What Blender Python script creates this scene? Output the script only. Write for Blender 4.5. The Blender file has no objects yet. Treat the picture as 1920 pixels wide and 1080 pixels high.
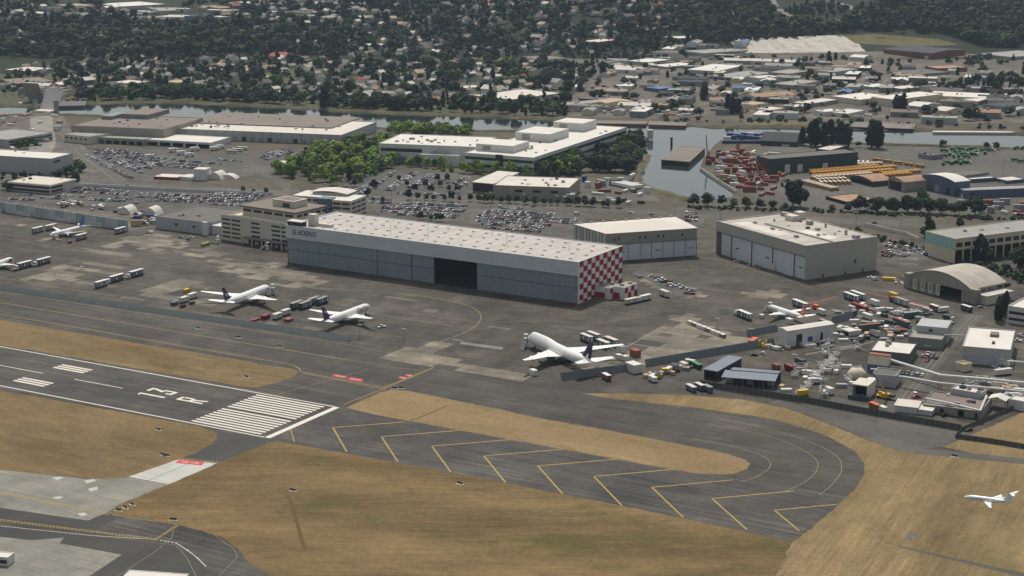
import bpy, math, random
from mathutils import Vector, Matrix
rnd = random.Random(7)
S = bpy.context.scene
COL = S.collection
# ------------------------------------------------------------------ camera
FPX, PITCH, YAW, ROLL = 3229.68, 0.231808, -0.527635, -0.0035915
CAM = Vector((527.23, -689.72, 275.25))
cF = Vector((math.sin(YAW)*math.cos(PITCH), math.cos(YAW)*math.cos(PITCH), -math.sin(PITCH)))
cR0 = Vector((math.cos(YAW), -math.sin(YAW), 0)); cU0 = cR0.cross(cF)
cR = cR0*math.cos(ROLL)+cU0*math.sin(ROLL); cU = -cR0*math.sin(ROLL)+cU0*math.cos(ROLL)
cam = bpy.data.cameras.new('camera'); camo = bpy.data.objects.new('camera', cam); COL.objects.link(camo)
cam.sensor_width = 36; cam.lens = FPX*36/1920; cam.clip_start = 1; cam.clip_end = 30000
camo.matrix_world = Matrix(((cR.x, cU.x, -cF.x, CAM.x), (cR.y, cU.y, -cF.y, CAM.y), (cR.z, cU.z, -cF.z, CAM.z), (0, 0, 0, 1)))
S.camera = camo
# ------------------------------------------------------------------ sky, sun, exposure
SUN_EL = math.radians(57); SUN_AZ = math.radians(-34)      # azimuth from +Y towards +X
W = bpy.data.worlds.new('World'); S.world = W; W.use_nodes = True
nt = W.node_tree; bgn = nt.nodes['Background']
sky = nt.nodes.new('ShaderNodeTexSky'); sky.sky_type = 'NISHITA'; sky.sun_disc = False
sky.sun_elevation = SUN_EL; sky.sun_rotation = SUN_AZ; sky.air_density = 1.2; sky.dust_density = 3.0; sky.ozone_density = 1.0
hs = nt.nodes.new('ShaderNodeHueSaturation'); hs.inputs['Saturation'].default_value = .42      # thin high cloud whitens the whole sky
nt.links.new(sky.outputs[0], hs.inputs['Color']); nt.links.new(hs.outputs[0], bgn.inputs[0]); bgn.inputs[1].default_value = 0.1
sl = bpy.data.lights.new('sun', 'SUN'); sl.energy = 3.0; sl.angle = math.radians(2.5); sl.color = (1, .95, .87)
so = bpy.data.objects.new('sun', sl); COL.objects.link(so)
sdir = Vector((math.sin(SUN_AZ)*math.cos(SUN_EL), math.cos(SUN_AZ)*math.cos(SUN_EL), math.sin(SUN_EL)))
so.rotation_euler = sdir.to_track_quat('Z', 'Y').to_euler(); so.location = (0, 0, 900)
S.view_settings.view_transform = 'Standard'; S.view_settings.look = 'None'; S.view_settings.exposure = 0.0; S.view_settings.gamma = 1
S.cycles.volume_bounces = 0; S.cycles.max_bounces = 6; S.cycles.volume_max_steps = 64; S.cycles.volume_step_rate = 4
# ------------------------------------------------------------------ place helpers
FH = Vector((math.sin(YAW), math.cos(YAW), 0))
def T(x, y):
    s = (x-527.23)*FH.x+(y+689.72)*FH.y
    t = min(1, max(0, (s-2650)/750)); t = t*t*(3-2*t)
    w = (x-527.23)*cR0.x+(y+689.72)*cR0.y
    return t*(62+14*math.sin(w*.004+1)+8*math.sin(w*.011))
def ray(u, v): return (cF+cR*((u-960)/FPX)+cU*((540-v)/FPX))
def G(u, v, z=None):
    d = ray(u, v)
    if z is not None or v > 150:
        t = ((z or 0)-CAM.z)/d.z; return CAM+d*t
    lo, hi = 1000., 9000.
    if d.z < -1e-6: hi = min(hi, -CAM.z/d.z+1)
    t = lo
    while t < hi:
        p = CAM+d*t
        if p.z <= T(p.x, p.y): break
        t += 20
    a, b = t-20, t
    for _ in range(14):
        m = (a+b)/2; p = CAM+d*m
        if p.z <= T(p.x, p.y): b = m
        else: a = m
    return CAM+d*b
def height_at(P, v):
    lo, hi = -5., 150.
    for _ in range(40):
        m = (lo+hi)/2; q = Vector((P.x, P.y, P.z+m))-CAM
        if 540-FPX*q.dot(cU)/q.dot(cF) > v: lo = m
        else: hi = m
    return lo
def pix(P):
    q = Vector(P)-CAM; w = q.dot(cF)
    return 960+FPX*q.dot(cR)/w, 540-FPX*q.dot(cU)/w
# ------------------------------------------------------------------ materials
def lin(c): return tuple((x/255/12.92 if x/255 <= .04045 else ((x/255+.055)/1.055)**2.4) for x in c)
MATS = {}
class NT:
    def __init__(s, m): s.t = m.node_tree; s.n = s.t.nodes; s.l = s.t.links
    def add(s, k, **a):
        n = s.n.new('ShaderNode'+k)
        for q, v in a.items(): setattr(n, q, v)
        return n
    def pos(s, scale=(1, 1, 1), rot=0):
        g = s.add('NewGeometry'); mp = s.add('Mapping', vector_type='TEXTURE'); mp.inputs['Scale'].default_value = tuple(1/q for q in scale); mp.inputs['Rotation'].default_value = (0, 0, -rot)
        s.l.new(g.outputs['Position'], mp.inputs['Vector']); return mp.outputs[0]
    def noise(s, vec, scale, det=4, rough=.6):
        n = s.add('TexNoise'); n.inputs['Scale'].default_value = scale; n.inputs['Detail'].default_value = det; n.inputs['Roughness'].default_value = rough
        s.l.new(vec, n.inputs['Vector']); return n.outputs['Fac']
    def ramp(s, fac, a, b, ca=0., cb=1.):
        n = s.add('MapRange'); n.inputs[1].default_value = a; n.inputs[2].default_value = b; n.inputs[3].default_value = ca; n.inputs[4].default_value = cb
        s.l.new(fac, n.inputs[0]); return n.outputs[0]
    def mix(s, fac, a, b, mode='MIX'):
        n = s.add('Mix', data_type='RGBA', blend_type=mode)
        for i, v in ((0, fac), (6, a), (7, b)):
            if hasattr(v, 'is_output'): s.l.new(v, n.inputs[i])
            elif i == 0: n.inputs[0].default_value = v
            else: n.inputs[i].default_value = (*v[:3], 1)
        return n.outputs[2]
    def mul(s, a, b, op='MULTIPLY'):
        n = s.add('Math', operation=op)
        for i, v in ((0, a), (1, b)):
            if hasattr(v, 'is_output'): s.l.new(v, n.inputs[i])
            else: n.inputs[i].default_value = v
        return n.outputs[0]
    def bump(s, h, strength, dist=.1):
        n = s.add('Bump'); n.inputs['Strength'].default_value = strength; n.inputs['Distance'].default_value = dist
        s.l.new(h, n.inputs['Height']); s.l.new(n.outputs[0], s.n['Principled BSDF'].inputs['Normal'])
def newmat(name):
    m = bpy.data.materials.new(name); m.use_nodes = True; return m, NT(m), m.node_tree.nodes['Principled BSDF']
def M(name, col=None, rough=.7, var=.18, scale=.15, streak=0., metal=0., spec=.3, perobj=0.):
    """plain weathered surface: colour x world-space noise, optional vertical rain streaks, optional per-object variation"""
    if name in MATS: return MATS[name]
    m, t, b = newmat(name); c = lin(col)
    f = t.ramp(t.noise(t.pos(), scale, 5), .3, .7, 1-var, 1+var)
    if streak:
        f = t.mul(f, t.ramp(t.noise(t.pos((1, 1, .06)), .9, 3), .35, .75, 1+streak*.3, 1-streak))
    if perobj:
        oi = t.add('ObjectInfo'); f = t.mul(f, t.ramp(oi.outputs['Random'], 0, 1, 1-perobj, 1+perobj))
    cm = t.add('CombineColor'); 
    for i in range(3): t.l.new(f, cm.inputs[i])
    t.l.new(t.mix(1., c, cm.outputs[0], 'MULTIPLY'), b.inputs['Base Color'])
    b.inputs['Roughness'].default_value = rough; b.inputs['Metallic'].default_value = metal; b.inputs['Specular IOR Level'].default_value = spec
    MATS[name] = m; return m
# ------------------------------------------------------------------ mesh builder and object helpers
class MB:
    def __init__(s): s.v = []; s.f = []; s.m = []
    def poly(s, pts, m=0):
        k = len(s.v); s.v += [tuple(p) for p in pts]; s.f.append(tuple(range(k, k+len(pts)))); s.m.append(m); return s
    def box(s, x0, y0, z0, x1, y1, z1, m=0, top=None, bottom=True):
        k = len(s.v); s.v += [(x0, y0, z0), (x1, y0, z0), (x1, y1, z0), (x0, y1, z0), (x0, y0, z1), (x1, y0, z1), (x1, y1, z1), (x0, y1, z1)]
        for q, mm in (((0, 1, 5, 4), m), ((1, 2, 6, 5), m), ((2, 3, 7, 6), m), ((3, 0, 4, 7), m), ((4, 5, 6, 7), m if top is None else top)):
            s.f.append(tuple(k+i for i in q)); s.m.append(mm)
        if bottom: s.f.append((k+3, k+2, k+1, k)); s.m.append(m)
        return s
    def cbox(s, c, size, rz=0, m=0, top=None):
        x, y, z = (q/2 for q in size); b = MB().box(-x, -y, -z, x, y, z, m, top)
        return s.add(b, Matrix.Translation(c) @ Matrix.Rotation(rz, 4, 'Z'))
    def add(s, o, mat=None):
        k = len(s.v); s.v += [tuple(mat @ Vector(p)) if mat else p for p in o.v]; s.f += [tuple(k+i for i in f) for f in o.f]; s.m += o.m; return s
    def loft(s, rings, m=0, caps=True, close=True):
        k = len(s.v); n = len(rings[0])
        for r in rings: s.v += [tuple(p) for p in r]
        for i in range(len(rings)-1):
            for j in range(n if close else n-1):
                a, b = k+i*n+j, k+i*n+(j+1) % n; s.f.append((a, b, b+n, a+n)); s.m.append(m)
        if caps:
            s.f.append(tuple(range(k+n-1, k-1, -1))); s.m.append(m)
            e = k+(len(rings)-1)*n; s.f.append(tuple(range(e, e+n))); s.m.append(m)
        return s
    def tube(s, p, q, r, r2=None, n=6, m=0):
        p, q = Vector(p), Vector(q); d = (q-p).normalized(); a = d.orthogonal().normalized(); b = d.cross(a); r2 = r if r2 is None else r2
        rr = [[c+(a*math.cos(t)+b*math.sin(t))*R for t in [2*math.pi*i/n for i in range(n)]] for c, R in ((p, r), (q, r2))]
        return s.loft(rr, m)
    def prism(s, pts, z0, z1, m=0, top=None):
        n = len(pts); k = len(s.v); s.v += [(x, y, z0) for x, y in pts]+[(x, y, z1) for x, y in pts]
        for i in range(n): s.f.append((k+i, k+(i+1) % n, k+n+(i+1) % n, k+n+i)); s.m.append(m)
        s.f.append(tuple(k+n+i for i in range(n))); s.m.append(m if top is None else top)
        s.f.append(tuple(k+n-1-i for i in range(n))); s.m.append(m); return s
    def mesh(s, name, mats, smooth=False):
        me = bpy.data.meshes.new(name); me.from_pydata(s.v, [], s.f)
        for q in (mats if isinstance(mats, (list, tuple)) else [mats]): me.materials.append(q)
        me.polygons.foreach_set('material_index', s.m)
        if smooth: me.polygons.foreach_set('use_smooth', [True]*len(s.f))
        me.update(); return me
    def build(s, name, mats, parent=None, smooth=False):
        return link(name, s.mesh(name, mats, smooth), parent)
def link(name, me, parent=None, loc=None, rz=None):
    o = bpy.data.objects.new(name, me); COL.objects.link(o)
    if parent is not None: o.parent = parent
    if loc is not None: o.location = loc
    if rz is not None: o.rotation_euler = (0, 0, rz)
    return o
def tag(o, label=None, cat=None, group=None, kind=None):
    for k, v in (('label', label), ('category', cat), ('group', group), ('kind', kind)):
        if v: o[k] = v
    return o
def thing(name, label, cat, loc=(0, 0, 0), rz=0, group=None):
    o = link(name, None, None, loc, rz); o.empty_display_size = 1; return tag(o, label, cat, group)
def text_mesh(s, size, shear=0., name='lettering', bold=0.):
    cu = bpy.data.curves.new('t', 'FONT'); cu.body = s; cu.offset = bold; cu.size = size; cu.shear = shear; cu.align_x = 'CENTER'; cu.align_y = 'CENTER'
    o = bpy.data.objects.new('t', cu); COL.objects.link(o); dg = bpy.context.evaluated_depsgraph_get(); dg.update()
    me = bpy.data.meshes.new_from_object(o.evaluated_get(dg)); bpy.data.objects.remove(o); me.name = name; me.materials.clear(); return me
def inpoly(x, y, P):
    c = False; n = len(P)
    for i in range(n):
        a, b = P[i], P[(i+1) % n]
        if (a[1] > y) != (b[1] > y) and x < (b[0]-a[0])*(y-a[1])/(b[1]-a[1])+a[0]: c = not c
    return c
def scatter(px, n, r=rnd, mind=0., avoid=()):
    P = [G(*q) for q in px]; Q = [(p.x, p.y) for p in P]; xs = [q[0] for q in Q]; ys = [q[1] for q in Q]; out = []; k = 0; m = max(mind, .01); cell = {}
    AV = [(min(p[0] for p in A), max(p[0] for p in A), min(p[1] for p in A), max(p[1] for p in A), A) for A in avoid]
    while len(out) < n and k < n*40:
        k += 1; x, y = r.uniform(min(xs), max(xs)), r.uniform(min(ys), max(ys))
        if not inpoly(x, y, Q): continue
        i, j = int(x//m), int(y//m)
        if any((x-a)**2+(y-b)**2 < mind*mind for di in (-1, 0, 1) for dj in (-1, 0, 1) for a, b in cell.get((i+di, j+dj), ())): continue
        if any(a <= x <= b and c <= y <= d and inpoly(x, y, A) for a, b, c, d, A in AV): continue
        out.append((x, y)); cell.setdefault((i, j), []).append((x, y))
    return out
def smooth_px(pts, closed=False, it=2):
    for _ in range(it):
        out = []; n = len(pts)
        for i in range(n if closed else n-1):
            a, b = pts[i], pts[(i+1) % n]
            out += [(a[0]*.75+b[0]*.25, a[1]*.75+b[1]*.25), (a[0]*.25+b[0]*.75, a[1]*.25+b[1]*.75)]
        pts = out if closed else [pts[0]]+out+[pts[-1]]
    return pts
def sheet(name, px, z, mat, parent=None, world=False, kind='structure'):
    P = [Vector((q[0], q[1], 0)) for q in px] if world else [G(*q) for q in px]
    a = sum(P[i].x*P[(i+1) % len(P)].y-P[(i+1) % len(P)].x*P[i].y for i in range(len(P)))
    if a < 0: P.reverse()
    o = MB().poly([(p.x, p.y, p.z+z) for p in P]).build(name, mat, parent)
    if parent is None: tag(o, kind=kind)
    return o
def ribbon(name, px, w, z, mat, parent, world=False, dash=None, drape=False):
    P = [Vector((*q[:2], 0)) for q in px] if world else [G(*q) for q in px]
    mb = MB()
    if dash:
        on, off = dash; segs = []
        for a, b in zip(P, P[1:]):
            L = (b-a).length; d = (b-a)/L; t = 0
            while t < L: segs.append((a+d*t, a+d*min(L, t+on))); t += on+off
        for a, b in segs:
            d = (b-a).normalized(); n = Vector((-d.y, d.x, 0))*w/2
            mb.poly([(q.x, q.y, q.z+z) for q in (a-n, b-n, b+n, a+n)])
    else:
        L = []; R = []
        for i, p in enumerate(P):
            d = (P[min(i+1, len(P)-1)]-P[max(i-1, 0)]); d.z = 0; d.normalize(); n = Vector((-d.y, d.x, 0))*w/2
            L.append(p+n); R.append(p-n)
        for i in range(len(P)-1): mb.poly([(q.x, q.y, q.z+z) for q in (R[i], R[i+1], L[i+1], L[i])])
    return mb.build(name, mat, parent)
# ------------------------------------------------------------------ ground materials
def pavement(name, c1, c2, joints=0., streak=.5, patch=.4, jsize=(7.6, 7.6)):
    m, t, b = newmat(name); a, d = lin(c1), lin(c2)
    big = t.ramp(t.noise(t.pos(), .012, 5, .65), .35, .68)
    col = t.mix(big, a, d)
    st = t.ramp(t.noise(t.pos((.012, .42, 1)), 1., 5, .7), .3, .75, 1-.45*streak, 1+.3*streak)
    st2 = t.ramp(t.noise(t.pos((.05, .05, 1)), 1., 6, .75), .35, .7, 1-patch*.5, 1+patch*.5)
    fine = t.ramp(t.noise(t.pos(), 1.7, 2), .3, .7, .9, 1.1)
    f = t.mul(t.mul(st, st2), fine)
    if joints:
        br = t.add('TexBrick'); br.offset = 0; br.inputs['Scale'].default_value = 1.; br.inputs['Mortar Size'].default_value = .13
        br.inputs['Brick Width'].default_value = jsize[0]; br.inputs['Row Height'].default_value = jsize[1]; br.inputs['Bias'].default_value = 0
        br.inputs['Color1'].default_value = (.86, .86, .86, 1); br.inputs['Color2'].default_value = (1.1, 1.09, 1.07, 1); br.inputs['Mortar'].default_value = (.6, .6, .6, 1)
        t.l.new(t.pos(), br.inputs['Vector']); col = t.mix(joints, col, br.outputs['Color'], 'MULTIPLY')
    lanes = t.add('TexBrick'); lanes.offset = .37; lanes.inputs['Scale'].default_value = 1.; lanes.inputs['Mortar Size'].default_value = .25; lanes.inputs['Brick Width'].default_value = 61.; lanes.inputs['Row Height'].default_value = 11.4
    lanes.inputs['Color1'].default_value = (1-.2*patch, 1-.2*patch, 1-.2*patch, 1); lanes.inputs['Color2'].default_value = (1+.2*patch, 1+.19*patch, 1+.17*patch, 1); lanes.inputs['Mortar'].default_value = (1-.35*patch,)*3+(1,)
    t.l.new(t.pos(), lanes.inputs['Vector']); col = t.mix(1., col, lanes.outputs['Color'], 'MULTIPLY')
    spots = t.ramp(t.noise(t.pos(), .09, 3, .5), .66, .78, 1, 1-.45*patch); f = t.mul(f, spots)          # oil and tyre stains
    vc = t.add('TexVoronoi', feature='DISTANCE_TO_EDGE'); vc.inputs['Scale'].default_value = .045; t.l.new(t.pos(), vc.inputs['Vector']); f = t.mul(f, t.ramp(vc.outputs['Distance'], .0, .012, 1-.3*patch, 1))   # sealed cracks
    cm = t.add('CombineColor')
    for i in range(3): t.l.new(f, cm.inputs[i])
    t.l.new(t.mix(1., col, cm.outputs[0], 'MULTIPLY'), b.inputs['Base Color']); b.inputs['Roughness'].default_value = .85; b.inputs['Specular IOR Level'].default_value = .25
    t.bump(t.noise(t.pos(), 2.5, 3), .15, .05)
    return m
def grassmat(name, c1, c2, green, mow_rot, mow=.35, gthr=.62):
    """dry mown grass: large dry and damp patches, thatch streaks along the mowing direction, faint mower passes"""
    m, t, b = newmat(name); a, d, g = lin(c1), lin(c2), lin(green); R = -mow_rot
    n1 = t.ramp(t.noise(t.pos((.3, 1, 1), R), .022, 7, .7), .34, .66); col = t.mix(n1, a, d)
    n3 = t.ramp(t.noise(t.pos((.6, 1, 1), R+.5), .06, 6, .75), .5, .72); col = t.mix(t.mul(n3, .45), col, tuple(x*.62 for x in a))
    gn = t.ramp(t.noise(t.pos((.5, 1, 1), R), .016, 6, .7), gthr, gthr+.12); col = t.mix(t.mul(gn, .8), col, g)
    pale = t.ramp(t.noise(t.pos((.25, 1, 1), R), .05, 6, .75), .58, .75); col = t.mix(t.mul(pale, .5), col, tuple(min(1, x*1.35) for x in d))
    streak = t.ramp(t.noise(t.pos((.02, .55, 1), R), 1., 4, .7), .32, .68, 1-mow, 1+mow*.8)
    fade = t.ramp(t.noise(t.pos(), .009, 3), .35, .6, .25, 1.)
    st = t.mix(fade, (1, 1, 1), streak)
    f = t.mul(t.ramp(t.noise(t.pos((.5, 1.3, 1), R), .9, 5, .8), .28, .72, .72, 1.26), t.ramp(t.noise(t.pos(), .3, 4, .7), .3, .7, .86, 1.13))
    bare = t.ramp(t.noise(t.pos(), .13, 4, .6), .68, .76, 1, .7); f = t.mul(f, bare); cm = t.add('CombineColor')
    for i in range(3): t.l.new(f, cm.inputs[i])
    col = t.mix(1., col, st, 'MULTIPLY'); col = t.mix(1., col, cm.outputs[0], 'MULTIPLY')
    t.l.new(col, b.inputs['Base Color']); b.inputs['Roughness'].default_value = .95; b.inputs['Specular IOR Level'].default_value = .1
    t.bump(t.noise(t.pos((.6, 1.3, 1), R), 1.1, 5, .8), .6, .3)
    return m
def earth(name, c1, c2, c3, s=.02):
    m, t, b = newmat(name); n = t.ramp(t.noise(t.pos(), s, 6, .7), .35, .65); n2 = t.ramp(t.noise(t.pos(), s*5, 5, .7), .4, .65)
    col = t.mix(t.mul(n2, .7), t.mix(n, lin(c1), lin(c2)), lin(c3)); t.l.new(col, b.inputs['Base Color']); b.inputs['Roughness'].default_value = .95; b.inputs['Specular IOR Level'].default_value = .1
    return m
m_apron = pavement('apron_asphalt', (70, 66, 58), (94, 88, 77), .7, .75, .95)
m_apron2 = pavement('taxi_asphalt', (68, 65, 59), (88, 83, 75), 0, 1.2, .6)
m_runway = pavement('runway_asphalt', (70, 68, 64), (92, 88, 81), 0, 1.4, .55)
m_dark = pavement('fresh_asphalt', (60, 59, 56), (74, 72, 67), 0, .3, .25)
m_conc = pavement('apron_concrete', (120, 113, 98), (144, 136, 118), .8, .45, .8, (7.6, 3.8))
m_conc2 = pavement('taxi_concrete', (126, 124, 114), (148, 145, 134), .5, .35, .35)
m_concw = pavement('new_concrete', (182, 180, 172), (198, 196, 188), .3, .2, .15)
m_street = pavement('street_asphalt', (80, 77, 71), (100, 96, 88), 0, .4, .4)
m_lot = pavement('lot_asphalt', (74, 72, 68), (96, 92, 85), 0, .3, .6)
m_gravel = pavement('gravel_yard', (84, 78, 68), (112, 104, 91), 0, .3, .8)
MOW = math.radians(28)
m_grassA = grassmat('dry_grass_runway', (104, 88, 60), (142, 121, 87), (90, 84, 50), 0.02, .25, .55)
m_grassB = grassmat('dry_grass_field', (96, 80, 53), (136, 115, 80), (84, 82, 44), MOW, .22, .52)
m_grassM = grassmat('dry_grass_mown', (110, 94, 66), (150, 130, 94), (100, 95, 56), math.radians(95), .27, .57)
m_grassC = grassmat('dry_grass_island', (126, 107, 76), (150, 129, 95), (108, 97, 62), 0.0, .15, .62)
m_land = earth('urban_ground', (84, 79, 70), (108, 100, 88), (72, 74, 56))
m_yellow = M('marking_yellow', (160, 137, 70), .8, .25, .5)
m_paley = M('marking_faded_yellow', (142, 132, 100), .85, .25, .5)
m_white = M('marking_white', (214, 208, 194), .8, .2, 1.4)
m_red = M('marking_red', (190, 74, 82), .8, .2, .5)
m_seal = M('sealed_joint', (64, 62, 58), .8)
# ------------------------------------------------------------------ terrain, airfield pavement, grass
def terrain():
    mb = MB(); n = 90; xs = [-6000+i*9000/n for i in range(n+1)]; ys = [-1500+j*8500/n for j in range(n+1)]
    for y in ys:
        for x in xs: mb.v.append((x, y, T(x, y)-.06))
    for j in range(n):
        for i in range(n): a = j*(n+1)+i; mb.f.append((a, a+1, a+n+2, a+n+1)); mb.m.append(0)
        for i in range(n):
            x, y = (xs[i]+xs[i+1])/2, (ys[j]+ys[j+1])/2; s = (x-527.23)*FH.x+(y+689.72)*FH.y; mb.m[j*n+i] = 0 if s < 2130 else 1 if s < 2600 else 2
    return tag(mb.build('terrain', [m_land, earth('garden_ground', (76, 80, 56), (104, 100, 80), (60, 68, 44), .03), earth('forest_floor', (40, 47, 34), (58, 62, 46), (36, 43, 30), .03)], None, True), kind='structure')
terrain()
apron = sheet('apron', [(-1400, -420), (1200, -420), (1200, 560), (260, 640), (-250, 560), (-700, 440), (-1400, 300)], 0, m_apron, world=True)
grass_polys = {
 'A': [(-200, 566), (0, 600), (250, 642), (470, 678), (485, 684), (545, 690), (560, 697), (552, 706), (520, 718), (478, 727), (455, 725), (200, 681), (0, 647), (-200, 612)],
 'B': [(-150, 703), (0, 732), (250, 777), (375, 800), (402, 810), (408, 821), (398, 832), (370, 848), (300, 873), (243, 893), (215, 898), (160, 897), (0, 881), (-150, 866)],
 'C': [(650, 765), (665, 757), (715, 735), (735, 731), (765, 733), (900, 760), (1010, 784), (1130, 805), (1300, 838), (1365, 851), (1398, 862), (1407, 870), (1400, 880), (1378, 888), (1350, 890), (1310, 888), (1270, 882), (1000, 832), (700, 777)],
 'D': [(515, 826), (900, 896), (1200, 955), (1486, 1016), (1500, 1008), (1560, 958), (1605, 915), (1621, 888), (1620, 868), (1602, 846), (1560, 822), (1500, 800), (1430, 782), (1300, 764), (1150, 748), (1090, 738), (1180, 738), (1290, 741), (1390, 749), (1470, 764), (1530, 786), (1590, 810), (1650, 834), (1720, 849), (1800, 857), (1920, 869), (2150, 892), (2150, 1180), (580, 1180), (510, 1082), (470, 1058), (447, 1030), (420, 1010), (380, 995), (332, 985), (270, 972), (215, 965), (207, 957), (225, 945), (300, 915), (410, 868), (500, 832)],
 'E': [(1813, 819), (1850, 803), (1920, 772), (2050, 715), (2150, 760), (2150, 870), (1920, 838)],
 'F': [(1768, 838), (1800, 824), (1860, 833), (1920, 843), (2150, 880), (2150, 884), (1920, 864), (1850, 856)],
}
def ragged(name, px, z, mat, seed):
    """grass sheet whose edge creeps unevenly over the pavement"""
    r = random.Random(seed); P = [G(*q) for q in px]; Q = []
    for a, b in zip(P, P[1:]+P[:1]):
        n = max(1, min(200, int((b-a).length/2.5))); d = (b-a).normalized(); nn = Vector((-d.y, d.x, 0))
        for i in range(n): Q.append(a+(b-a)*(i/n)+nn*(r.gauss(0, .22) if i else 0))
    return sheet(name, [(q.x, q.y) for q in Q], z, mat, world=True)
D = grass_polys['D']; i0 = D.index((1486, 1016)); i1 = D.index((2150, 1180))
grass_polys['G'] = D[i0:i1+1]+[(1400, 1180)]; grass_polys['D'] = D[:i0+1]+[(1400, 1180)]+D[i1+1:]
for k, mm in (('A', m_grassA), ('B', m_grassA), ('C', m_grassC), ('D', m_grassB), ('E', m_grassC), ('F', m_grassM), ('G', m_grassM)): ragged('grass', grass_polys[k], .03 if k != 'G' else .034, mm, ord(k))
m_worn = earth('worn_track', (92, 76, 48), (108, 88, 58), (84, 72, 44), .3); m_damp = grassmat('damp_grass', (84, 84, 42), (100, 96, 52), (76, 80, 36), .4)
for px, w_ in (([(540, 928), (548, 950), (556, 975), (562, 1000), (572, 1030)], 1.6), ([(640, 812), (760, 795), (840, 760)], 1.)): o = ribbon('worn_track', smooth_px(px, False, 2), w_, .045, m_worn, None); tag(o, kind='structure')
runway = sheet('runway', [(-1300, -33.5), (-1.6, -33.5), (-1.6, 33.5), (-1300, 33.5)], .012, m_runway, world=True)
pad_end = [G(1484, 1014), G(1490, 1009)]
blast_pad = sheet('blast_pad', [(-1.6, -33.5), (G(1484, 1014).x, -33.5), (G(1540, 972).x, 0), (G(1480, 905).x+40, 33.5), (-1.6, 33.5)], .012, m_runway, world=True)
# runway markings, one piece each
def mark(name, x0, y0, x1, y1, mat=m_white, parent=runway, z=.022): return MB().poly([(x0, y0, z), (x1, y0, z), (x1, y1, z), (x0, y1, z)]).build(name, mat, parent)
mark('threshold_bar', -3.4, -30.2, 0, 30.2)
for s in (-1, 1):
    for k in range(8):
        y = s*(2.6+3.45*k); mark('threshold_stripe', -54, y-.9, -8, y+.9)
    mark('edge_line', -1300, s*30.2-.5, -3.6, s*30.2+.5)
for k in range(9): mark('centreline_dash', -163.5-61*k, -.35, -127-61*k, .35)
for x in (-192,):
    for s in (-1, 1):
        for k in range(3): y = s*(12.4+3.2*k); mark('touchdown_bar', x, y-.95, x+24, y+.95)
for s in (-1, 1): mark('aiming_bar', -392, s*16-4.5, -346, s*16+4.5)
# digits and letter: read by a pilot heading -X, right hand = +Y
def glyph(name, polys, x0, y0, w, h=18.3):     # glyph coords (a right, b up) -> world x = x0 - b*h, y = y0 + a*w
    mb = MB()
    for P in polys: mb.poly([(x0-b*h, y0+a*w, .022) for a, b in P])
    return mb.build(name, m_white, runway)
def q(a0, b0, a1, b1): return [(a0, b0), (a1, b0), (a1, b1), (a0, b1)]
glyph('digit_one', [q(-.15, 0, 1.2, 1), [(-1.4, .86), (0, .93), (0, 1), (-1.4, .93)]], -94.5, -2.9, 1.4)
glyph('digit_three', [q(0, 0, 1, .12), q(.72, .12, 1, .5), q(.3, .43, .72, .55), [(.4, .55), (.72, .55), (1, .88), (.7, .88)], q(0, .88, 1, 1), q(0, .12, .26, .26)], -94.5, 3.2, 5.9)
glyph('letter_r', [q(0, 0, .27, 1), q(.27, .88, .9, 1), q(.27, .45, .9, .57), q(.74, .57, 1, .88), [(.4, .45), (.68, .45), (1.03, 0), (.75, 0)]], -68.8, -1.7, 6)
for k in range(9):
    x = 17.53+30.48*k
    for s in (-1, 1):
        e = 28.2
        if k == 8 and s > 0: e = 30
        d = Vector((28.9, s*28.2, 0)).normalized(); n = Vector((-d.y, d.x, 0))*.42; L = 40.4 if not (k == 8) else (30 if s > 0 else 26)
        a = Vector((x, 0, .022)); b2 = a+d*L
        MB().poly([a-n, b2-n, b2+n, a+n] if s > 0 else [a-n, b2-n, b2+n, a+n]).build('chevron_arm', m_yellow, blast_pad)
MB().poly([G(544, 805)+Vector((0, 0, .022)), G(546, 805)+Vector((0, 0, .022)), G(553, 829)+Vector((0, 0, .022)), G(551, 829)+Vector((0, 0, .022))]).build('chevron_arm', m_yellow, blast_pad)
# pavement areas laid into the apron
def area(name, px, mat, z=.008): return sheet(name, px, z, mat, apron)
area('taxiway', [(-200, 515), (0, 546), (640, 642), (1053, 718), (1150, 738), (1250, 742), (1090, 738), (1300, 765), (1450, 790), (1562, 822), (1604, 847), (1622, 872), (1621, 890), (1604, 916), (1556, 960), (1470, 905), (1420, 890), (1408, 870), (1398, 861), (1300, 837), (1130, 804), (765, 732), (735, 730), (650, 765), (480, 740), (480, 727), (560, 697), (470, 678), (0, 599), (-200, 565)], m_apron2, .006)
area('connector', [(402, 832), (408, 808), (500, 822), (520, 826), (500, 833), (410, 869), (335, 861)], m_dark, .014)
area('new_concrete_slab', [(240, 894), (335, 861), (410, 869), (318, 908)], m_concw, .014)
area('concrete_taxiway', [(-200, 862), (0, 880), (160, 898), (240, 895), (318, 908), (208, 958), (165, 976), (0, 952), (-200, 925)], m_conc2, .01)
area('dark_strip', [(-200, 925), (0, 952), (165, 976), (206, 963), (232, 968), (165, 1000), (0, 978), (-200, 950)], m_dark, .01)
area('dark_apron', [(-200, 965), (0, 985), (170, 1004), (300, 1014), (352, 1034), (384, 1062), (400, 1085), (330, 1180), (-200, 1180)], m_dark, .01)
area('grey_taxiway', [(170, 1003), (232, 968), (332, 986), (380, 995), (420, 1010), (447, 1030), (470, 1058), (512, 1082), (580, 1180), (400, 1180), (384, 1062), (352, 1034), (300, 1014)], m_runway, .012)
area('concrete_patch', [(-60, 1000), (60, 1013), (120, 1008), (112, 1019), (228, 1040), (165, 1082), (60, 1090), (-60, 1080)], m_conc2, .016)
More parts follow.
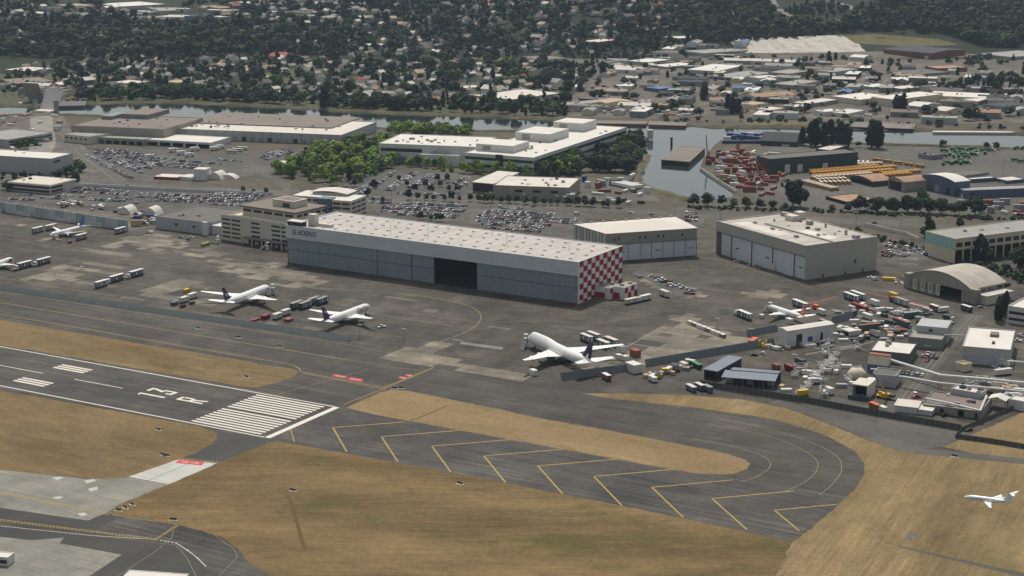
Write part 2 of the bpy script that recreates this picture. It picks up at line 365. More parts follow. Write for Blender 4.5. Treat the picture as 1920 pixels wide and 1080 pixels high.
for px in ([(96, 896), (112, 893), (120, 896), (108, 900)], [(158, 901), (176, 898), (180, 902), (162, 906)], [(165, 916), (182, 912), (184, 918), (170, 922)], [(97, 933), (112, 930), (120, 933), (108, 936)], [(145, 963), (158, 961), (164, 965), (152, 968)]):
    area('new_slab', px, m_concw, .016)
CP = [[(264, 545), (330, 523), (392, 530), (306, 555)], [(404, 503), (430, 495), (520, 492), (620, 530), (558, 540), (470, 524)], [(230, 447), (285, 436), (340, 448), (352, 462), (288, 473), (255, 462)], [(188, 462), (225, 452), (222, 466)], [(320, 470), (392, 466), (430, 480), (360, 482)], [(380, 490), (440, 482), (452, 487), (394, 493)], [(440, 498), (480, 491), (490, 495), (450, 500)],
      [(1165, 662), (1222, 618), (1300, 604), (1400, 634), (1450, 640), (1380, 658), (1195, 684)], [(1240, 600), (1272, 588), (1330, 596), (1296, 608)], [(700, 660), (760, 653), (905, 686), (985, 702), (975, 714), (860, 692), (705, 668)], [(1062, 690), (1130, 672), (1172, 668), (1090, 702)], [(40, 525), (130, 492), (190, 508), (120, 528)], [(64, 450), (92, 445), (98, 450), (76, 453)], [(140, 418), (170, 414), (176, 420), (146, 424)], [(1385, 550), (1440, 543), (1486, 552), (1420, 562)], [(20, 422), (40, 419), (44, 422), (26, 425)], [(1188, 525), (1290, 560), (1330, 552), (1225, 520)], [(780, 660), (840, 634), (870, 642), (800, 665)]]
# concrete replacements follow the slab grid, so their edges step
def slabs(px, mats, cell, seed, z):
    r = random.Random(seed); Q = [(p.x, p.y) for p in (G(*q) for q in px)]; x0, x1, y0, y1 = min(p[0] for p in Q), max(p[0] for p in Q), min(p[1] for p in Q), max(p[1] for p in Q); y = y0-y0 % cell
    while y < y1:
        x = x0-x0 % cell; run = None
        while x < x1+cell*2:
            ok = inpoly(x+cell/2+r.uniform(-2, 2), y+cell/2, Q) and r.random() > .06 and x < x1+cell
            if ok and run is None: run = x
            if run is not None and (not ok or r.random() < .12):
                if x > run: MB().poly([(run+.06, y+.06, z), (x-.06, y+.06, z), (x-.06, y+cell-.06, z), (run+.06, y+cell-.06, z)]).build('concrete_slab', r.choice(mats), apron)
                run = x if ok else None
            x += cell
        y += cell
m_concd = pavement('dark_patch', (70, 66, 59), (84, 79, 70), .3, .4, .4); m_conc3 = pavement('worn_concrete', (102, 97, 85), (122, 115, 101), .6, .5, .6)
for i, px in enumerate(CP): slabs(px, [m_conc, m_conc, m_conc3], 7.6, i, .012+.0006*i)
rs = random.Random(12)
for i in range(70):
    x, y = rs.uniform(-560, 230), rs.uniform(150, 300)
    if x > -260 and y > 285: continue
    w, h = rs.choice([7.6, 15.2, 22.8, 38, 60])*rs.uniform(.8, 1.3), rs.choice([3.8, 7.6, 7.6, 11.4]); MB().poly([(x, y, .0235-.0001*i), (x+w, y, .0235-.0001*i), (x+w, y+h, .0235-.0001*i), (x, y+h, .0235-.0001*i)]).build('pavement_patch', rs.choice([m_concd, m_concd, m_conc3, m_apron2]), apron)
area('grey_slab', [(865, 641), (945, 651), (940, 656), (862, 645)], m_conc2, .0245)
# painted lines
def yl(px, w=.55, mat=m_yellow, name='taxi_line', dash=None, sm=0, z=.024):
    if sm: px = smooth_px(px, False, sm)
    return ribbon(name, px, w, z, mat, apron, dash=dash)
yl([(-150, 541), (0, 567), (330, 622), (640, 673)], .55); yl([(-150, 563), (0, 589), (470, 671), (530, 680), (558, 687), (564, 696)], .55, sm=1)
yl([(-100, 530), (0, 547), (640, 644), (900, 695)], .4, m_paley)
yl([(565, 697), (724, 728)], .5); yl([(566, 699.5), (722, 730)], .9, dash=(.9, .9)); yl([(645, 758), (724, 727), (812, 690)], .55)
yl([(720, 726), (808, 691)], .9, dash=(.9, .9)); yl([(812, 690), (806, 684), (790, 680)], .4)
yl([(500, 745), (690, 693)], .3, m_paley); yl([(640, 673), (740, 690), (800, 694)], .4, m_paley)
yl([(776, 658), (838, 637), (880, 620), (902, 603), (902, 586), (880, 573), (840, 563), (740, 548), (600, 540)], .5, m_paley, sm=2)
yl([(920, 604), (1010, 602), (1130, 606), (1210, 592)], .35, m_paley); yl([(0, 446), (130, 468), (330, 500)], .35, m_paley); yl([(520, 560), (850, 612)], .35, m_paley); yl([(0, 520), (60, 505), (160, 490)], .5, m_paley); yl([(0, 520), (80, 535), (215, 555)], .5, m_paley); yl([(1172, 652), (1225, 623)], .9, m_conc2); yl([(1122, 690), (1148, 676)], .7, m_conc2)
yl([(200, 524), (330, 545)], .35, m_paley); yl([(60, 538), (150, 505)], .35, m_paley)
yl([(-60, 912), (0, 924), (205, 966)], .5); yl([(-60, 909), (0, 921), (206, 963)], .5); yl([(-60, 965), (0, 974), (160, 994), (292, 1010), (332, 984)], .5); yl([(0, 976.5), (292, 1012.5)], .8, dash=(.9, .9)); yl([(296, 1009), (335, 985)], .8, dash=(.9, .9))
yl([(208, 958), (300, 917), (410, 869)], .4); yl([(206, 960), (214, 966), (330, 983)], .4)
yl([(0, 986), (170, 1004), (296, 1012)], .3, m_white); yl([(300, 1013), (330, 1018), (352, 1032), (370, 1046), (386, 1062)], .55, m_white, dash=(1.2, .7))
yl([(318, 985), (325, 995), (322, 1008), (290, 1035), (220, 1080)], .22, m_paley); yl([(180, 1005), (330, 1022), (350, 1045), (370, 1085)], .22, m_paley); yl([(390, 995), (440, 1030), (445, 1045), (410, 1080)], .22, m_paley)
yl([(1398, 861), (1440, 840), (1450, 860), (1430, 885), (1390, 903)], .35, m_paley, sm=2) if 0 else None
yl([(1300, 823), (1400, 842), (1446, 862), (1444, 880), (1410, 898), (1390, 902)], .3, m_paley, sm=2); yl([(1330, 795), (1450, 817), (1530, 855), (1536, 880), (1510, 905), (1470, 922)], .3, m_paley, sm=2); yl([(1350, 785), (1480, 812), (1570, 850), (1582, 880), (1560, 910), (1536, 928)], .3, m_paley, sm=2)
yl([(410, 868), (336, 860.5)], .5); yl([(414, 866), (340, 858.5)], .9, dash=(.9, .9)); yl([(275, 902), (345, 873), (480, 822)], .35, m_seal)
for a in ((1060, 577), (1067, 582), (1130, 590)): yl([a, (a[0]+13, a[1]-6)], .4, m_paley)
def taxi_sign(px, text, yawsgn=1):
    o = area('red_sign_panel', px, m_red, .022); P = [G(*p) for p in px]; c = sum(P, Vector())/len(P); d = (P[1]-P[0]).normalized()
    me = text_mesh(text, (P[1]-P[0]).length/len(text)*1.35, name='runway_sign_lettering'); me.materials.append(m_white); t = link('runway_sign_lettering', me, o, (c.x, c.y, .03), math.atan2(d.y, d.x))
taxi_sign([(622, 705), (649, 709.5), (652, 706), (627, 701.5)], '13R-31L'); taxi_sign([(652, 712), (678, 716), (681, 711), (656, 707)], '13R-31L')
taxi_sign([(747, 709), (760, 711), (763, 707.5), (750, 705.5)], '13R'); taxi_sign([(760, 704.5), (772, 706.5), (774, 703), (762, 701.5)], '13R')
taxi_sign([(328, 868), (378, 873), (384, 866), (336, 861.5)], '31L-13R')
# service road round the field, roads and lots beyond
def road(name, px, w, mat=m_street, z=.05, sm=2, line=None):
    o = ribbon(name, smooth_px(px, False, sm), w, z, mat, None); tag(o, kind='structure')
    if line: ribbon('centre_line', smooth_px(px, False, sm), .35, z+.01, line, o)
    return o
# ------------------------------------------------------------------ building helpers
w_grey = M('wall_grey', (128, 132, 132), .7, .08, .08, .1); w_lgrey = M('wall_light_grey', (172, 174, 172), .7, .06, .08, .08)
w_beige = M('wall_beige', (206, 198, 182), .75, .06, .08, .08); w_white = M('wall_white', (206, 205, 200), .75, .06, .1, .1)
w_drab = M('wall_drab', (152, 148, 136), .75, .07, .1, .12); w_blue = M('wall_slate_blue', (84, 98, 118), .7, .08, .1, .1)
w_dgreen = M('wall_dark_green', (48, 68, 66), .7, .1, .1, .1); w_teal = M('wall_teal', (150, 190, 178), .7, .08, .1, .1)
w_brick = M('wall_red_brown', (140, 84, 72), .8, .1, .2, .1); w_cream = M('wall_cream', (208, 198, 170), .75, .06, .1, .1); w_rust = M('wall_rust', (128, 84, 66), .8, .25, .3, .3)
r_white = M('roof_white', (212, 207, 196), .8, .07, .06); r_pale = M('roof_pale', (206, 198, 186), .8, .09, .07); r_brown = M('roof_brown_gravel', (126, 116, 106), .9, .12, .05)
r_grey = M('roof_grey', (150, 147, 140), .85, .12, .08); r_dgrey = M('roof_dark_grey', (104, 100, 94), .9, .12, .08); r_metal = M('roof_blue_grey_metal', (110, 118, 128), .6, .06, .1)
r_rust = M('roof_rusty', (158, 128, 104), .85, .2, .12); r_char = M('roof_charcoal', (70, 70, 72), .9, .15, .2); r_blue = M('roof_blue', (88, 112, 146), .8, .1, .2); r_tan = M('roof_tan', (178, 158, 130), .85, .1, .2)
r_wcor = M('roof_weathered', (190, 184, 174), .7, .14, .12)
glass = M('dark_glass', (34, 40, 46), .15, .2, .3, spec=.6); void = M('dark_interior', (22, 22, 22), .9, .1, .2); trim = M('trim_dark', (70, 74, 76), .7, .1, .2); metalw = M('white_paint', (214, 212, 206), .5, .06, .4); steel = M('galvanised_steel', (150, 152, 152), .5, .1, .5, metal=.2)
asphd = M('rubber_black', (30, 30, 30), .8, .1, 1); door_m = M('door_panel', (206, 210, 211), .6, .05, .2, .08); greenglass = M('green_glass', (30, 56, 44), .2, .15, .3, spec=.6)
c_red = M('paint_red', (128, 38, 38), .5, .08, .5); c_yel = M('paint_yellow', (208, 172, 40), .5, .08, .5); c_orange = M('paint_orange', (206, 96, 44), .5, .08, .5); c_blue = M('paint_blue', (44, 70, 128), .5, .08, .5); c_green = M('paint_green', (56, 120, 58), .5, .1, .5); c_teal = M('paint_dark_teal', (72, 92, 96), .6, .08, .5); c_brown = M('paint_rust_brown', (140, 82, 60), .7, .15, .5)
def frame_px(FL, FR, B, vb, back='R', base_at='R'):
    """roof-corner pixels + ground row under one front corner -> base origin, heading, width, depth, height"""
    ub = FR[0] if base_at == 'R' else FL[0]; vt = FR[1] if base_at == 'R' else FL[1]
    P = G(ub, vb); h = height_at(P, vt); z = P.z+h
    a, b, c = G(*FL, z), G(*FR, z), G(*B, z)
    d = (b-a); w = d.length; d.normalize(); n = Vector((-d.y, d.x, 0))
    dep = (c-(b if back == 'R' else a)).dot(n)
    return Vector((a.x, a.y, P.z)), math.atan2(d.y, d.x), w, abs(dep), h
def wins(parent, face, w, d, rows, name='window', mat=glass, proud=.06):
    """rows: (u0,u1,z0,z1) in metres on a face; each its own part"""
    for u0, u1, z0, z1 in rows:
        mb = MB()
        if face == 'F': mb.box(u0, -proud, z0, u1, .1, z1)
        elif face == 'R': mb.box(w-.1, u0, z0, w+proud, u1, z1)
        elif face == 'L': mb.box(-proud, u0, z0, .1, u1, z1)
        mb.build(name, mat, parent)
def grid(u0, u1, n, gap, z0, z1):
    p = (u1-u0)/n; return [(u0+i*p+gap/2, u0+(i+1)*p-gap/2, z0, z1) for i in range(n)]
def units(parent, w, d, h, n, seed, mat=None, smin=1.2, smax=3.2):
    r = random.Random(seed)
    for i in range(n):
        x, y = r.uniform(.08, .9)*w, r.uniform(.12, .85)*d; a, b, c = r.uniform(smin, smax), r.uniform(smin, smax), r.uniform(.6, 1.8)
        mb = MB().box(x, y, h-.02, x+a, y+b, h+c)
        if c > 1.2: mb.tube((x+a*.5, y+b*.5, h+c-.02), (x+a*.5, y+b*.5, h+c+.35), min(a, b)*.3, n=8)
        mb.build('roof_unit', mat or r.choice([steel, w_lgrey, r_grey, trim]), parent)
def shell(root, w, d, h, wall, roof, style='flat', par=.7, rise=2., ridge='x', front=None, over=.0):
    """wall and roof parts. front: list of (u0,u1,z1) openings cut into the front face (dark room behind)"""
    mb = MB(); t = .4
    if front:
        mb.box(0, d-t, 0, w, d, h).box(0, 0, 0, t, d-t, h).box(w-t, 0, 0, w, d-t, h)
        x = t; top = max(o[2] for o in front)
        mb.box(t, 0, top, w-t, t, h)
        for u0, u1, z1 in sorted(front):
            if u0 > x: mb.box(x, 0, 0, u0, t, top)
            if z1 < top: mb.box(u0, 0, z1, u1, t, top)
            x = u1
        if x < w-t: mb.box(x, 0, 0, w-t, t, top)
    else: mb.box(0, 0, 0, w, d, h-.05)
    if style == 'flat':
        if par:
            p = .35
            mb.box(-.05, -.05, h-.3, w+.05, p, h+par).box(-.05, d-p, h-.3, w+.05, d+.05, h+par).box(-.05, p, h-.3, p, d-p, h+par).box(w-p, p, h-.3, w+.05, d-p, h+par)
        mb.build('wall', wall, root)
        return MB().box(.3, .3, h-.5, w-.3, d-.3, h+.02).build('roof', roof, root)
    rb = MB(); e = over or .5
    if style == 'gable':
        if ridge == 'x':
            for x in (0, w): mb.poly([(x, 0, h-.05), (x, d, h-.05), (x, d/2, h+rise)])
            P = [(-e, h-.1), (d/2, h+rise), (d+e, h-.1)]
            rings = [[(x, y, z) for y, z in P]+[(x, y, z+.3) for y, z in reversed(P)] for x in (-e, w+e)]
        else:
            for y in (0, d): mb.poly([(0, y, h-.05), (w, y, h-.05), (w/2, y, h+rise)])
            P = [(-e, h-.1), (w/2, h+rise), (w+e, h-.1)]
            rings = [[(x, y, z) for x, z in P]+[(x, y, z+.3) for x, z in reversed(P)] for y in (-e, d+e)]
        rb.loft(rings)
    elif style == 'arch':
        N = 12
        if ridge == 'y':
            P = [(w*i/N, h+rise*math.sin(math.pi*i/N)**.85) for i in range(N+1)]
            for y in (0, d): mb.poly([(x, y, z) for x, z in P])
            rings = [[(x, y, z) for x, z in P]+[(x, y, z+.35) for x, z in reversed(P)] for y in (-e, d+e)]
        else:
            P = [(d*i/N, h+rise*math.sin(math.pi*i/N)**.85) for i in range(N+1)]
            for x in (0, w): mb.poly([(x, y, z) for y, z in P])
            rings = [[(x, y, z) for y, z in P]+[(x, y, z+.35) for y, z in reversed(P)] for x in (-e, w+e)]
        rb.loft(rings)
    elif style == 'shed':
        rb.loft([[(x, -e, h), (x, d+e, h+rise), (x, d+e, h+rise+.3), (x, -e, h+.3)] for x in (-e, w+e)])
        mb.poly([(0, d, h-.05), (w, d, h-.05), (w, d, h+rise), (0, d, h+rise)]); 
        for x in (0, w): mb.poly([(x, 0, h-.05), (x, d, h-.05), (x, d, h+rise)])
    mb.build('wall', wall, root); return rb.build('roof', roof, root)
FOOT = []      # footprints, so that scattered things keep clear
def footprint(o, a, w, d, pad=2):
    c, s = math.cos(a), math.sin(a)
    FOOT.append([(o.x+x*c-y*s, o.y+x*s+y*c) for x, y in ((-pad, -pad), (w+pad, -pad), (w+pad, d+pad), (-pad, d+pad))])
def bld(name, label, cat, FL, FR, B, vb, wall, roof, back='R', base_at='R', style='flat', par=.6, rise=2., ridge='x', front=None, nu=0, seed=0, group=None, maxd=None):
    o, a, w, d, h = frame_px(FL, FR, B, vb, back, base_at)
    if maxd: d = min(d, maxd)
    footprint(o, a, w, d)
    root = thing(name, label, cat, o, a, group)
    if callable(front): front = front(w, h)
    shell(root, w, d, h, wall, roof, style, par, rise, ridge, front)
    if nu: units(root, w, d, h, nu, seed)
    return root, w, d, h
# ------------------------------------------------------------------ the long hangar
def long_hangar():
    A, B = G(538, 493), G(1084, 570.5); dv = B-A; w = dv.length; dv.normalize(); a = math.atan2(dv.y, dv.x); h = 28.3; d = 62; fz = 19.8
    footprint(A, a, w, d, 3); R = thing('aircraft_hangar', 'long grey aircraft hangar with red and white checkered end wall and pale roof', 'hangar', A, a); t = .6
    k = w/546.
    mb = MB().box(0, d-t, 0, w, d, h).box(0, .9, 0, t, d-t, h).box(t, 2.2, fz, w-t, d-t, fz+.3)
    mb.build('wall', w_grey, R)
    MB().box(-.3, 0, fz, w-.02, t, h+.6).box(-.3, t, fz, t, d, h+.6).box(-.3, d, fz, w, d+.3, h+.6).build('fascia', M('fascia_pale_blue_grey', (200, 205, 206), .7, .05, .05, .05), R)
    MB().box(-.35, -.12, fz-.5, w+.1, .0, fz).build('fascia_trim', metalw, R)
    f2 = h+.02
    MB().box(t, t, h-.6, w-t, d, f2).build('roof', M('roof_hangar_pale', (182, 176, 168), .8, .1, .05), R)
    # membrane joints, vents
    for i in range(1, 26): MB().box(t+i*w/26-.12, t, f2, t+i*w/26+.12, d-.2, f2+.06).build('roof_seam', r_grey, R)
    r = random.Random(3); vent = MB().box(-1.1, -.5, 0, 1.1, .5, .4).box(-1.2, -.6, .4, 1.2, .6, .5).mesh('roof_vent', M('vent_taupe', (164, 152, 140), .8))
    for i in range(22):
        for j in range(4): link('roof_vent', vent, R, (7+i*w/22.6+(j % 2)*4, 8+j*14.5, f2))
    for x, y, z in ((.33, .3, 12), (.42, .75, 8), (.72, .35, 9), (.47, .25, 14), (.25, .8, 10), (.6, .8, 8), (.9, .5, 7)):
        MB().tube((x*w, y*d, f2), (x*w, y*d, f2+z), .16, .08, 5).tube((x*w-1, y*d, f2+z*.8), (x*w+1, y*d, f2+z*.8), .08, n=4).build('mast', steel, R)
    # doors: px spans of the front converted to metres; the bay 827..906 stays open
    dm = M('hangar_door_blue_grey', (138, 148, 150), .7, .06, .06, .1)
    spans = [(0, 167, 1.2), (167, 181, .7), (181, 195, 1.1), (195, 247, .5), (247, 289, 1.1), (368, 547, .9)]
    for i, (u0, u1, y) in enumerate(spans):
        x0, x1 = max(.6, u0*k), min(w-.6, u1*k)
        p = MB().box(x0+.12, y, .05, x1-.12, y+.7, fz-.05).build('door_leaf', dm, R)
        MB().box(x0+.4, y-.14, fz*.52, x1-.4, y, fz*.52+.35).build('door_rail', trim, p)
        n = max(2, int((x1-x0)/9))
        for j in range(1, n): MB().box(x0+(x1-x0)*j/n-.15, y-.12, .2, x0+(x1-x0)*j/n+.15, y, fz-.2).build('door_rib', dm, p)
        MB().box(x1-.12, y-.05, .05, x1+.12, y+.75, fz-.05).build('door_post', trim, p)
    # checkered end wall: white skin plus each red panel
    MB().box(w-t, t, 0, w, d, h+.6).box(w, -.12, 0, w+.25, 1.3, h+.6).build('end_wall', M('wall_checker_white', (222, 218, 214), .7, .05, .1), R)
    cr = M('checker_red', (150, 26, 44), .65, .08, .2); nc = 11; cw = (d-1.5)/nc; rh = (h+.3)/7.55
    pan = MB().box(0, 0, 0, .12, cw-.04, rh-.04).mesh('checker_panel', cr)
    for c in range(nc):
        for q in range(8):
            z = h+.2-rh*(q+1)
            if (c+q) % 2 == 0:
                if z < 0: link('checker_panel', MB().box(0, 0, 0, .12, cw-.04, max(.3, rh+z-.2)).mesh('checker_panel', cr), R, (w, 1.4+c*cw, .2))
                else: link('checker_panel', pan, R, (w, 1.4+c*cw, z))
    # name and emblem on the fascia
    bl = M('lettering_blue', (22, 28, 84), .6, .03, .5)
    me = text_mesh('BOEING', 5.0, .25, 'fascia_lettering', .07); me.materials.append(bl); o = link('fascia_lettering', me, R, (43*k, -.08, fz+4.3)); o.rotation_euler = (math.pi/2, 0, 0); o.scale = (.92, 1.0, 1)
    em = MB(); cx, cz = 17.5*k, fz+4.5
    for r0, r1, a0, a1, sx in ((2.35, 2.05, 20, 300, 1.), ):
        N = 18
        for i in range(N):
            p = [math.radians(a0+(a1-a0)*(i+j)/N) for j in (0, 1)]
            em.poly([(cx+r0*math.cos(p[0])*sx, -.08, cz+r0*math.sin(p[0])), (cx+r0*math.cos(p[1])*sx, -.08, cz+r0*math.sin(p[1])), (cx+r1*math.cos(p[1])*sx, -.08, cz+r1*math.sin(p[1])), (cx+r1*math.cos(p[0])*sx, -.08, cz+r1*math.sin(p[0]))])
    em.poly([(cx-1.6, -.085, cz-2.6), (cx-1.2, -.085, cz-2.6), (cx+1.4, -.085, cz+2.4), (cx+.6, -.085, cz+2.2)]); em.poly([(cx-.4, -.085, cz-.7), (cx+2.3, -.085, cz-2.0), (cx+2.6, -.085, cz-1.7), (cx+.2, -.085, cz+.1)])
    em.poly([(cx-2.9, -.085, cz+.9), (cx-2.7, -.085, cz+1.2), (cx+2.9, -.085, cz-.2), (cx+2.8, -.085, cz-.4)])
    em.build('fascia_emblem', bl, R)
    # glass cab and plant at the left end of the roof
    MB().box(1, .8, f2, 14, 7, f2+3.2).build('control_cab', glass, R); MB().box(.6, .4, f2+3.2, 14.6, 7.6, f2+3.8).build('cab_roof', r_pale, R)
    MB().box(14, 9, f2, 20, 14, f2+8.5).box(20, 10, f2, 34, 14, f2+2.2).build('roof_plant', r_pale, R)
    # near-black floor and lining added to paint deep shade into the open bay
    MB().box(289*k-8, 1.5, 0, 368*k+8, d-3, .03).build('bay_shade_floor', void, R)
    MB().box(289*k-9, 2.4, .04, 289*k-8, d-3, fz-.1).box(368*k+8, 2.4, .04, 368*k+9, d-3, fz-.1).box(289*k-8, d-4, .04, 368*k+8, d-3, fz-.1).box(289*k-8, 2.4, fz-.6, 368*k+8, d-4, fz-.1).build('bay_shade_lining', void, R)
    return R, w, d, a, A
HANG, HW, HD, HA, HO = long_hangar()
def hloc(x, y, z=0): c, s = math.cos(HA), math.sin(HA); return Vector((HO.x+x*c-y*s, HO.y+x*s+y*c, z))
def annex():
    R = thing('hangar_annex', 'low annex with red and white checks against the checkered hangar wall', 'annex', hloc(HW+.3, 0), HA)
    cr = M('checker_red', (150, 26, 44)); cw = MATS.get('wall_checker_white') or w_white
    for x0, y0, x1, y1, h in ((.2, 22, 12, 36, 8), (12.3, 26, 21, 44, 8.5)):
        MB().box(x0, y0, 0, x1, y1, h).build('wall', cw, R); MB().box(x0+.3, y0+.3, h, x1-.3, y1-.3, h+.12).build('roof', r_grey, R)
        MB().box(x0-.05, y0-.1, .3, x1-4, y0, h*.55).build('checker_panel', cr, R)
        n = 4
        for i in range(n):
            for j in range(2):
                if (i+j) % 2: MB().box(x1, y0+(y1-y0)*i/n, .2+j*h/2, x1+.1, y0+(y1-y0)*(i+1)/n-.04, h/2*(j+1)).build('checker_panel', cr, R)
        MB().box(x1-3.5, y0-.12, .05, x1-2, y0, 2.6).build('door', w_white, R)
    for x, y in ((3, 25), (7, 31), (15, 30), (17, 38)): MB().box(x, y, 8.1, x+2, y+2.4, 9.8).build('roof_unit', steel, R)
    footprint(hloc(HW, 20), HA, 22, 26, 1)
annex()
# ------------------------------------------------------------------ second hangar, third hangar, barrel hangar
def door_hangar(name, label, FL, FR, B, vb, back, base_at, wall, roof, ndoor, fz_frac, open_left=0, rise=0, style='flat', seed=1, nu=8):
    o, a, w, d, h = frame_px(FL, FR, B, vb, back, base_at); footprint(o, a, w, d)
    R = thing(name, label, 'hangar', o, a); t = .5; fz = h*fz_frac
    mb = MB().box(0, d-t, 0, w, d, h-.05).box(0, 0, 0, t, d-t, h-.05).box(w-t, 0, 0, w, d-t, h-.05).box(t, 0, fz, w-t, t, h-.05)
    if style == 'gable':
        for y in (0, d-.01): mb.poly([(0, y, h-.05), (w, y, h-.05), (w*.5, y, h+rise)])
        mb.build('wall', wall, R)
        MB().loft([[(-.5, y, h), (w*.5, y, h+rise), (w+.5, y, h), (w+.5, y, h+.4), (w*.5, y, h+rise+.4), (-.5, y, h+.4)] for y in (-.4, d+.4)]).build('roof', roof, R)
    elif style == 'gablex':
        for x in (0, w): mb.poly([(x, 0, h-.05), (x, d, h-.05), (x, d/2, h+rise)])
        mb.build('wall', wall, R)
        MB().loft([[(x, -.4, h), (x, d/2, h+rise), (x, d+.4, h), (x, d+.4, h+.4), (x, d/2, h+rise+.4), (x, -.4, h+.4)] for x in (-.4, w+.4)]).build('roof', roof, R)
    else:
        mb.box(-.1, -.1, h-.05, w+.1, .5, h+.7).box(-.1, d-.5, h-.05, w+.1, d+.1, h+.7).box(-.1, .5, h-.05, .5, d-.5, h+.7).box(w-.5, .5, h-.05, w+.1, d-.5, h+.7).build('wall', wall, R)
        MB().box(.5, .5, h-.6, w-.5, d-.5, h+.05).build('roof', roof, R); units(R, w, d, h, nu, seed)
    x0 = t+open_left*w; p = (w-t-x0)/ndoor
    for i in range(ndoor):
        y = .9 if i % 2 else .35
        q = MB().box(x0+i*p+.1, y, .05, x0+(i+1)*p-.1, y+.5, fz-.05).build('door_leaf', door_m, R)
        MB().box(x0+(i+1)*p-.25, y-.1, .05, x0+(i+1)*p+.05, y+.55, fz-.05).build('door_seam', trim, q)
        if i % 3 == 1: MB().box(x0+i*p+p*.4, y-.08, fz*.45, x0+i*p+p*.7, y, fz*.5).build('door_window', glass, q)
    MB().box(-.1, -.25, fz-.35, w+.1, 0, fz).build('door_track', trim, R)
    return R, w, d, h
def white_hangar():
    C0 = G(1307, 479); h = height_at(C0, 427.5); P = [G(u, v, h) for u, v in ((1077, 420.5), (1137, 438.5), (1307, 427.5), (1266, 407))]; o = Vector((P[1].x, P[1].y, 0)); d_ = P[2]-P[1]; a = math.atan2(d_.y, d_.x); w = d_.length
    R = thing('aircraft_hangar', 'white roofed hangar with corrugated sides behind the checkered wall', 'hangar', o, a); FOOT.append([(p.x, p.y) for p in P]); inv = Matrix.Rotation(-a, 3, 'Z'); Q = [inv @ (p-Vector((o.x, o.y, h))) for p in P]; Q = [(q.x, q.y) for q in Q]; fz = h*.6
    MB().prism([Q[0], Q[1], (Q[1][0], Q[1][1]+.6), (Q[2][0], Q[2][1]+.6), Q[2], Q[3]][0:1]+[Q[1], (0, .9), (w, .9), Q[2], Q[3]][0:5], 0, h-.1).build('wall', w_drab, R)
    MB().box(0, 0, fz, w, .9, h).build('front_wall', w_drab, R)
    cx, cy = sum(q[0] for q in Q)/4, sum(q[1] for q in Q)/4; r0 = (Q[0][0]*.5+Q[1][0]*.5, Q[0][1]*.5+Q[1][1]*.5); r1 = (Q[2][0]*.5+Q[3][0]*.5, Q[2][1]*.5+Q[3][1]*.5); k0 = (r0[0]*.75+r1[0]*.25, r0[1]*.75+r1[1]*.25); k1 = (r1[0]*.75+r0[0]*.25, r1[1]*.75+r0[1]*.25); z = h+.1; zr = h+3.4; E = [(cx+(x-cx)*1.012, cy+(y-cy)*1.012) for x, y in Q]
    MB().poly([(*E[1], z), (*E[2], z), (*k1, zr), (*k0, zr)]).poly([(*E[2], z), (*E[3], z), (*k1, zr)]).poly([(*E[3], z), (*E[0], z), (*k0, zr), (*k1, zr)]).poly([(*E[0], z), (*E[1], z), (*k0, zr)]).build('roof', M('roof_hangar_white', (212, 204, 192), .8, .05, .05), R)
    for i in range(8):
        y = .45 if i % 2 else .2; p = MB().box(w*i/8+.1, y, .05, w*(i+1)/8-.1, .88, fz-.05).build('door_leaf', door_m, R); MB().box(w*(i+1)/8-.3, y-.1, .05, w*(i+1)/8+.0, .88, fz-.05).build('door_seam', trim, p)
        if i % 3 == 1: MB().box(w*(i+.35)/8, y-.06, fz*.45, w*(i+.65)/8, y, fz*.5).build('door_window', glass, p)
    MB().box(-.1, -.25, fz-.3, w+.1, 0, fz).build('door_track', trim, R)
    for q in (.08, .13, .36, .42, .56, .62, .83): MB().box(w*q, -.1, h*.74, w*q+1.1, .05, h*.74+2.2).build('window', glass, R)
    A0, A1 = Vector((*Q[0], 0)), Vector((*Q[1], 0)); e = A1-A0
    for i in range(10): c = A0+e*((i+.5)/10); MB().cbox((c.x, c.y, h*.49), (e.length/22, .8, h*.97), math.atan2(e.y, e.x)).build('wall_rib', w_beige if i % 2 else w_lgrey, R)
    for i in range(9): t = (i+.5)/9; c = Vector((*E[3], 0)).lerp(Vector((*E[0], 0)), t); MB().cbox((c.x, c.y-2, h+.9), (1.6, 1.6, 1.5)).build('roof_vent', steel, R)
white_hangar()
R3, w3, d3, h3 = door_hangar('aircraft_hangar', 'boxy grey hangar with tall sliding doors and flat weathered roof', (1343.5, 415.5), (1511, 462.5), (1652.5, 446.5), 525.5, 'R', 'R', M('wall_warm_grey', (172, 170, 160), .7, .04, .06, .06), M('roof_patchy', (176, 170, 158), .8, .16, .06), 8, .70, open_left=.055, nu=14, seed=5)
wins(R3, 'R', w3, d3, [(d3*.68, d3*.71, h3*.3, h3*.42), (d3*.24, d3*.26, .05, 2.6), (d3*.55, d3*.57, .05, 2.6), (d3*.8, d3*.815, .05, 2.6)], 'door')
MB().box(w3*.6, .2, .1, w3*.68, .34, 5).build('small_door', r_pale, R3)
for px, s, hh in (((1485, 413), (9, 7), 4), ((1500, 410), (7, 6), 5.5), ((1478, 407), (16, 3), 3), ((1518, 421), (4, 4), 3), ((1605, 447), (4.5, 4), 2.6), ((1586, 440), (1.5, 1.5), 3.5), ((1548, 426), (1.2, 1.2), 3)):
    P = R3.matrix_basis.inverted() @ G(*px, h3); MB().cbox((P.x, P.y, h3+hh/2), (*s, hh)).build('roof_plant', steel if hh < 4 else r_pale, R3)
for i in range(6): MB().box(w3*(i+.5)/6.2, 1, h3+.05, w3*(i+.5)/6.2+.5, d3-1, h3+.13).build('roof_seam', r_grey, R3)
MB().box(w3*.25, d3*.38, h3+.05, w3*.98, d3*.4, h3+.9).build('roof_duct', r_grey, R3)
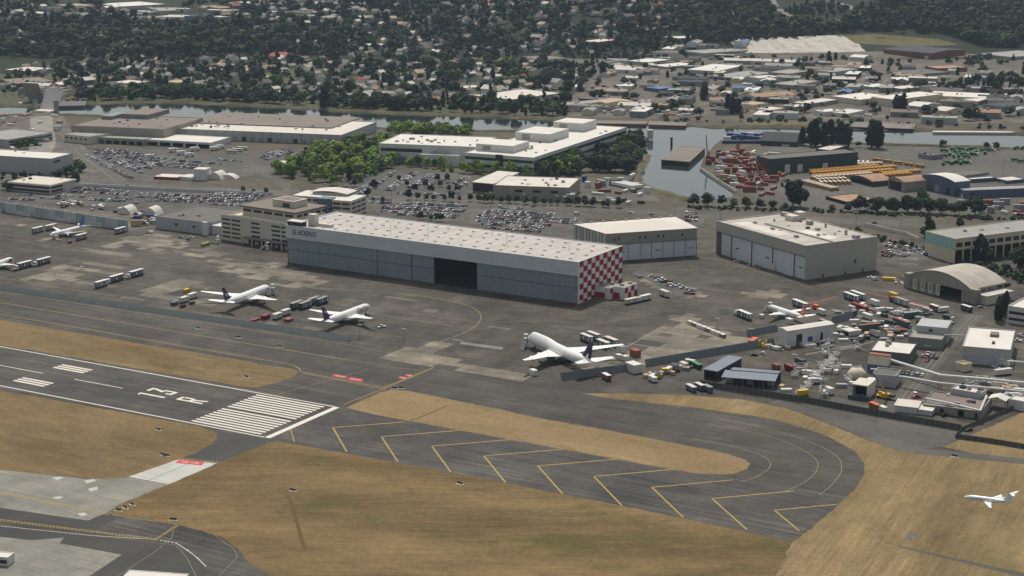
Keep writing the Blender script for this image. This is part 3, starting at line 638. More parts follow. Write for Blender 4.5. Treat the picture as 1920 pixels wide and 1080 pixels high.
MB().box(w3*.1, d3*.1, h3+.05, w3*.62, d3*.3, h3+.11).build('roof_patch', r_pale, R3); MB().box(w3*.55, d3*.45, h3+.05, w3*.9, d3*.6, h3+.11).build('roof_patch', r_white, R3)
def barrel_hangar():
    A, B = G(1703, 541), G(1820, 569.5); d_ = B-A; w = d_.length; a = math.atan2(d_.y, d_.x); h = height_at(A, 516); dep = 36
    R = thing('barrel_hangar', 'old barrel roofed hangar with open bay and folding doors', 'hangar', A, a); footprint(A, a, w, dep)
    N = 16; rise = w*.135; P = [(w*i/N, h*1.0+rise*(1-(2*i/N-1)**2)) for i in range(N+1)]
    mb = MB().box(-4, 0, 0, 0, 5, h+1).box(w, 0, 0, w+4, 5, h+.5).box(0, dep-.5, 0, w, dep, h)
    mb.poly([(0, .3, h*.82)]+[(x, .3, z) for x, z in P]+[(w, .3, h*.82)]).poly([(x, dep, z) for x, z in P]+[(w, dep, h-.1), (0, dep, h-.1)][:0])
    mb.box(0, .5, 0, .5, dep-.5, h).box(w-.5, .5, 0, w, dep-.5, h); mb.build('wall', w_drab, R)
    rm = M('roof_barrel', (178, 170, 156), .75, .16, .1, .0)
    nb = 7
    for j in range(nb):
        y0, y1 = dep*j/nb+(.0 if j else -.4), dep*(j+1)/nb-.15
        MB().loft([[(x, y, z) for x, z in P]+[(x, y, z+.4) for x, z in reversed(P)] for y in (y0, y1)]).build('roof_panel', rm, R)
    for q in range(8):
        x0 = q*w*.5/8; pl = MB().box(x0+.1, .6, 0, x0+w*.5/8-.1, 1., h*.82).build('door_leaf', r_pale if q % 2 else w_drab, R); MB().box(x0+w*.03, .52, h*.25, x0+w*.042, .6, h*.72).build('door_window', glass, pl)
    for q in range(3): x0 = w*.84+q*w*.055; MB().box(x0, .6, 0, x0+w*.05, 1., h*.82).build('door_leaf', w_drab, R)
    MB().box(w, 5, 0, w+9, dep-4, h*.62).build('side_aisle', w_beige, R); MB().box(w, 4.6, h*.62, w+9.4, dep-3.6, h*.62+.3).build('aisle_roof', r_wcor, R)
    for q in range(4): MB().box(w, 8+q*8.5, h*.68, w+.15, 14.5+q*8.5, h*.93).build('clerestory_window', glass, R)
    MB().box(-2, dep*.2, h*.55, -6, dep*.6, h*.58).box(-6, dep*.2, 0, -.5, dep*.6, h*.55).build('lean_to', w_drab, R)
    return R
barrel_hangar()
# ------------------------------------------------------------------ offices left of the hangar
R, w, d, h = bld('office_building', 'beige office block with ribbons of dark windows beside the long hangar', 'office', (414, 402.5), (540, 421), (452, 389), 469, w_beige, r_brown, back='L', maxd=40)
for f in range(5):
    z0 = h*(.12+f*.172); z1 = z0+h*.075
    wins(R, 'F', w, d, [(w*a, w*b, z0, z1) for a, b in ((.02, .14), (.16, .29), (.455, .58), (.755, .88), (.9, .995))])
wins(R, 'L', w, d, [(d*.1+i*7, d*.1+i*7+5, h*(.12+f*.172), h*(.195+f*.172)) for i in range(4) for f in range(5)])
MB().box(w*.37, -6, 5.2, w*.98, .1, 5.9).build('porch_roof', r_brown, R)
for i in range(5): MB().box(w*(.38+i*.145), -5.8, 0, w*(.38+i*.145)+.8, -5, 5.2).build('porch_column', w_beige, R)
for i in range(4): MB().box(w*(.41+i*.145), -.1, .1, w*(.5+i*.145), .05, 4.4).build('door', glass, R)
zt = h
MB().box(w*.16, 2, zt, w*1.05, d*1.35, zt+.9).build('terrace_parapet', w_beige, R)
MB().box(w*.24, 7, zt+.9, w*1.02, d*1.3, zt+7.3).build('upper_storey', w_beige, R); MB().box(w*.22, 5.5, zt+7.3, w*1.04, d*1.34, zt+8.6).build('upper_roof', r_brown, R)
for i in range(5): MB().box(w*(.25+i*.155), 6.85, zt+4, w*(.37+i*.155), 7.1, zt+6).build('window', glass, R)
for i in range(6): MB().box(w*1.02-.1, 9+i*7.2, zt+4, w*1.02+.12, 14.4+i*7.2, zt+6).build('window', glass, R)
MB().box(w*.55, 18, zt+8.6, w*.86, 34, zt+14).build('penthouse', w_beige, R); MB().box(w*.7, 17.7, zt+8.8, w*.8, 18, zt+12).build('louvre', trim, R); MB().box(w*.58, 20, zt+14, w*.83, 32, zt+14.2).build('penthouse_roof', r_brown, R)
o, a, w, d, h = frame_px((622, 375), (658, 377.5), (692, 367), 408); h2b = h
R = thing('office_building', 'low white office with stair tower of dark glass behind the hangar roof', 'office', o, a); footprint(o, a, w, d)
MB().box(0, 0, 0, w, d, h).box(-42, 8, 0, -.1, d+6, h).build('wall', w_beige, R); MB().box(.4, .4, h, w-.4, d-.4, h+.15).box(-41, 9, h, -1, d+5, h+.15).build('roof', r_white, R)
for f in range(3):
    for i in range(2): MB().box(w*(.06+i*.48), -.1, h*(.2+f*.27), w*(.46+i*.48), .05, h*(.32+f*.27)).build('window', glass, R)
    for i in range(3): MB().box(w-.05, d*(.05+i*.32), h*(.2+f*.27), w+.1, d*(.3+i*.32), h*(.32+f*.27)).build('window', glass, R)
    for i in range(3): MB().box(-40+i*9, 7.9, h*(.2+f*.27), -33+i*9, 8.05, h*(.32+f*.27)).build('window', glass, R)
MB().box(-13, -2, 0, -.3, 8, h+1.2).build('stair_tower', M('blue_glass', (96, 110, 122), .25, .1, .2, spec=.6), R)
N = 10; P = [(-30+36*i/N, h+2+1.6*math.sin(math.pi*i/N)) for i in range(N+1)]
MB().loft([[(x, y, z) for x, z in P]+[(x, y, z+.4) for x, z in reversed(P)] for y in (d*.6, d+8)]).build('curved_canopy', r_pale, R); MB().box(-28, d*.65, h, 4, d+6, h+2.2).build('roof_plant', w_lgrey, R)
R, w, d, h = bld('workshop_building', 'wide low workshop with dark gravel roof left of the office block', 'workshop', (291, 406), (388, 418), (364, 385), 440.5, w_lgrey, r_dgrey, back='L', nu=3, seed=4)
wins(R, 'F', w, d, [(w*.38, w*.43, h*.45, h*.65), (w*.72, w*.77, h*.45, h*.65)]); MB().box(w*.95, -3, 0, w*1.02, 0, h*1.1).box(w*1.02, 4, 0, w*1.2, 20, h*.75).build('stair_core', w_white, R)
# ------------------------------------------------------------------ white campus by the river
R, w, d, h = bld('campus_building', 'white two storey campus wing with band of green glass among bright trees', 'office', (710, 269.5), (893, 276.5), (738, 251), 312, w_white, r_white, back='L', nu=22, seed=11)
MB().box(2, -.12, h*.62, w*.45, .05, h*.8).build('window_band', greenglass, R); MB().box(w*.2, -.1, .1, w*.28, .05, h*.38).build('dock_door', steel, R)
MB().box(w*.45, -8, 0, w*.85, 0, h*.6).build('plant_yard', w_white, R)
for i in range(7): MB().tube((w*(.55+.03*i), -4, h*.6), (w*(.55+.03*i), -4, h*.6+3+i % 3), .9, n=8).build('stack', steel, R)
R, w, d, h = bld('campus_building', 'large white campus block with stepped plant rooms on its roof near river', 'office', (871, 287), (1000.6, 296.5), (1061.5, 232), 328.5, w_white, r_white, nu=16, seed=12)
for f in (.24, .66):
    MB().box(.5, -.12, h*f, w*.46, .05, h*(f+.17)).build('window_band', greenglass, R); MB().box(w*.56, -.12, h*f, w-.5, .05, h*(f+.17)).build('window_band', greenglass, R); MB().box(w-.05, 1, h*f, w+.12, d-1, h*(f+.17)).build('window_band', greenglass, R)
MB().box(w*.46, -1.2, h*.2, w*.56, .2, h*1.06).build('glass_bay', glass, R)
for x0, y0, x1, y1, hh in ((.04, .08, .58, .24, 7), (.1, .42, .62, .62, 8.5), (.15, .78, .62, .93, 9)):
    MB().box(w*x0, d*y0, h, w*x1, d*y1, h+hh).build('plant_room', w_white, R); MB().box(w*x0+.5, d*y0+.5, h+hh, w*x1-.5, d*y1-.5, h+hh+.1).build('plant_room_roof', r_white, R)
    MB().box(w*(x0+.1), d*y0-.1, h+1.5, w*(x0+.22), d*y0+.05, h+hh-1.5).build('louvre', r_grey, R)
R, w, d, h = bld('workshop_building', 'tan warehouse with pale roof behind a row of street trees', 'warehouse', (926, 348), (1067, 353), (1082, 334.5), 377, w_drab, r_pale, nu=10, seed=13)
wins(R, 'F', w, d, [(w*a, w*a+7, h*.55, h*.75) for a in (.28, .52, .75)]); MB().box(w*.97, -6, 0, w*1.08, 4, h*.6).build('porch', w_drab, R)
R, w, d, h = bld('showroom', 'glass fronted showroom with slanted pale roof beside the tan warehouse', 'showroom', (886, 341.5), (925, 345), (942, 327.5), 364, w_lgrey, r_pale, par=.2, style='shed', rise=3)
MB().box(.5, -.2, 1, w-.5, .1, h-.6).build('curtain_wall', glass, R)
# ------------------------------------------------------------------ long river-side factory and left foreground blocks
R, w, d, h = bld('factory_building', 'long low factory with white front roof beside the river', 'factory', (308, 241), (640, 254), (697, 229), 272, w_lgrey, r_pale, nu=20, seed=21)
MB().box(w*.02, d*.42, h, w*.86, d*1.25, h+1.2).build('back_roof', r_brown, R); units(R, w*.84, d*1.2, h+1.2, 16, 23)
for i in range(14): MB().box(w*(.3+i*.048), -.12, .1, w*(.325+i*.048), .05, h*.45).build('dock_door', steel if i % 3 else glass, R)
for i in range(18): MB().box(w*(.02+i*.054), -.3, .1, w*(.022+i*.054), 0, h).build('wall_rib', w_grey, R)
R, w, d, h = bld('factory_building', 'brown gravel roofed factory wing at the bridge end of the river', 'factory', (133, 236), (307, 243), (358, 221), 268, w_drab, r_brown, nu=9, seed=22)
MB().box(w*.2, d*.75, h, w*.5, d*1.3, h+5).build('raised_hall', w_grey, R); MB().box(w*.2+.4, d*.75+.4, h+5, w*.5-.4, d*1.3-.4, h+5.1).build('raised_roof', r_brown, R)
MB().box(w*.05, d*.6, h, w*.17, d*.95, h+4).build('penthouse', w_grey, R)
R, w, d, h = bld('loading_dock', 'grey roofed loading dock with row of dark bays at the car park', 'loading dock', (168, 257), (270, 262.5), (196, 244.5), 273, w_drab, r_grey, back='L', front=lambda w, h: [(w*(.02+i*.14), w*(.02+i*.14)+w*.1, h*.62) for i in range(7)])
R, w, d, h = bld('loading_dock', 'bright white canopy over open truck docks', 'loading dock', (271.5, 262), (395, 268.5), (417, 257), 278.5, w_white, r_white, front=lambda w, h: [(w*(.03+i*.195), w*(.03+i*.195)+w*.165, h*.7) for i in range(5)])
R, w, d, h = bld('brick_annex', 'small beige annex with square windows at left of the dock', 'annex', (120, 252), (167, 257), (178, 246), 271, w_beige, r_grey)
wins(R, 'F', w, d, [(w*(.05+i*.19), w*(.15+i*.19), h*.5, h*.75) for i in range(5)])
R, w, d, h = bld('workshop_building', 'large blank walled warehouse with white roof at left edge', 'warehouse', (-70, 289), (96, 298.5), (125, 287.5), 328, w_lgrey, r_white, nu=5, seed=31); MB().box(w-.02, d*.1, h*.72, w+.1, d*.4, h*.84).build('wall_sign', glass, R)
R, w, d, h = bld('office_building', 'two storey flat roofed office with deep eaves at left edge', 'office', (18, 341), (94, 347.5), (120, 335), 364, w_beige, r_brown, nu=4, seed=32)
for f in (.12, .55): MB().box(1, -.12, h*f, w-1, .05, h*(f+.25)).build('window_band', glass, R); MB().box(w-.05, 1, h*f, w+.12, d*.5, h*(f+.25)).build('window_band', glass, R)
MB().box(-1.5, -1.5, h*.84, w+1.5, d+1.5, h*1.04).build('eaves', w_beige, R)
R, w, d, h = bld('office_building', 'white office with strip windows near the bridge at left edge', 'office', (-60, 255), (14, 263), (61, 245.5), 277, w_lgrey, r_grey)
for f in (.2, .6): MB().box(w-.05, 2, h*f, w+.12, d-2, h*(f+.2)).build('window_band', glass, R)
# ------------------------------------------------------------------ aircraft
a_white = M('aircraft_white', (236, 235, 230), .3, .02, .2, spec=.5); a_grey = M('aircraft_grey', (176, 178, 180), .4, .04, .3); a_dark = M('aircraft_dark', (40, 42, 46), .5, .05, .5); a_glass = M('cockpit_glass', (24, 28, 34), .1, .05, 1, spec=.7)
def airfoil(xle, y, z, c, t, vertical=False):
    pts = [(0, 0), (.06, .42), (.25, .5), (.6, .34), (1, .03), (1, -.03), (.6, -.22), (.25, -.36), (.06, -.3)]
    return [(xle-p*c, y+q*t, z) if vertical else (xle-p*c, y, z+q*t) for p, q in pts]
def revolve(mb, prof, x0, y, z, m=0, n=14):
    mb.loft([[(x0-x, y+r*math.cos(2*math.pi*i/n), z+r*math.sin(2*math.pi*i/n)) for i in range(n)] for x, r in prof], m, caps=True)
def airliner(name, label, nose, head, L, span, R, zc, fin_mat, engines, sweep=32, hump=False, winglet=None, aft=None, rootc=.17, tailh=None, stabspan=.34, wing_x=.3, ngear=2, eng_r=1.7, eng_l=5.2, pitchz=0, red_front=None, win=True):
    root = thing(name, label, 'airplane', nose, head); mb = MB(); n = 20; st = []
    nl, tl = R*2.6, L*.30
    for i in range(9): t = (i/8)**1.6; st.append((t*nl, R*math.sqrt(max(.004, 1-(1-t)**2.1)), -.28*R*(1-t)**1.5))
    for q in (.12, .2, .3, .4, .5, .6, .66): 
        if q*L > nl and q*L < L-tl: st.append((q*L, R, 0))
    for i in range(9): t = i/8; st.append((L-tl+tl*t, R*(1-.93*t**1.55), R*.62*t**1.4))
    rings = []
    for x, r, dz in st:
        hb = 0
        if hump: t = x/L; hb = .42*max(0, min(1, t/.06))*(1 if t < .33 else max(0, 1-(t-.33)/.09))
        rg = []
        for i in range(n):
            a = 2*math.pi*i/n; c, s = math.cos(a), math.sin(a); k = 1+hb*max(0, s)**1.5; rg.append((-x, r*c*(1-.12*hb*max(0, s)), zc+dz+r*s*k))
        rings.append(rg)
    mats = [a_white, aft or a_white, red_front or a_white]; mb.loft(rings, 0)
    if aft or red_front:
        for fi, f in enumerate(mb.f):
            xs = sum(mb.v[i][0] for i in f)/len(f); zs = sum(mb.v[i][2] for i in f)/len(f)
            if aft and xs < -L*.845 and zs > zc-.2*R: mb.m[fi] = 1
            if red_front and -L*.2 < xs < -L*.06 and zs < zc+.55*R: mb.m[fi] = 2
    fus = mb.build('fuselage', mats, root, True)
    # cockpit windows, cabin line, doors
    ck = MB(); cz = zc+R*(.95 if hump else .42); cx = nl*(.26 if not hump else .34)
    for s in (-1, 1):
        for j in range(3): y0, y1 = s*R*(.06+.24*j), s*R*(.26+.24*j); x0 = -cx+.05-j*j*.16*R; ck.poly([(x0, y0, cz), (x0-.1*R-.12*j*R, y1, cz), (x0-.3*R-.12*j*R, y1, cz+.24*R), (x0-.22*R, y0, cz+.26*R)])
    ck.build('cockpit_window', a_glass, fus)
    def side(th, x): return [(x, s*(R+.02)*math.cos(th), zc+(R+.02)*math.sin(th)) for s in (-1, 1)]
    for x, wd in ((-L*.09, 1.1), (-L*.3, 1.1), (-L*.62, 1.1)):
        for s in (-1, 1):
            P = [(x+e*wd/2, s*(R+.03)*math.cos(t), zc+(R+.03)*math.sin(t)) for e, t in ((-1, -.12), (1, -.12), (1, .62), (-1, .62))]; MB().poly(P).build('door', a_grey, root)
    if win:
        wm = MB(); x = -L*.11
        while x > -L*.8:
            if not -L*.31 < x < -L*.29:
                for s in (-1, 1): wm.poly([(x+e*.16, s*(R+.025)*math.cos(t), zc+(R+.025)*math.sin(t)) for e, t in ((-1, .2), (1, .2), (1, .2+.42/R), (-1, .2+.42/R))])
            x -= 1.02
        tag(wm.build('window_row', a_glass, root), kind='stuff')
    # wings
    th = math.tan(math.radians(sweep)); hs = span/2; cr = L*rootc*1.25; xr = -L*wing_x; zr = zc-R*.62; dih = math.tan(math.radians(6))
    for s in (-1, 1):
        sec = []
        for f, c, t in ((0, cr*1.12, .13), (.11, cr, .125), (.37, cr*.56, .11), (.75, cr*.34, .1), (1, cr*.15, .09)):
            y = hs*f; zz = zr+y*dih+(hs*.03*f**2); sec.append([(p[0], s*p[1], p[2]) for p in airfoil(xr-y*th, y, zz, c, c*t)])
        if s > 0: sec = [r[::-1] for r in sec]
        wg = MB().loft(sec, 0).build('wing', a_white, root, False)
        tipx = xr-hs*th; tz = zr+hs*dih+hs*.03
        if winglet: MB().loft([[(tipx-q*cr*.15-dx, s*(hs+dy+o), tz+dz) for q, o in ((0, 0), (.4, .08), (1, 0), (.4, -.08))] for dx, dy, dz in ((0, 0, 0), (1.1, .25, 1.2), (1.8, .5, 2.4))]).build('winglet', winglet, wg)
        for f in (.22, .42, .58, .72):
            y = hs*f; xb = xr-y*th-cr*(.9 if f < .3 else .5); MB().loft([[(xb+dx, s*(y+b), zr+y*dih-.5+cz2) for b, cz2 in ((-.25*k, 0), (0, -.45*k), (.25*k, 0), (0, .2*k))] for dx, k in ((2., .3), (.8, 1), (-1.6, .2))]).build('flap_fairing', a_grey, wg)
    for f in engines:
        for s in (-1, 1):
            y = hs*f; ex = xr-y*th+eng_l*.62; ez = zr+y*dih-eng_r*1.15
            e = MB(); revolve(e, [(0, eng_r*.86), (.15, eng_r*.97), (eng_l*.3, eng_r*1.03), (eng_l*.62, eng_r*.9), (eng_l*.7, eng_r*.74)], ex, s*y, ez)
            eo = e.build('engine', a_white if f < 1 else a_grey, root, True)
            e = MB(); revolve(e, [(eng_l*.68, eng_r*.55), (eng_l*.95, eng_r*.36), (eng_l*1.08, .05)], ex, s*y, ez); e.build('exhaust_cone', a_grey, eo, True)
            e = MB(); revolve(e, [(-.03, eng_r*.8), (.02, eng_r*.81)], ex, s*y, ez); e.build('intake', a_dark, eo)
            MB().loft([[(ex-eng_l*.25, s*y+o, ez+eng_r*.9) for o in (-.18, .18)]+[(ex-eng_l*1.15, s*y+o, ez+eng_r*.7) for o in (.18, -.18)], [(ex-eng_l*.45, s*y+o, zr+y*dih+.25) for o in (-.18, .18)]+[(ex-eng_l*1.2, s*y+o, zr+y*dih+.05) for o in (.18, -.18)]]).build('pylon', a_white, eo)
    # fin and stabilisers
    fh = tailh-(zc+R*.7); fx = -L*.80; fc = L*.135
    sec = [airfoil(fx-q*fh*.82, 0, zc+R*.55+q*fh, fc*(1-.62*q), fc*.1*(1-.55*q), True) for q in (0, .35, .7, 1)]
    fin = MB().loft(sec).build('tail_fin', fin_mat, root)
    for s in (-1, 1):
        sh = span*stabspan/2; sec = [[(p[0], s*p[1], p[2]) for p in airfoil(-L*.865-q*sh*.62, q*sh+.2, zc+R*.5+q*sh*.12, fc*.85*(1-.58*q), fc*.08*(1-.5*q))] for q in (0, .5, 1)]
        if s > 0: sec = [r[::-1] for r in sec]
        MB().loft(sec).build('stabiliser', a_white, root)
    # landing gear
    def gear(x, y, wr, nw):
        g = MB().tube((x, y, wr), (x, y, zc-R*.5), .28, n=6).build('landing_gear', a_grey, root); wm = MB()
        for i in range(nw):
            for s in (-1, 1): wm.tube((x+(i-(nw-1)/2)*wr*2.3, y+s*wr*.45, wr), (x+(i-(nw-1)/2)*wr*2.3, y+s*wr*1.15, wr), wr, n=10)
        wm.build('wheel', asphd, g)
    wr = R*.2+.08; gear(-L*.09, 0, wr*.85, 1)
    for s in (-1, 1): gear(-L*(wing_x+.2), s*R*1.55, wr, ngear)
    if hump: 
        for s in (-1, 1): gear(-L*(wing_x+.24), s*R*.6, wr, ngear)
    return root, fin, dict(fx=fx, fh=fh, fc=fc, fz=zc+R*.55, R=R, zc=zc, L=L)
def fin_point(D, c, q, off):    # c along chord 0..1, q up the fin
    x = D['fx']-q*D['fh']*.82-c*D['fc']*(1-.62*q); return (x, off, D['fz']+q*D['fh'])
def fin_patch(fin, D, polys, mat, name='fin_emblem'):
    for s in (-1, 1):
        mb = MB()
        for P in polys: mb.poly([fin_point(D, c, q, s*(D['fc']*.055*(1-.5*q)+.05)) for c, q in P])
        mb.build(name, mat, fin)
def fuselage_text(root, D, txt, size, x, th, mat, side_, name='fuselage_lettering', dx=0):
    me = text_mesh(txt, size, 0, name); me.materials.append(mat); R = D['R']+.06
    import bmesh
    bm = bmesh.new(); bm.from_mesh(me); bmesh.ops.triangulate(bm, faces=bm.faces); bmesh.ops.subdivide_edges(bm, edges=[e for e in bm.edges if e.calc_length() > .5], cuts=2); bm.to_mesh(me); bm.free()
    for v in me.vertices:
        a = th+v.co.y/R; xx = x+(v.co.x+dx)*(1 if side_ < 0 else -1); v.co = (xx, side_*R*math.cos(a), D['zc']+R*math.sin(a))
    return link(name, me, root)
def heading(n, t): return math.atan2(n.y-t.y, n.x-t.x)
def nosed(u, v, z): p = G(u, v, z); return Vector((p.x, p.y, 0))
navy = M('livery_navy', (38, 40, 84), .35, .03, .3); purple = M('livery_purple', (62, 34, 92), .35, .03, .3); cyanb = M('livery_blue', (40, 92, 168), .35, .03, .3); orng = M('livery_orange', (226, 92, 40), .35, .03, .3); redl = M('livery_red', (196, 40, 60), .35, .03, .3)
n_, t_ = nosed(992, 631, 6), nosed(1113, 678, 8)
r, fin, D = airliner('jumbo_jet', 'white four engine jumbo jet with indigo tail and stairs at its nose', n_, heading(n_, t_), 75, 68, 3.25, 6.0, navy, (.33, .61), 37, True, tailh=19, win=False, rootc=.165, wing_x=.335, stabspan=.36, eng_r=1.55, eng_l=5.2)
fin_patch(fin, D, [[(.45, .03), (.72, .03), (.74, .3), (.56, .36)]], a_white)
n_, t_ = nosed(505.5, 538, 5.2), nosed(417, 568, 6.5)
r, fin, D = airliner('wide_body_jet', 'white widebody jet with navy tail numbered 787 and stairs at nose', n_, heading(n_, t_), 57, 60, 2.9, 5.2, navy, (.33,), 33, tailh=17, stabspan=.33, wing_x=.3, eng_r=1.75)
for s in (-1, 1):
    me = text_mesh('787', 3.4, 0, 'fin_lettering'); me.materials.append(a_white)
    for v in me.vertices: X, Y = v.co.x, v.co.y; p = fin_point(D, .45, .42, 0); v.co = (p[0]+(X*.9-Y*.55)*(1 if s < 0 else -1)*1. if s < 0 else p[0]-(X*.9)-Y*.55, s*(D['fc']*.05+.1), p[2]+Y)
    link('fin_lettering', me, fin)
st_ = MB()
for s in (-1, 1):
    st_.poly([(-4, s*(D['R']+.05), D['zc']+.25), (-50, s*(D['R']*.62), D['zc']+1.35), (-50, s*(D['R']*.6), D['zc']+1.55), (-4, s*(D['R']+.05), D['zc']+.4)])
st_.build('cheat_line', navy, r)
n_, t_ = nosed(693, 573, 5.2), nosed(611, 600, 6.5)
r, fin, D = airliner('cargo_jet', 'white cargo jet with purple tail and large lettering by its nose', n_, heading(n_, t_), 54.5, 48.5, 2.6, 5.2, purple, (.33,), 32, tailh=16, aft=purple, win=False, stabspan=.38, wing_x=.31, eng_r=1.5, eng_l=5)
for s in (-1, 1):
    fuselage_text(r, D, 'Fed', 4.2, -11.6, .25, purple, s, dx=-2.4); fuselage_text(r, D, 'Ex', 4.2, -11.6, .25, M('livery_crimson', (196, 44, 70), .35, .03, .3), s, dx=3.7)
fin_patch(fin, D, [[(.2, .5), (.75, .62), (.75, .68), (.2, .58)]], a_white)
n_, t_ = nosed(94, 441, 3.6), nosed(158, 423, 4.6)
r, fin, D = airliner('narrow_body_jet', 'white and blue twin jet with tall blue tail before the panel fence', n_, heading(n_, t_), 39.5, 35, 1.9, 3.7, cyanb, (.31,), 28, tailh=12.5, winglet=a_white, stabspan=.4, ngear=1, eng_r=1.05, eng_l=3.6)
fin_patch(fin, D, [[(.15, .35), (.6, .5), (.8, .78), (.4, .62)]], M('livery_light_blue', (120, 160, 210), .4, .03, .3))
MB().poly([(-16, -1.93, 3.2), (-33, -1.5, 4.2), (-33, -1.2, 4.9), (-22, -1.92, 3.9)]).poly([(-16, 1.93, 3.2), (-33, 1.5, 4.2), (-33, 1.2, 4.9), (-22, 1.92, 3.9)]).build('blue_swoosh', cyanb, r)
n_, t_ = nosed(1441, 574.5, 3.6), nosed(1511, 594.5, 4.6)
r, fin, D = airliner('narrow_body_jet', 'white twin jet with orange tail and orange wing tips near the fuel yard', n_, heading(n_, t_), 38, 35, 1.9, 3.7, orng, (.31,), 28, tailh=12.5, winglet=orng, stabspan=.4, ngear=1, eng_r=1.05, eng_l=3.6)
ring = [(.45+.26*math.cos(t*math.pi/6), .42+.24*math.sin(t*math.pi/6)) for t in range(12)]; rin = [(.45+.13*math.cos(t*math.pi/6), .42+.13*math.sin(t*math.pi/6)) for t in range(12)]
fin_patch(fin, D, [[ring[i], ring[(i+1) % 12], rin[(i+1) % 12], rin[i]] for i in range(12)], a_white)
n_ = nosed(24, 485, 3.6); t_ = nosed(-42, 505, 4.6)
r, fin, D = airliner('narrow_body_jet', 'white twin jet with red band near its nose cut off at left edge', n_, heading(n_, t_), 38, 35, 1.9, 3.7, redl, (.31,), 28, tailh=12.5, winglet=redl, stabspan=.4, ngear=1, eng_r=1.05, eng_l=3.6, red_front=redl)
# business jet on approach: on the extended centreline, heading -X
def business_jet():
    best = None
    for i in range(400):
        x = 250+i
        for z in range(10, 70, 2):
            u, v = pix((x, 0, z)); e = (u-1845)**2+(v-936)**2
            if best is None or e < best[0]: best = (e, x, z)
    P = CAM+ray(1808, 931)*((Vector((best[1], 0, best[2]))-CAM).dot(cF)*.7)
    R0 = thing('business_jet', 'small white business jet flying low over the dry grass', 'airplane', P, math.pi); R0.rotation_euler = (0, math.radians(3), math.pi); R0.scale = (.66, .66, .66)
    L, R = 22, 1.15; rings = []; n = 14
    for i in range(7): t = (i/6)**1.5; rings.append((t*4.2, R*math.sqrt(max(.003, 1-(1-t)**2)), -.3*R*(1-t)**1.5))
    rings += [(8, R, 0), (13, R, 0)]
    for i in range(1, 6): t = i/5; rings.append((13+9*t, R*(1-.9*t**1.5), R*.5*t**1.3))
    f = MB().loft([[(-a, r*math.cos(2*math.pi*i/n), dz+r*math.sin(2*math.pi*i/n)) for i in range(n)] for a, r, dz in rings]).build('fuselage', a_white, R0, True)
    MB().poly([(-1.9, -.4, .42), (-1.9, .4, .42), (-2.7, .75, .85), (-2.7, -.75, .85)]).build('cockpit_window', a_glass, f)
    for s in (-1, 1):
        def sym(sec): return [[(p[0], s*p[1], p[2]) for p in r][::(1 if s < 0 else -1)] for r in sec]
        MB().loft(sym([airfoil(-8.2, 0, -.8, 4.6, .5), airfoil(-10.2, 3.4, -.65, 2.6, .28), airfoil(-13.6, 9.4, -.3, 1.1, .12)])).build('wing', a_white, R0)
        MB().loft(sym([airfoil(-20, .1, 4.1, 2.2, .2), airfoil(-22, 3.6, 4.2, 1.1, .1)])).build('stabiliser', a_white, R0)
        e = MB(); revolve(e, [(0, .6), (.4, .72), (2.5, .72), (3.9, .48)], -14.2, s*1.9, .65, n=12); eo = e.build('engine', a_white, R0, True)
        e = MB(); revolve(e, [(-.03, .55), (.03, .55)], -14.2, s*1.9, .65, n=12); e.build('intake', a_dark, eo)
        MB().box(-17.4, min(s*.7, s*1.5), .45, -15, max(s*.7, s*1.5), .75).build('pylon', a_white, eo)
        for k in range(6): MB().poly([(-4.6-k*1.1, s*(R+.02)*math.cos(t), (R+.02)*math.sin(t)) for t in (.15, .42)]+[(-5.1-k*1.1, s*(R+.02)*math.cos(t), (R+.02)*math.sin(t)) for t in (.42, .15)]).build('cabin_window', a_glass, f)
    MB().loft([airfoil(-16.6-q*3.4, 0, .7+q*3.6, 4.2-q*1.7, .4-.2*q, True) for q in (0, .5, 1)]).build('tail_fin', a_white, R0)
    return R0
business_jet()
# ------------------------------------------------------------------ river, roads, lots
def water_mat():
    m, t, b = newmat('river_water'); b.inputs['Base Color'].default_value = (.02, .03, .027, 1); b.inputs['Roughness'].default_value = .06; b.inputs['Specular IOR Level'].default_value = .5; b.inputs['IOR'].default_value = 1.33
    n = t.noise(t.pos((1, 1, 1)), .12, 4, .6); t.bump(n, .12, .25); return m
RIVER = [(-200, 196), (100, 199), (160, 194), (320, 191), (520, 200), (640, 207), (760, 213), (920, 218), (1050, 225), (1180, 231), (1280, 235), (1400, 239), (1560, 238), (1650, 243), (1760, 244), (1920, 250), (2200, 262), (2200, 296), (1920, 280), (1760, 275), (1680, 273), (1600, 269), (1520, 265), (1460, 264), (1400, 268), (1352, 262), (1336, 276), (1318, 300), (1312, 318), (1340, 338), (1378, 362), (1372, 370), (1300, 379), (1262, 370), (1225, 358), (1196, 347), (1184, 330), (1196, 312), (1210, 292), (1214, 268), (1200, 258), (1090, 256), (1060, 250), (880, 246), (740, 242), (640, 238), (300, 222), (110, 216), (-200, 222)]
RW = [G(*p) for p in RIVER]; RWP = [(p.x, p.y) for p in RW]
river = sheet('river', RIVER, .07, water_mat())
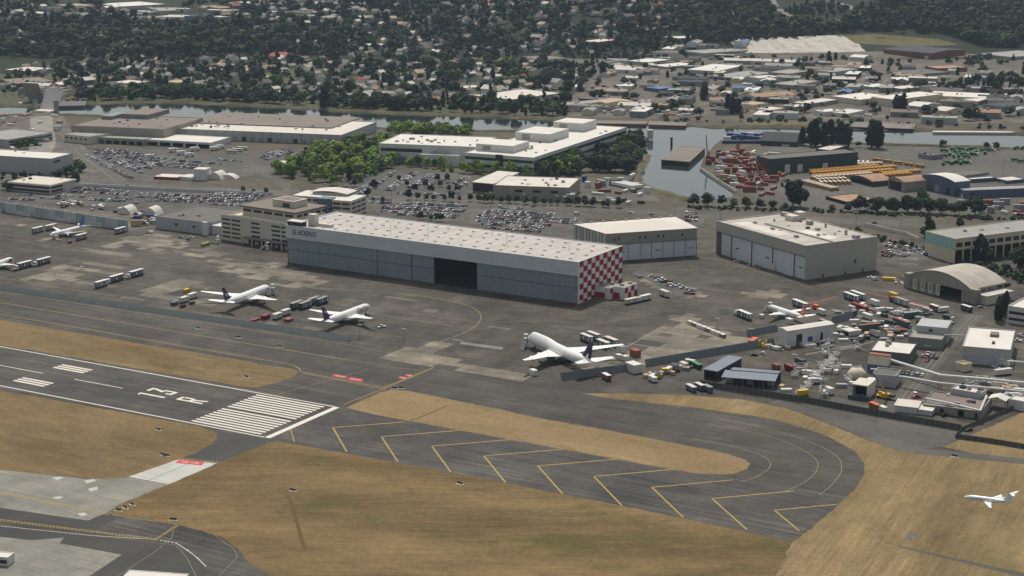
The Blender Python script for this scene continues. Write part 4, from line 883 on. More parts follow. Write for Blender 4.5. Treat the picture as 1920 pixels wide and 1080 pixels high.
def bank(pts, hgt, wid, seed):
    r = random.Random(seed); mb = MB(); P = []
    for a, b in zip(pts, pts[1:]):
        n = max(1, int((b-a).length/12)); P += [a+(b-a)*(i/n) for i in range(n)]
    P.append(pts[-1]); rings = []
    for i, p in enumerate(P):
        d = (P[min(i+1, len(P)-1)]-P[max(0, i-1)]); d.z = 0; d.normalize(); n = Vector((-d.y, d.x, 0)); h = hgt*r.uniform(.6, 1.3); w = wid*r.uniform(.7, 1.3); e = r.uniform(-2, 2)
        rings.append([p+n*(e-w*.5)+Vector((0, 0, -.2)), p+n*(e-w*.1)+Vector((0, 0, h*.8)), p+n*(e+w*.35)+Vector((0, 0, h)), p+n*(e+w)+Vector((0, 0, -.2))])
    mb.loft(rings, 0, True); return tag(mb.build('river_bank', m_bank, None, False), kind='structure')
m_bank = earth('bank_soil', (98, 92, 72), (118, 108, 88), (66, 74, 48), .08)
bank([RW[i] for i in range(16, -1, -1)], 2.6, 9, 1); bank([RW[i] for i in range(len(RW)-1, len(RW)-8, -1)], 2, 7, 2); bank([RW[i] for i in range(38, 31, -1)], 2.2, 8, 3); bank([RW[i] for i in range(22, 16, -1)], 2, 7, 4)
LOTS = [([(688, 376), (884, 384), (872, 411), (712, 405)], m_lot), ([(902, 386), (1000, 391), (1100, 408), (1070, 442), (890, 420)], m_lot), ([(640, 352), (720, 318), (885, 326), (886, 372), (640, 372)], m_lot), ([(150, 282), (250, 278), (460, 292), (590, 278), (600, 300), (470, 330), (260, 342)], m_lot), ([(0, 366), (130, 350), (520, 366), (470, 390), (120, 386), (0, 380)], m_lot), ([(1655, 452), (1770, 474), (1770, 488), (1655, 486)], m_lot), ([(1185, 510), (1205, 506), (1310, 548), (1280, 560)], m_lot),
        ([(1330, 300), (1470, 268), (1700, 275), (2050, 286), (2050, 372), (1850, 400), (1500, 392), (1385, 362)], m_street), ([(1260, 388), (1320, 392), (1320, 425), (1280, 420)], m_lot), ([(110, 200), (40, 200), (0, 240), (0, 340), (120, 346), (240, 340), (170, 290), (130, 240)], m_gravel), ([(1060, 110), (1700, 95), (2000, 110), (2000, 232), (1560, 232), (1060, 218)], m_gravel), ([(1090, 334), (1190, 330), (1215, 352), (1240, 378), (1090, 372)], m_street), ([(300, 386), (520, 380), (540, 400), (420, 420), (290, 405)], m_lot), ([(0, 376), (240, 400), (300, 425), (240, 432), (0, 400)], m_gravel)]
for i, (px, mm) in enumerate(LOTS): sheet('parking_lot' if mm is m_lot else 'yard', px, .02+.003*i, mm)
road('road', [(-150, 326), (130, 344), (300, 350), (510, 362), (700, 373), (900, 382), (1112, 393), (1300, 403), (1500, 411), (1700, 421), (1960, 438)], 30, m_street, .075, 1, m_yellow)
road('road', [(112, 250), (140, 282), (175, 308), (205, 330), (222, 347)], 15, m_street, .08, 2, m_yellow); road('road', [(60, 300), (84, 272), (78, 245), (78, 222), (77, 208)], 26, m_conc2, .085, 2)
road('road', [(460, 300), (520, 340), (560, 366)], 12, m_street, .08); road('road', [(900, 420), (888, 400), (884, 384)], 14, m_street, .08); road('road', [(1480, 411), (1620, 438), (1700, 455), (1800, 480), (1890, 500), (1960, 510)], 12, m_street, .082, 2)
road('road', [(1450, 752), (1540, 778), (1640, 822), (1700, 845), (1800, 853), (1960, 869)], 9, m_street, .04, 2); sheet('yard', [(1500, 757), (1560, 742), (1800, 805), (1812, 818), (1768, 838), (1700, 842), (1640, 828)], .036, m_street)
road('road', [(1672, 782), (1702, 735), (1780, 640), (1830, 590)], 12, m_street, .045, 1); [yl(px, .3, m_paley, z=.062) for px in ([(1678, 768), (1698, 738), (1776, 640), (1826, 590)], [(1690, 770), (1708, 740), (1785, 642), (1834, 592)])]
road('road', [(1446, -8), (1450, 10), (1470, 26), (1500, 36), (1545, 42), (1590, 38), (1610, 24), (1590, 10), (1550, 2)], 14, M('road_far', (120, 116, 110), .9), .8, 2); road('road', [(1640, 18), (1690, 30), (1780, 48)], 14, M('road_far', (0, 0, 0)), .8, 2); road('road', [(1050, 130), (1400, 118), (1920, 128)], 14, m_street, .09, 1); road('road', [(1180, 60), (1300, 42), (1385, 38)], 30, m_gravel, .8, 1)
sheet('meadow', [(1540, 70), (1640, 64), (1760, 74), (1800, 85), (1700, 88), (1600, 82)], .5, earth('meadow_far', (96, 92, 64), (112, 104, 74), (80, 82, 54))); sheet('meadow', [(880, 108), (960, 104), (955, 118), (880, 116)], .3, grassmat('meadow_green', (96, 104, 56), (116, 118, 70), (84, 96, 48), 0)); sheet('meadow', [(740, 14), (820, 14), (818, 24), (745, 24)], 1.5, m_grassC); sheet('meadow', [(1390, 222), (1500, 212), (1580, 226), (1560, 234), (1400, 235)], .1, earth('meadow_bank', (104, 98, 70), (120, 110, 84), (86, 88, 56)))
# ------------------------------------------------------------------ cars
CARC = dict(white=(226, 226, 222), silver=(168, 172, 174), grey=(104, 108, 112), black=(34, 36, 38), red=(140, 32, 34), blue=(46, 66, 110), tan=(176, 160, 128), green=(58, 84, 66))
tyre = asphd; carglass = M('car_glass', (40, 46, 52), .12, .05, 1, spec=.7)
def car_builder(kind):
    L, Wd, H = dict(sedan=(4.6, 1.8, 1.42), suv=(4.7, 1.9, 1.75), van=(5.2, 2.0, 2.1), pickup=(5.4, 1.95, 1.8))[kind]; mb = MB(); w = Wd/2; b = .95 if kind != 'sedan' else .86
    lo = .28
    side = [(-L/2, .4), (-L/2+.08, b-.05), (-L*.3, b), (L*.24, b), (L/2-.12, b-.16), (L/2, .45), (L/2-.1, lo), (-L/2+.1, lo)]
    mb.loft([[(x, -w, z) for x, z in side], [(x, w, z) for x, z in side]][::-1], 0)
    cab = dict(sedan=[(-L*.42, b), (-L*.24, H), (L*.08, H), (L*.24, b)], suv=[(-L*.49, b), (-L*.44, H), (L*.1, H), (L*.26, b)], van=[(-L*.49, b), (-L*.48, H), (L*.28, H), (L*.42, b)], pickup=[(-L*.1, b), (-L*.06, H), (L*.14, H), (L*.26, b)])[kind]
    k = .86
    mb.loft([[(x, s*w*(.97 if z == b else k), z) for x, z in cab] for s in (1, -1)], 1)
    (x0, _), (x1, _) = cab[1], cab[2]; mb.box(x0-.05, -w*k-.01, H-.02, x1+.05, w*k+.01, H+.05, 0)
    if kind == 'van': mb.box(-L*.49, -w, b, L*.12, w, H-.1, 0)
    for x in (-L*.31, L*.31):
        for s in (-1, 1): mb.tube((x, s*(w-.18), .33), (x, s*(w+.02), .33), .33, n=8, m=2)
    return mb
CAR_MB = {k: car_builder(k) for k in ('sedan', 'suv', 'van', 'pickup')}; CAR_ME = {}
def car_mesh(kind, col):
    if (kind, col) not in CAR_ME: CAR_ME[(kind, col)] = CAR_MB[kind].mesh('parked_car', [M('car_'+col, CARC[col], .3, .02, 1, spec=.5), carglass, tyre])
    return CAR_ME[(kind, col)]
CARS = []      # x, y, rot, kind, colour, place
def rc(r): return r.choices(['white', 'silver', 'grey', 'black', 'red', 'blue', 'tan', 'green'], [30, 20, 15, 18, 6, 7, 3, 1])[0]
def rk(r): return r.choices(['sedan', 'suv', 'van', 'pickup'], [50, 30, 7, 13])[0]
def car_row(a, b, place, fill=.9, sp=2.75, ang=math.pi/2, double=False):
    r = random.Random(int(a[0]*7+b[1]*13)); A, B = G(*a), G(*b); d = B-A; L = d.length; d.normalize(); n = Vector((-d.y, d.x, 0)); base = math.atan2(d.y, d.x)
    for i in range(int(L/sp)):
        for k in ((0, 5.3) if double else (0,)):
            if r.random() < fill: p = A+d*(i*sp+r.uniform(-.2, .2))+n*(k+r.uniform(-.3, .3)); CARS.append((p.x, p.y, base+ang+(math.pi if r.random() < .5 else 0)+r.uniform(-.04, .04), rk(r), rc(r), place))
def one_car(u, v, rot, kind, col, place): p = G(u, v); CARS.append((p.x, p.y, rot, kind, col, place))
pl = 'the staff car park just behind the long hangar'
for a, b in (((693, 380), (880, 388)), ((722, 388), (878, 394)), ((718, 391), (874, 398)), ((716, 397), (868, 405)), ((748, 403), (858, 409))): car_row(a, b, pl)
pl = 'the crowded car park behind the checkered end'
for a, b in (((921, 389), (990, 393)), ((912, 396), (1046, 403)), ((909, 400), (1040, 407)), ((900, 405), (1086, 414)), ((896, 410), (1076, 419)), ((894, 415), (1036, 424)), ((905, 421), (1030, 429)), ((905, 427), (1018, 435))): car_row(a, b, pl, .88)
pl = 'the tree dotted lot before the white campus'
for a, b in (((709, 345), (741, 323)), ((725, 357), (777, 323)), ((731, 358), (783, 324)), ((768, 352), (811, 327)), ((774, 353), (817, 328)), ((804, 348), (847, 332)), ((851, 345), (879, 332)), ((680, 338), (707, 323)), ((645, 352), (690, 330)), ((650, 366), (702, 342)), ((665, 368), (708, 348)), ((680, 359), (706, 360)), ((747, 364), (856, 367)), ((640, 340), (676, 322)), ((860, 352), (884, 340))): car_row(a, b, pl, .85, ang=math.radians(75))
pl = 'the big lot by the loading docks'
for a, b in (((160, 292), (192, 303)), ((192, 309), (250, 336)), ((196, 296), (260, 323)), ((206, 296), (262, 318)), ((180, 288), (332, 300)), ((250, 300), (292, 313)), ((300, 304), (384, 312)), ((180, 282), (246, 284)), ((487, 296), (538, 280)), ((495, 298), (546, 282)), ((547, 293), (584, 280)), ((590, 290), (616, 281)), ((300, 312), (400, 318)), ((410, 300), (460, 304)), ((200, 292), (300, 303)), ((215, 304), (270, 326)), ((225, 300), (285, 318)), ((270, 306), (350, 314)), ((340, 303), (420, 309)), ((180, 285), (300, 292)), ((500, 300), (552, 284)), ((170, 296), (230, 324))): car_row(a, b, pl, .8)
pl = 'the lot behind the tall panel fence'
for a, b in (((138, 353), (218, 358)), ((128, 360), (172, 363)), ((192, 363), (242, 366)), ((108, 368), (162, 370)), ((120, 377), (158, 378)), ((19, 374), (74, 376)), ((36, 366), (68, 367)), ((290, 370), (382, 373)), ((276, 377), (384, 380)), ((256, 382), (272, 382)), ((384, 368), (498, 369)), ((384, 373), (486, 375)), ((384, 378), (462, 380)), ((396, 384), (452, 386)), ((220, 372), (250, 374)), ((150, 356), (250, 361)), ((262, 364), (380, 369)), ((250, 369), (286, 371)), ((400, 364.5), (505, 367)), ((384, 370.5), (494, 372)), ((384, 375.5), (474, 377.5)), ((300, 374), (384, 376)), ((170, 375), (240, 379)), ((80, 372), (120, 374))): car_row(a, b, pl, .84)
pl = 'the lot beside the boxy grey hangar'
for a, b in (((1657, 457), (1766, 480)), ((1660, 461), (1762, 484)), ((1657, 470), (1708, 480)), ((1657, 474), (1704, 484)), ((1657, 480), (1680, 484))): car_row(a, b, pl, .88)
pl = 'the strip beside the checkered annex'
for a, b in (((1230, 522), (1278, 538)), ((1280, 540), (1304, 549)), ((1234, 527), (1270, 540))): car_row(a, b, pl, .8)
for u, v, c in ((1193, 517, 'silver'), (1200, 520, 'silver'), (1220, 519, 'white'), (1288, 551, 'red'), (1298, 552, 'red'), (1190, 546, 'silver'), (1178, 551, 'blue')): one_car(u, v, rnd.uniform(0, 6), 'sedan', c, pl)
pl = 'the small lot between the white roofed and boxy hangars'
for a, b in (((1281, 401), (1314, 402)), ((1283, 407), (1314, 409)), ((1288, 414), (1314, 417))): car_row(a, b, pl, .85)
pl = 'the service road among the test buildings'
for a, b in (((1732, 664), (1766, 668)), ((1730, 669), (1764, 674)), ((1738, 678), (1760, 681)), ((1693, 701), (1740, 706))): car_row(a, b, pl, .85)
for u, v, k, c in ((1450, 655, 'van', 'white'), (1460, 657, 'van', 'white'), (1430, 664, 'sedan', 'white'), (1415, 667, 'sedan', 'black'), (1442, 652, 'van', 'white'), (1475, 655, 'van', 'tan'), (1716, 742, 'suv', 'white'), (1718, 746, 'pickup', 'red'), (1770, 780, 'suv', 'black'), (1816, 808, 'sedan', 'black'), (1868, 690, 'pickup', 'white'), (1908, 640, 'pickup', 'white'), (1912, 630, 'sedan', 'white'), (1632, 522, 'pickup', 'white'), (1640, 525, 'van', 'white'), (1690, 532, 'sedan', 'white'), (1680, 530, 'pickup', 'white'), (1838, 577, 'sedan', 'silver'), (1608, 645, 'sedan', 'grey'), (1602, 643, 'sedan', 'silver')): one_car(u, v, rnd.uniform(0, 6.28), k, c, pl)
pl = 'the open apron before the hangars'
for u, v, k, c in ((153, 504, 'pickup', 'white'), (110, 452, 'sedan', 'white'), (1382, 491, 'suv', 'white'), (1408, 498, 'pickup', 'silver'), (1413, 500, 'suv', 'white'), (282, 438, 'van', 'white'), (340, 446, 'sedan', 'silver'), (358, 446, 'sedan', 'white'), (278, 437, 'sedan', 'grey'), (716, 614, 'pickup', 'white'), (352, 450, 'suv', 'grey')): one_car(u, v, rnd.uniform(0, 6.28), k, c, pl)
pl = 'the main road beyond the hangars'
for u, v, k, c in ((1330, 393.5, 'sedan', 'white'), (1082, 402, 'van', 'white'), (1183, 400, 'sedan', 'white'), (1222, 403, 'sedan', 'red'), (1000, 388, 'sedan', 'grey'), (600, 368, 'suv', 'white'), (1640, 419, 'sedan', 'black'), (430, 359, 'sedan', 'white'), (240, 349, 'suv', 'grey')): one_car(u, v, math.radians(16), k, c, pl)
CARS.sort(key=lambda c: (Vector((c[0], c[1], 0))-CAM).length)
for x, y, a, k, c, p in CARS[:300]:
    o = link('parked_car', car_mesh(k, c), None, (x, y, .06), a); tag(o, '%s %s in %s' % (c, {'suv': 'utility car'}.get(k, k), p), 'car', '%s %ss in %s' % (c, {'suv': 'utility car'}.get(k, k), p))
allc = MB(); cm_idx = {c: i for i, c in enumerate(CARC)}
for x, y, a, k, c, p in CARS[300:]:
    s = MB().add(CAR_MB[k], Matrix.Translation((x, y, .06)) @ Matrix.Rotation(a, 4, 'Z')); s.m = [cm_idx[c] if q == 0 else 7+q for q in s.m]; allc.add(s)
tag(allc.build('parked_cars', [M('car_'+c, CARC[c]) for c in CARC]+[carglass, tyre]), 'rows of distant parked cars in the lots towards the river', 'cars', kind='stuff')
# ------------------------------------------------------------------ far industrial buildings
Z3 = lambda x, y: (1280+x/3, y/3)
Z2 = lambda x, y: (640+x/3, y/3)
Z1 = lambda x, y: (x/3, y/3)
Z5 = lambda x, y: (1536+x/5, 230+y/5)
RN = {}
def far(zf, FL, FR, B, vb, wall, roof, label, style='flat', back='R', name='warehouse', nu=2, rise=2.5, front=None, maxd=95, ridge='x'):
    global _fs
    f, r, b = zf(*FL), zf(*FR), zf(*B); v = zf(0, vb)[1]
    RN[label] = RN.get(label, 0)+1
    R, w, d, h = bld(name, label, name.split('_')[0], f, r, b, v, wall, roof, back, 'R', style, .4, rise, ridge, front, nu, len(RN)*7+3, maxd=maxd)
    q = random.Random(len(RN)*31)
    if not front:
        n = max(2, int(w/14)); s = MB()
        for i in range(n):
            if q.random() < .6:
                x = w*(i+.2)/n; hh = h*q.uniform(.35, .6); MB().box(x, -.1, .1, x+w*.4/n, .05, hh).build('door', q.choice([steel, glass, w_white, trim]), R)
        for i in range(max(1, int(d/16))):
            if q.random() < .5: y = d*(i+.3)/max(1, int(d/16)); MB().box(w-.05, y, h*.45, w+.1, y+5, h*.7).build('window', glass, R)
    return R
F = far
F(Z3, (20, 392), (200, 402), (360, 358), 428, w_lgrey, r_white, 'long pale warehouse far right beside the rail yard'); F(Z3, (150, 428), (300, 441), (495, 402), 462, w_grey, r_grey, 'low grey roofed warehouse before the long pale one'); F(Z3, (480, 406), (600, 416), (695, 396), 450, w_drab, r_grey, 'square drab warehouse with grey flat roof'); F(Z3, (360, 431), (430, 441), (510, 426), 480, w_lgrey, r_pale, 'tall box shaped pale shed among the yards'); F(Z3, (505, 471), (620, 481), (715, 451), 508, w_drab, r_grey, 'drab low shed beside a round tree')
F(Z3, (412, 548), (640, 533), (388, 527), 566, w_white, r_rust, 'long white shed with rust streaked roof across the river', back='L', style='gable'); F(Z3, (615, 576), (705, 586), (865, 560), 609, w_drab, r_pale, 'clean tan roofed warehouse across the river'); F(Z3, (832, 541), (1000, 562), (1110, 532), 594, w_cream, r_white, 'cream warehouse with bright roof left of the poplar pair'); F(Z3, (1060, 546), (1190, 562), (1440, 527), 604, w_cream, r_white, 'big cream warehouse with bright roof behind the poplar pair'); F(Z3, (1442, 541), (1700, 552), (1825, 530), 584, w_cream, r_white, 'wide bright roofed warehouse far right over the river')
F(Z3, (1250, 591), (1345, 601), (1390, 577), 632, w_lgrey, r_white, 'pale shed with pitched white roof right of the poplar pair', style='gable'); F(Z3, (735, 621), (800, 631), (850, 612), 656, w_white, r_white, 'small white box building near the far quay'); F(Z3, (830, 632), (930, 641), (990, 617), 662, w_white, r_pale, 'white box building behind the rusty pier'); F(Z3, (1400, 616), (1480, 626), (1540, 607), 652, w_cream, r_pale, 'cream workshop near the far quay at right', style='gable'); F(Z3, (1560, 556), (1660, 571), (1700, 552), 592, w_grey, r_white, 'white roofed shed beside dark trees far right', style='gable')
F(Z3, (1690, 587), (1800, 601), (1920, 582), 627, w_grey, r_char, 'charcoal roofed workshop far right over the river'); F(Z3, (1130, 277), (1400, 301), (1480, 272), 337, w_rust, r_char, 'large rust brown shed with charcoal roof below the wood', style='gable'); F(Z3, (940, 321), (1020, 326), (1050, 316), 347, w_white, r_white, 'small white round roofed tank house far right', style='arch'); F(Z3, (1150, 401), (1300, 421), (1400, 392), 437, w_grey, r_dgrey, 'dark grey low warehouse left of the red stacks'); F(Z3, (1362, 372), (1430, 386), (1460, 352), 412, w_brick, r_rust, 'stack of red containers built up like a tower', nu=0)
F(Z3, (0, 287), (120, 301), (280, 272), 322, w_lgrey, r_grey, 'grey warehouse at left foot of the white mounds'); F(Z3, (740, 396), (850, 406), (920, 382), 431, w_lgrey, r_grey, 'grey roofed warehouse right of a tall dark tree'); F(Z3, (985, 481), (1070, 491), (1110, 472), 507, w_teal, r_white, 'pale teal shed with white roof far right'); F(Z3, (1150, 491), (1230, 501), (1300, 472), 522, w_drab, r_pale, 'drab shed before the tall dark poplars far right'); F(Z3, (1660, 302), (1850, 322), (1990, 283), 342, w_drab, r_grey, 'long grey roofed warehouse at far right edge')
F(Z3, (1620, 96), (1740, 106), (1760, 91), 127, w_brick, r_rust, 'red brick block on the wooded hill far right'); F(Z3, (1520, 161), (1580, 166), (1600, 156), 186, w_cream, r_pale, 'cream block at the foot of the wooded hill'); F(Z3, (1820, 131), (1920, 141), (1960, 126), 166, w_drab, r_grey, 'drab block on hillside at far right edge'); F(Z3, (310, 581), (400, 591), (412, 572), 617, w_cream, r_tan, 'tan roofed block near the far river meadow'); F(Z3, (410, 611), (490, 621), (510, 602), 637, w_cream, r_pale, 'low cream block on the far river meadow')
F(Z3, (440, 792), (640, 800), (500, 760), 826, w_dgreen, r_char, 'charcoal gabled boat shed on the near river bank', style='gable', back='L', rise=7, nu=0, maxd=40); F(Z3, (490, 897), (985, 858), (975, 830), 940, w_dgreen, r_dgrey, 'long dark green shed beside the school buses', nu=0, maxd=24); F(Z3, (750, 838), (830, 846), (985, 822), 868, w_dgreen, r_pale, 'short dark green shed with pale roof behind the long one', nu=0)
F(Z5, (290, 502), (500, 556), (640, 528), 602, w_dgreen, r_rust, 'curved rusty roof shed between the yellow buses', style='arch', ridge='y', rise=2.5, nu=0, front=lambda w, h: [(w*.1, w*.9, h*.75)]); F(Z5, (648, 524), (796, 562), (1000, 532), 650, w_drab, r_rust, 'tall open fronted shed with rusty roof', style='arch', ridge='y', rise=2.5, nu=0, front=lambda w, h: [(w*.05, w*.85, h*.9)]); F(Z5, (965, 492), (1275, 560), (1400, 542), 690, w_blue, r_white, 'slate blue warehouse with white curved roof', style='arch', ridge='y', rise=3, nu=0); F(Z5, (1290, 612), (1362, 640), (1960, 540), 712, w_blue, r_grey, 'very long slate blue shed with grey roof', nu=0, maxd=260)
F(Z5, (1380, 521), (1425, 533), (1600, 503), 565, w_blue, r_white, 'narrow slate blue shed with white roof', nu=0); F(Z5, (1640, 520), (1760, 547), (1880, 520), 575, w_blue, r_pale, 'slate blue shed with pale patched roof', nu=0); F(Z5, (60, 692), (255, 745), (490, 705), 772, w_dgreen, r_rust, 'low rusty roofed bus garage near street trees', nu=0, front=lambda w, h: [(w*.05, w*.95, h*.7)]); F(Z5, (930, 292), (1050, 312), (1130, 292), 352, w_grey, r_dgrey, 'square grey depot among green trucks'); F(Z5, (1190, 470), (1360, 500), (1560, 462), 520, w_drab, r_dgrey, 'low garage with row of square panes behind the blue sheds', nu=0)
R, w, d, h = bld('depot_building', 'long depot with teal corner and arcade of dark bays at right edge', 'depot', (1791, 449), (1975, 427), (1753, 432), 470.5, w_cream, r_grey, back='L', nu=3, seed=44, maxd=60, front=lambda w, h: [(w*(.01+i*.082), w*(.01+i*.082)+w*.07, h*.55) for i in range(12)])
for i in range(12): MB().box(w*(.015+i*.082), -.1, h*.66, w*(.075+i*.082), .05, h*.84).build('window', glass, R)
MB().box(-.12, .3, h*.55, .02, d-.3, h).build('teal_panel', w_teal, R)
F(Z2, (0, 532), (165, 546), (295, 517), 565, w_lgrey, r_grey, 'long pale shed on the far bank left of the meadow'); F(Z2, (640, 487), (700, 497), (760, 481), 517, w_brick, r_pale, 'red brown block with pale roof among dark trees'); F(Z2, (735, 537), (950, 562), (1255, 512), 595, w_drab, r_pale, 'broad tan warehouse behind the parked boats'); F(Z2, (1220, 582), (1282, 592), (1440, 547), 622, w_cream, r_grey, 'tall cream shed at the far shipyard'); F(Z2, (1440, 567), (1490, 582), (1610, 562), 612, w_cream, r_tan, 'tan roofed shed at the far shipyard', style='gable')
F(Z2, (1530, 477), (1570, 487), (1600, 472), 504, w_blue, r_white, 'small blue walled shed with white roof'); F(Z2, (100, 252), (200, 257), (250, 247), 270, w_white, r_pale, 'low white school block amid the trees at left'); F(Z2, (440, 282), (540, 287), (570, 274), 297, w_white, r_pale, 'low white school block amid the trees at centre'); F(Z2, (1290, 142), (1440, 150), (1500, 137), 160, w_lgrey, r_white, 'white flat roofed store near the top centre'); F(Z2, (1520, 142), (1600, 152), (1640, 140), 162, w_lgrey, r_white, 'small white roofed store right of a dark tree')
F(Z2, (1350, 232), (1440, 238), (1450, 217), 272, w_brick, r_pale, 'red brick block behind the equipment yard'); F(Z2, (1800, 207), (1900, 217), (1920, 197), 237, w_drab, r_pale, 'drab shed right of the equipment yard'); F(Z2, (1010, 322), (1130, 337), (1150, 312), 357, w_cream, r_brown, 'cream block beside the green field'); F(Z2, (1605, 342), (1720, 352), (1810, 332), 377, w_lgrey, r_white, 'white roofed warehouse below the equipment yard'); F(Z2, (1740, 367), (1830, 377), (1920, 352), 397, w_lgrey, r_white, 'white roofed warehouse right of a dark spire tree')
F(Z2, (1175, 417), (1240, 422), (1270, 407), 442, w_drab, r_rust, 'small rusty roofed shed at the wood edge'); F(Z2, (1252, 487), (1310, 492), (1322, 477), 520, w_white, r_white, 'bright white cube shed behind the parked boats'); F(Z2, (50, 92), (150, 97), (215, 86), 112, w_grey, r_grey, 'grey roofed hall high among dark trees'); F(Z2, (1700, 492), (1790, 502), (1850, 487), 524, w_blue, r_blue, 'blue roofed shed at the far shipyard')
F(Z1, (540, 22), (690, 37), (870, 12), 57, w_lgrey, r_white, 'large white roofed warehouse on the hill at left'); F(Z1, (820, 42), (900, 62), (1010, 47), 77, w_lgrey, r_grey, 'grey roofed warehouse on the hill at left'); F(Z1, (880, 92), (1040, 102), (1180, 77), 114, w_lgrey, r_white, 'long white edged warehouse on the hill at left'); F(Z1, (1190, 92), (1240, 97), (1265, 84), 107, w_lgrey, r_white, 'short white warehouse end on the hill'); F(Z1, (310, 27), (400, 37), (410, 17), 62, w_cream, r_tan, 'tan roofed round hall on the hill at left'); F(Z1, (140, 67), (230, 77), (270, 71), 97, w_lgrey, r_pale, 'pale roofed shed on the hill at left')
F(Z1, (20, 392), (170, 402), (190, 377), 422, w_drab, r_pale, 'pale roofed block across the river at left edge'); F(Z1, (0, 447), (90, 472), (250, 442), 490, w_rust, r_brown, 'brown roofed block by the bridge at left edge'); F(Z1, (920, 462), (1120, 470), (1140, 452), 487, w_cream, r_tan, 'long tan roofed school among trees across the river'); F(Z1, (630, 462), (740, 472), (760, 452), 500, w_drab, r_pale, 'drab block with pale roof among trees across river'); F(Z1, (1500, 312), (1590, 322), (1600, 302), 342, w_cream, M('roof_red', (150, 72, 60), .8, .1, .2), 'cream block with red hipped roof amid the trees', style='gable', rise=5, nu=0)
F(Z1, (1130, 32), (1230, 47), (1250, 32), 60, w_drab, r_rust, 'drab rusty roofed store on the hill'); F(Z1, (1320, 12), (1430, 22), (1450, 12), 37, w_lgrey, r_pale, 'pale store on the hill near the top edge')

# small sheds packed between the larger far buildings
GS = {}
def small_sheds(px, n, place, seed, big=1.):
    r = random.Random(seed); roofs = [('grey', r_grey, 6), ('dark', r_dgrey, 5), ('pale', r_pale, 3), ('white', r_white, 2), ('brown', r_brown, 4), ('rusty', r_rust, 2), ('charcoal', r_char, 3), ('blue', r_blue, .6)]; walls = [w_lgrey, w_drab, w_grey, w_cream, w_white, w_dgreen]
    for x, y in scatter(px, n, r, 14, FOOT+[RWP]):
        rn, rm, _ = r.choices(roofs, [q[2] for q in roofs])[0]; wm = r.choice(walls); w, d, h = r.choice([(12, 9, 4), (18, 12, 5), (24, 14, 6), (32, 16, 6), (40, 18, 7)]); st = r.random() < .45; k = (rn, wm.name, w, st)
        if k not in GS:
            g = MB().box(-w/2, -d/2, 0, w/2, d/2, h); rf = MB()
            if st:
                for q in (-w/2, w/2): g.poly([(q, -d/2, h), (q, d/2, h), (q, 0, h+d*.16)])
                P = [(-d/2-.4, h-.1), (0, h+d*.16+.05), (d/2+.4, h-.1)]; rf.loft([[(q, yy, z) for yy, z in P]+[(q, yy, z+.25) for yy, z in reversed(P)] for q in (-w/2-.4, w/2+.4)])
            else: rf.box(-w/2-.2, -d/2-.2, h, w/2+.2, d/2+.2, h+.35)
            dr = MB().box(-w*.1, -d/2-.1, .05, w*.12, -d/2, h*.7); un = MB().box(w*.1, -d*.1, h+.3, w*.1+2.4, d*.1, h+1.8+(d*.16 if st else 0)); GS[k] = (g.mesh('wall', wm), rf.mesh('roof', rm), dr.mesh('door', trim), un.mesh('roof_unit', steel))
        o = thing('shed', '%s roofed %s shed in the %s' % (rn, 'gabled' if st else 'flat', place), 'shed', (x, y, T(x, y)), .22+r.choice([0, math.pi/2])+r.uniform(-.06, .06), '%s roofed sheds in the %s' % (rn, place))
        for nm_, me in zip(('wall', 'roof', 'door', 'roof_unit'), GS[k]): link(nm_, me, o)
        FOOT.append([(x-w/2, y-w/2), (x+w/2, y-w/2), (x+w/2, y+w/2), (x-w/2, y+w/2)])
small_sheds([(1070, 214), (1500, 226), (1960, 234), (1960, 150), (1500, 118), (1140, 120)], 150, 'far industrial yards', 5); small_sheds([(1190, 106), (1300, 86), (1400, 86), (1400, 112), (1190, 122)], 22, 'far equipment yard', 6); small_sheds([(170, 30), (270, 42), (440, 38), (470, 8), (180, 8)], 26, 'hill top blocks at far left', 9); small_sheds([(430, 40), (640, 48), (660, 8), (470, 6)], 22, 'hill top blocks at left', 7); small_sheds([(0, 160), (110, 150), (130, 186), (0, 186)], 14, 'bank by the drawbridge', 8)
# ------------------------------------------------------------------ trees
def leafmat(name, c1, c2):
    m, t, b = newmat(name); oi = t.add('ObjectInfo'); n = t.ramp(t.noise(t.pos(), .22, 4, .7), .3, .7)
    f = t.ramp(oi.outputs['Random'], 0, 1, .78, 1.2); cm = t.add('CombineColor')
    big = t.mul(f, t.ramp(t.noise(t.pos(), .02, 2), .3, .7, .75, 1.25))
    for i in range(3): t.l.new(big, cm.inputs[i])
    t.l.new(t.mix(1., t.mix(n, lin(c1), lin(c2)), cm.outputs[0], 'MULTIPLY'), b.inputs['Base Color']); b.inputs['Roughness'].default_value = .8; b.inputs['Specular IOR Level'].default_value = .15
    return m
lf_dark = leafmat('leaf_dark', (36, 52, 38), (54, 72, 48)); lf_mid = leafmat('leaf_mid', (54, 76, 42), (76, 98, 54)); lf_bright = leafmat('leaf_bright', (96, 124, 50), (136, 160, 72)); lf_con = leafmat('leaf_conifer', (28, 44, 38), (42, 58, 48)); bark = M('bark', (84, 70, 56), .9, .2, 1)
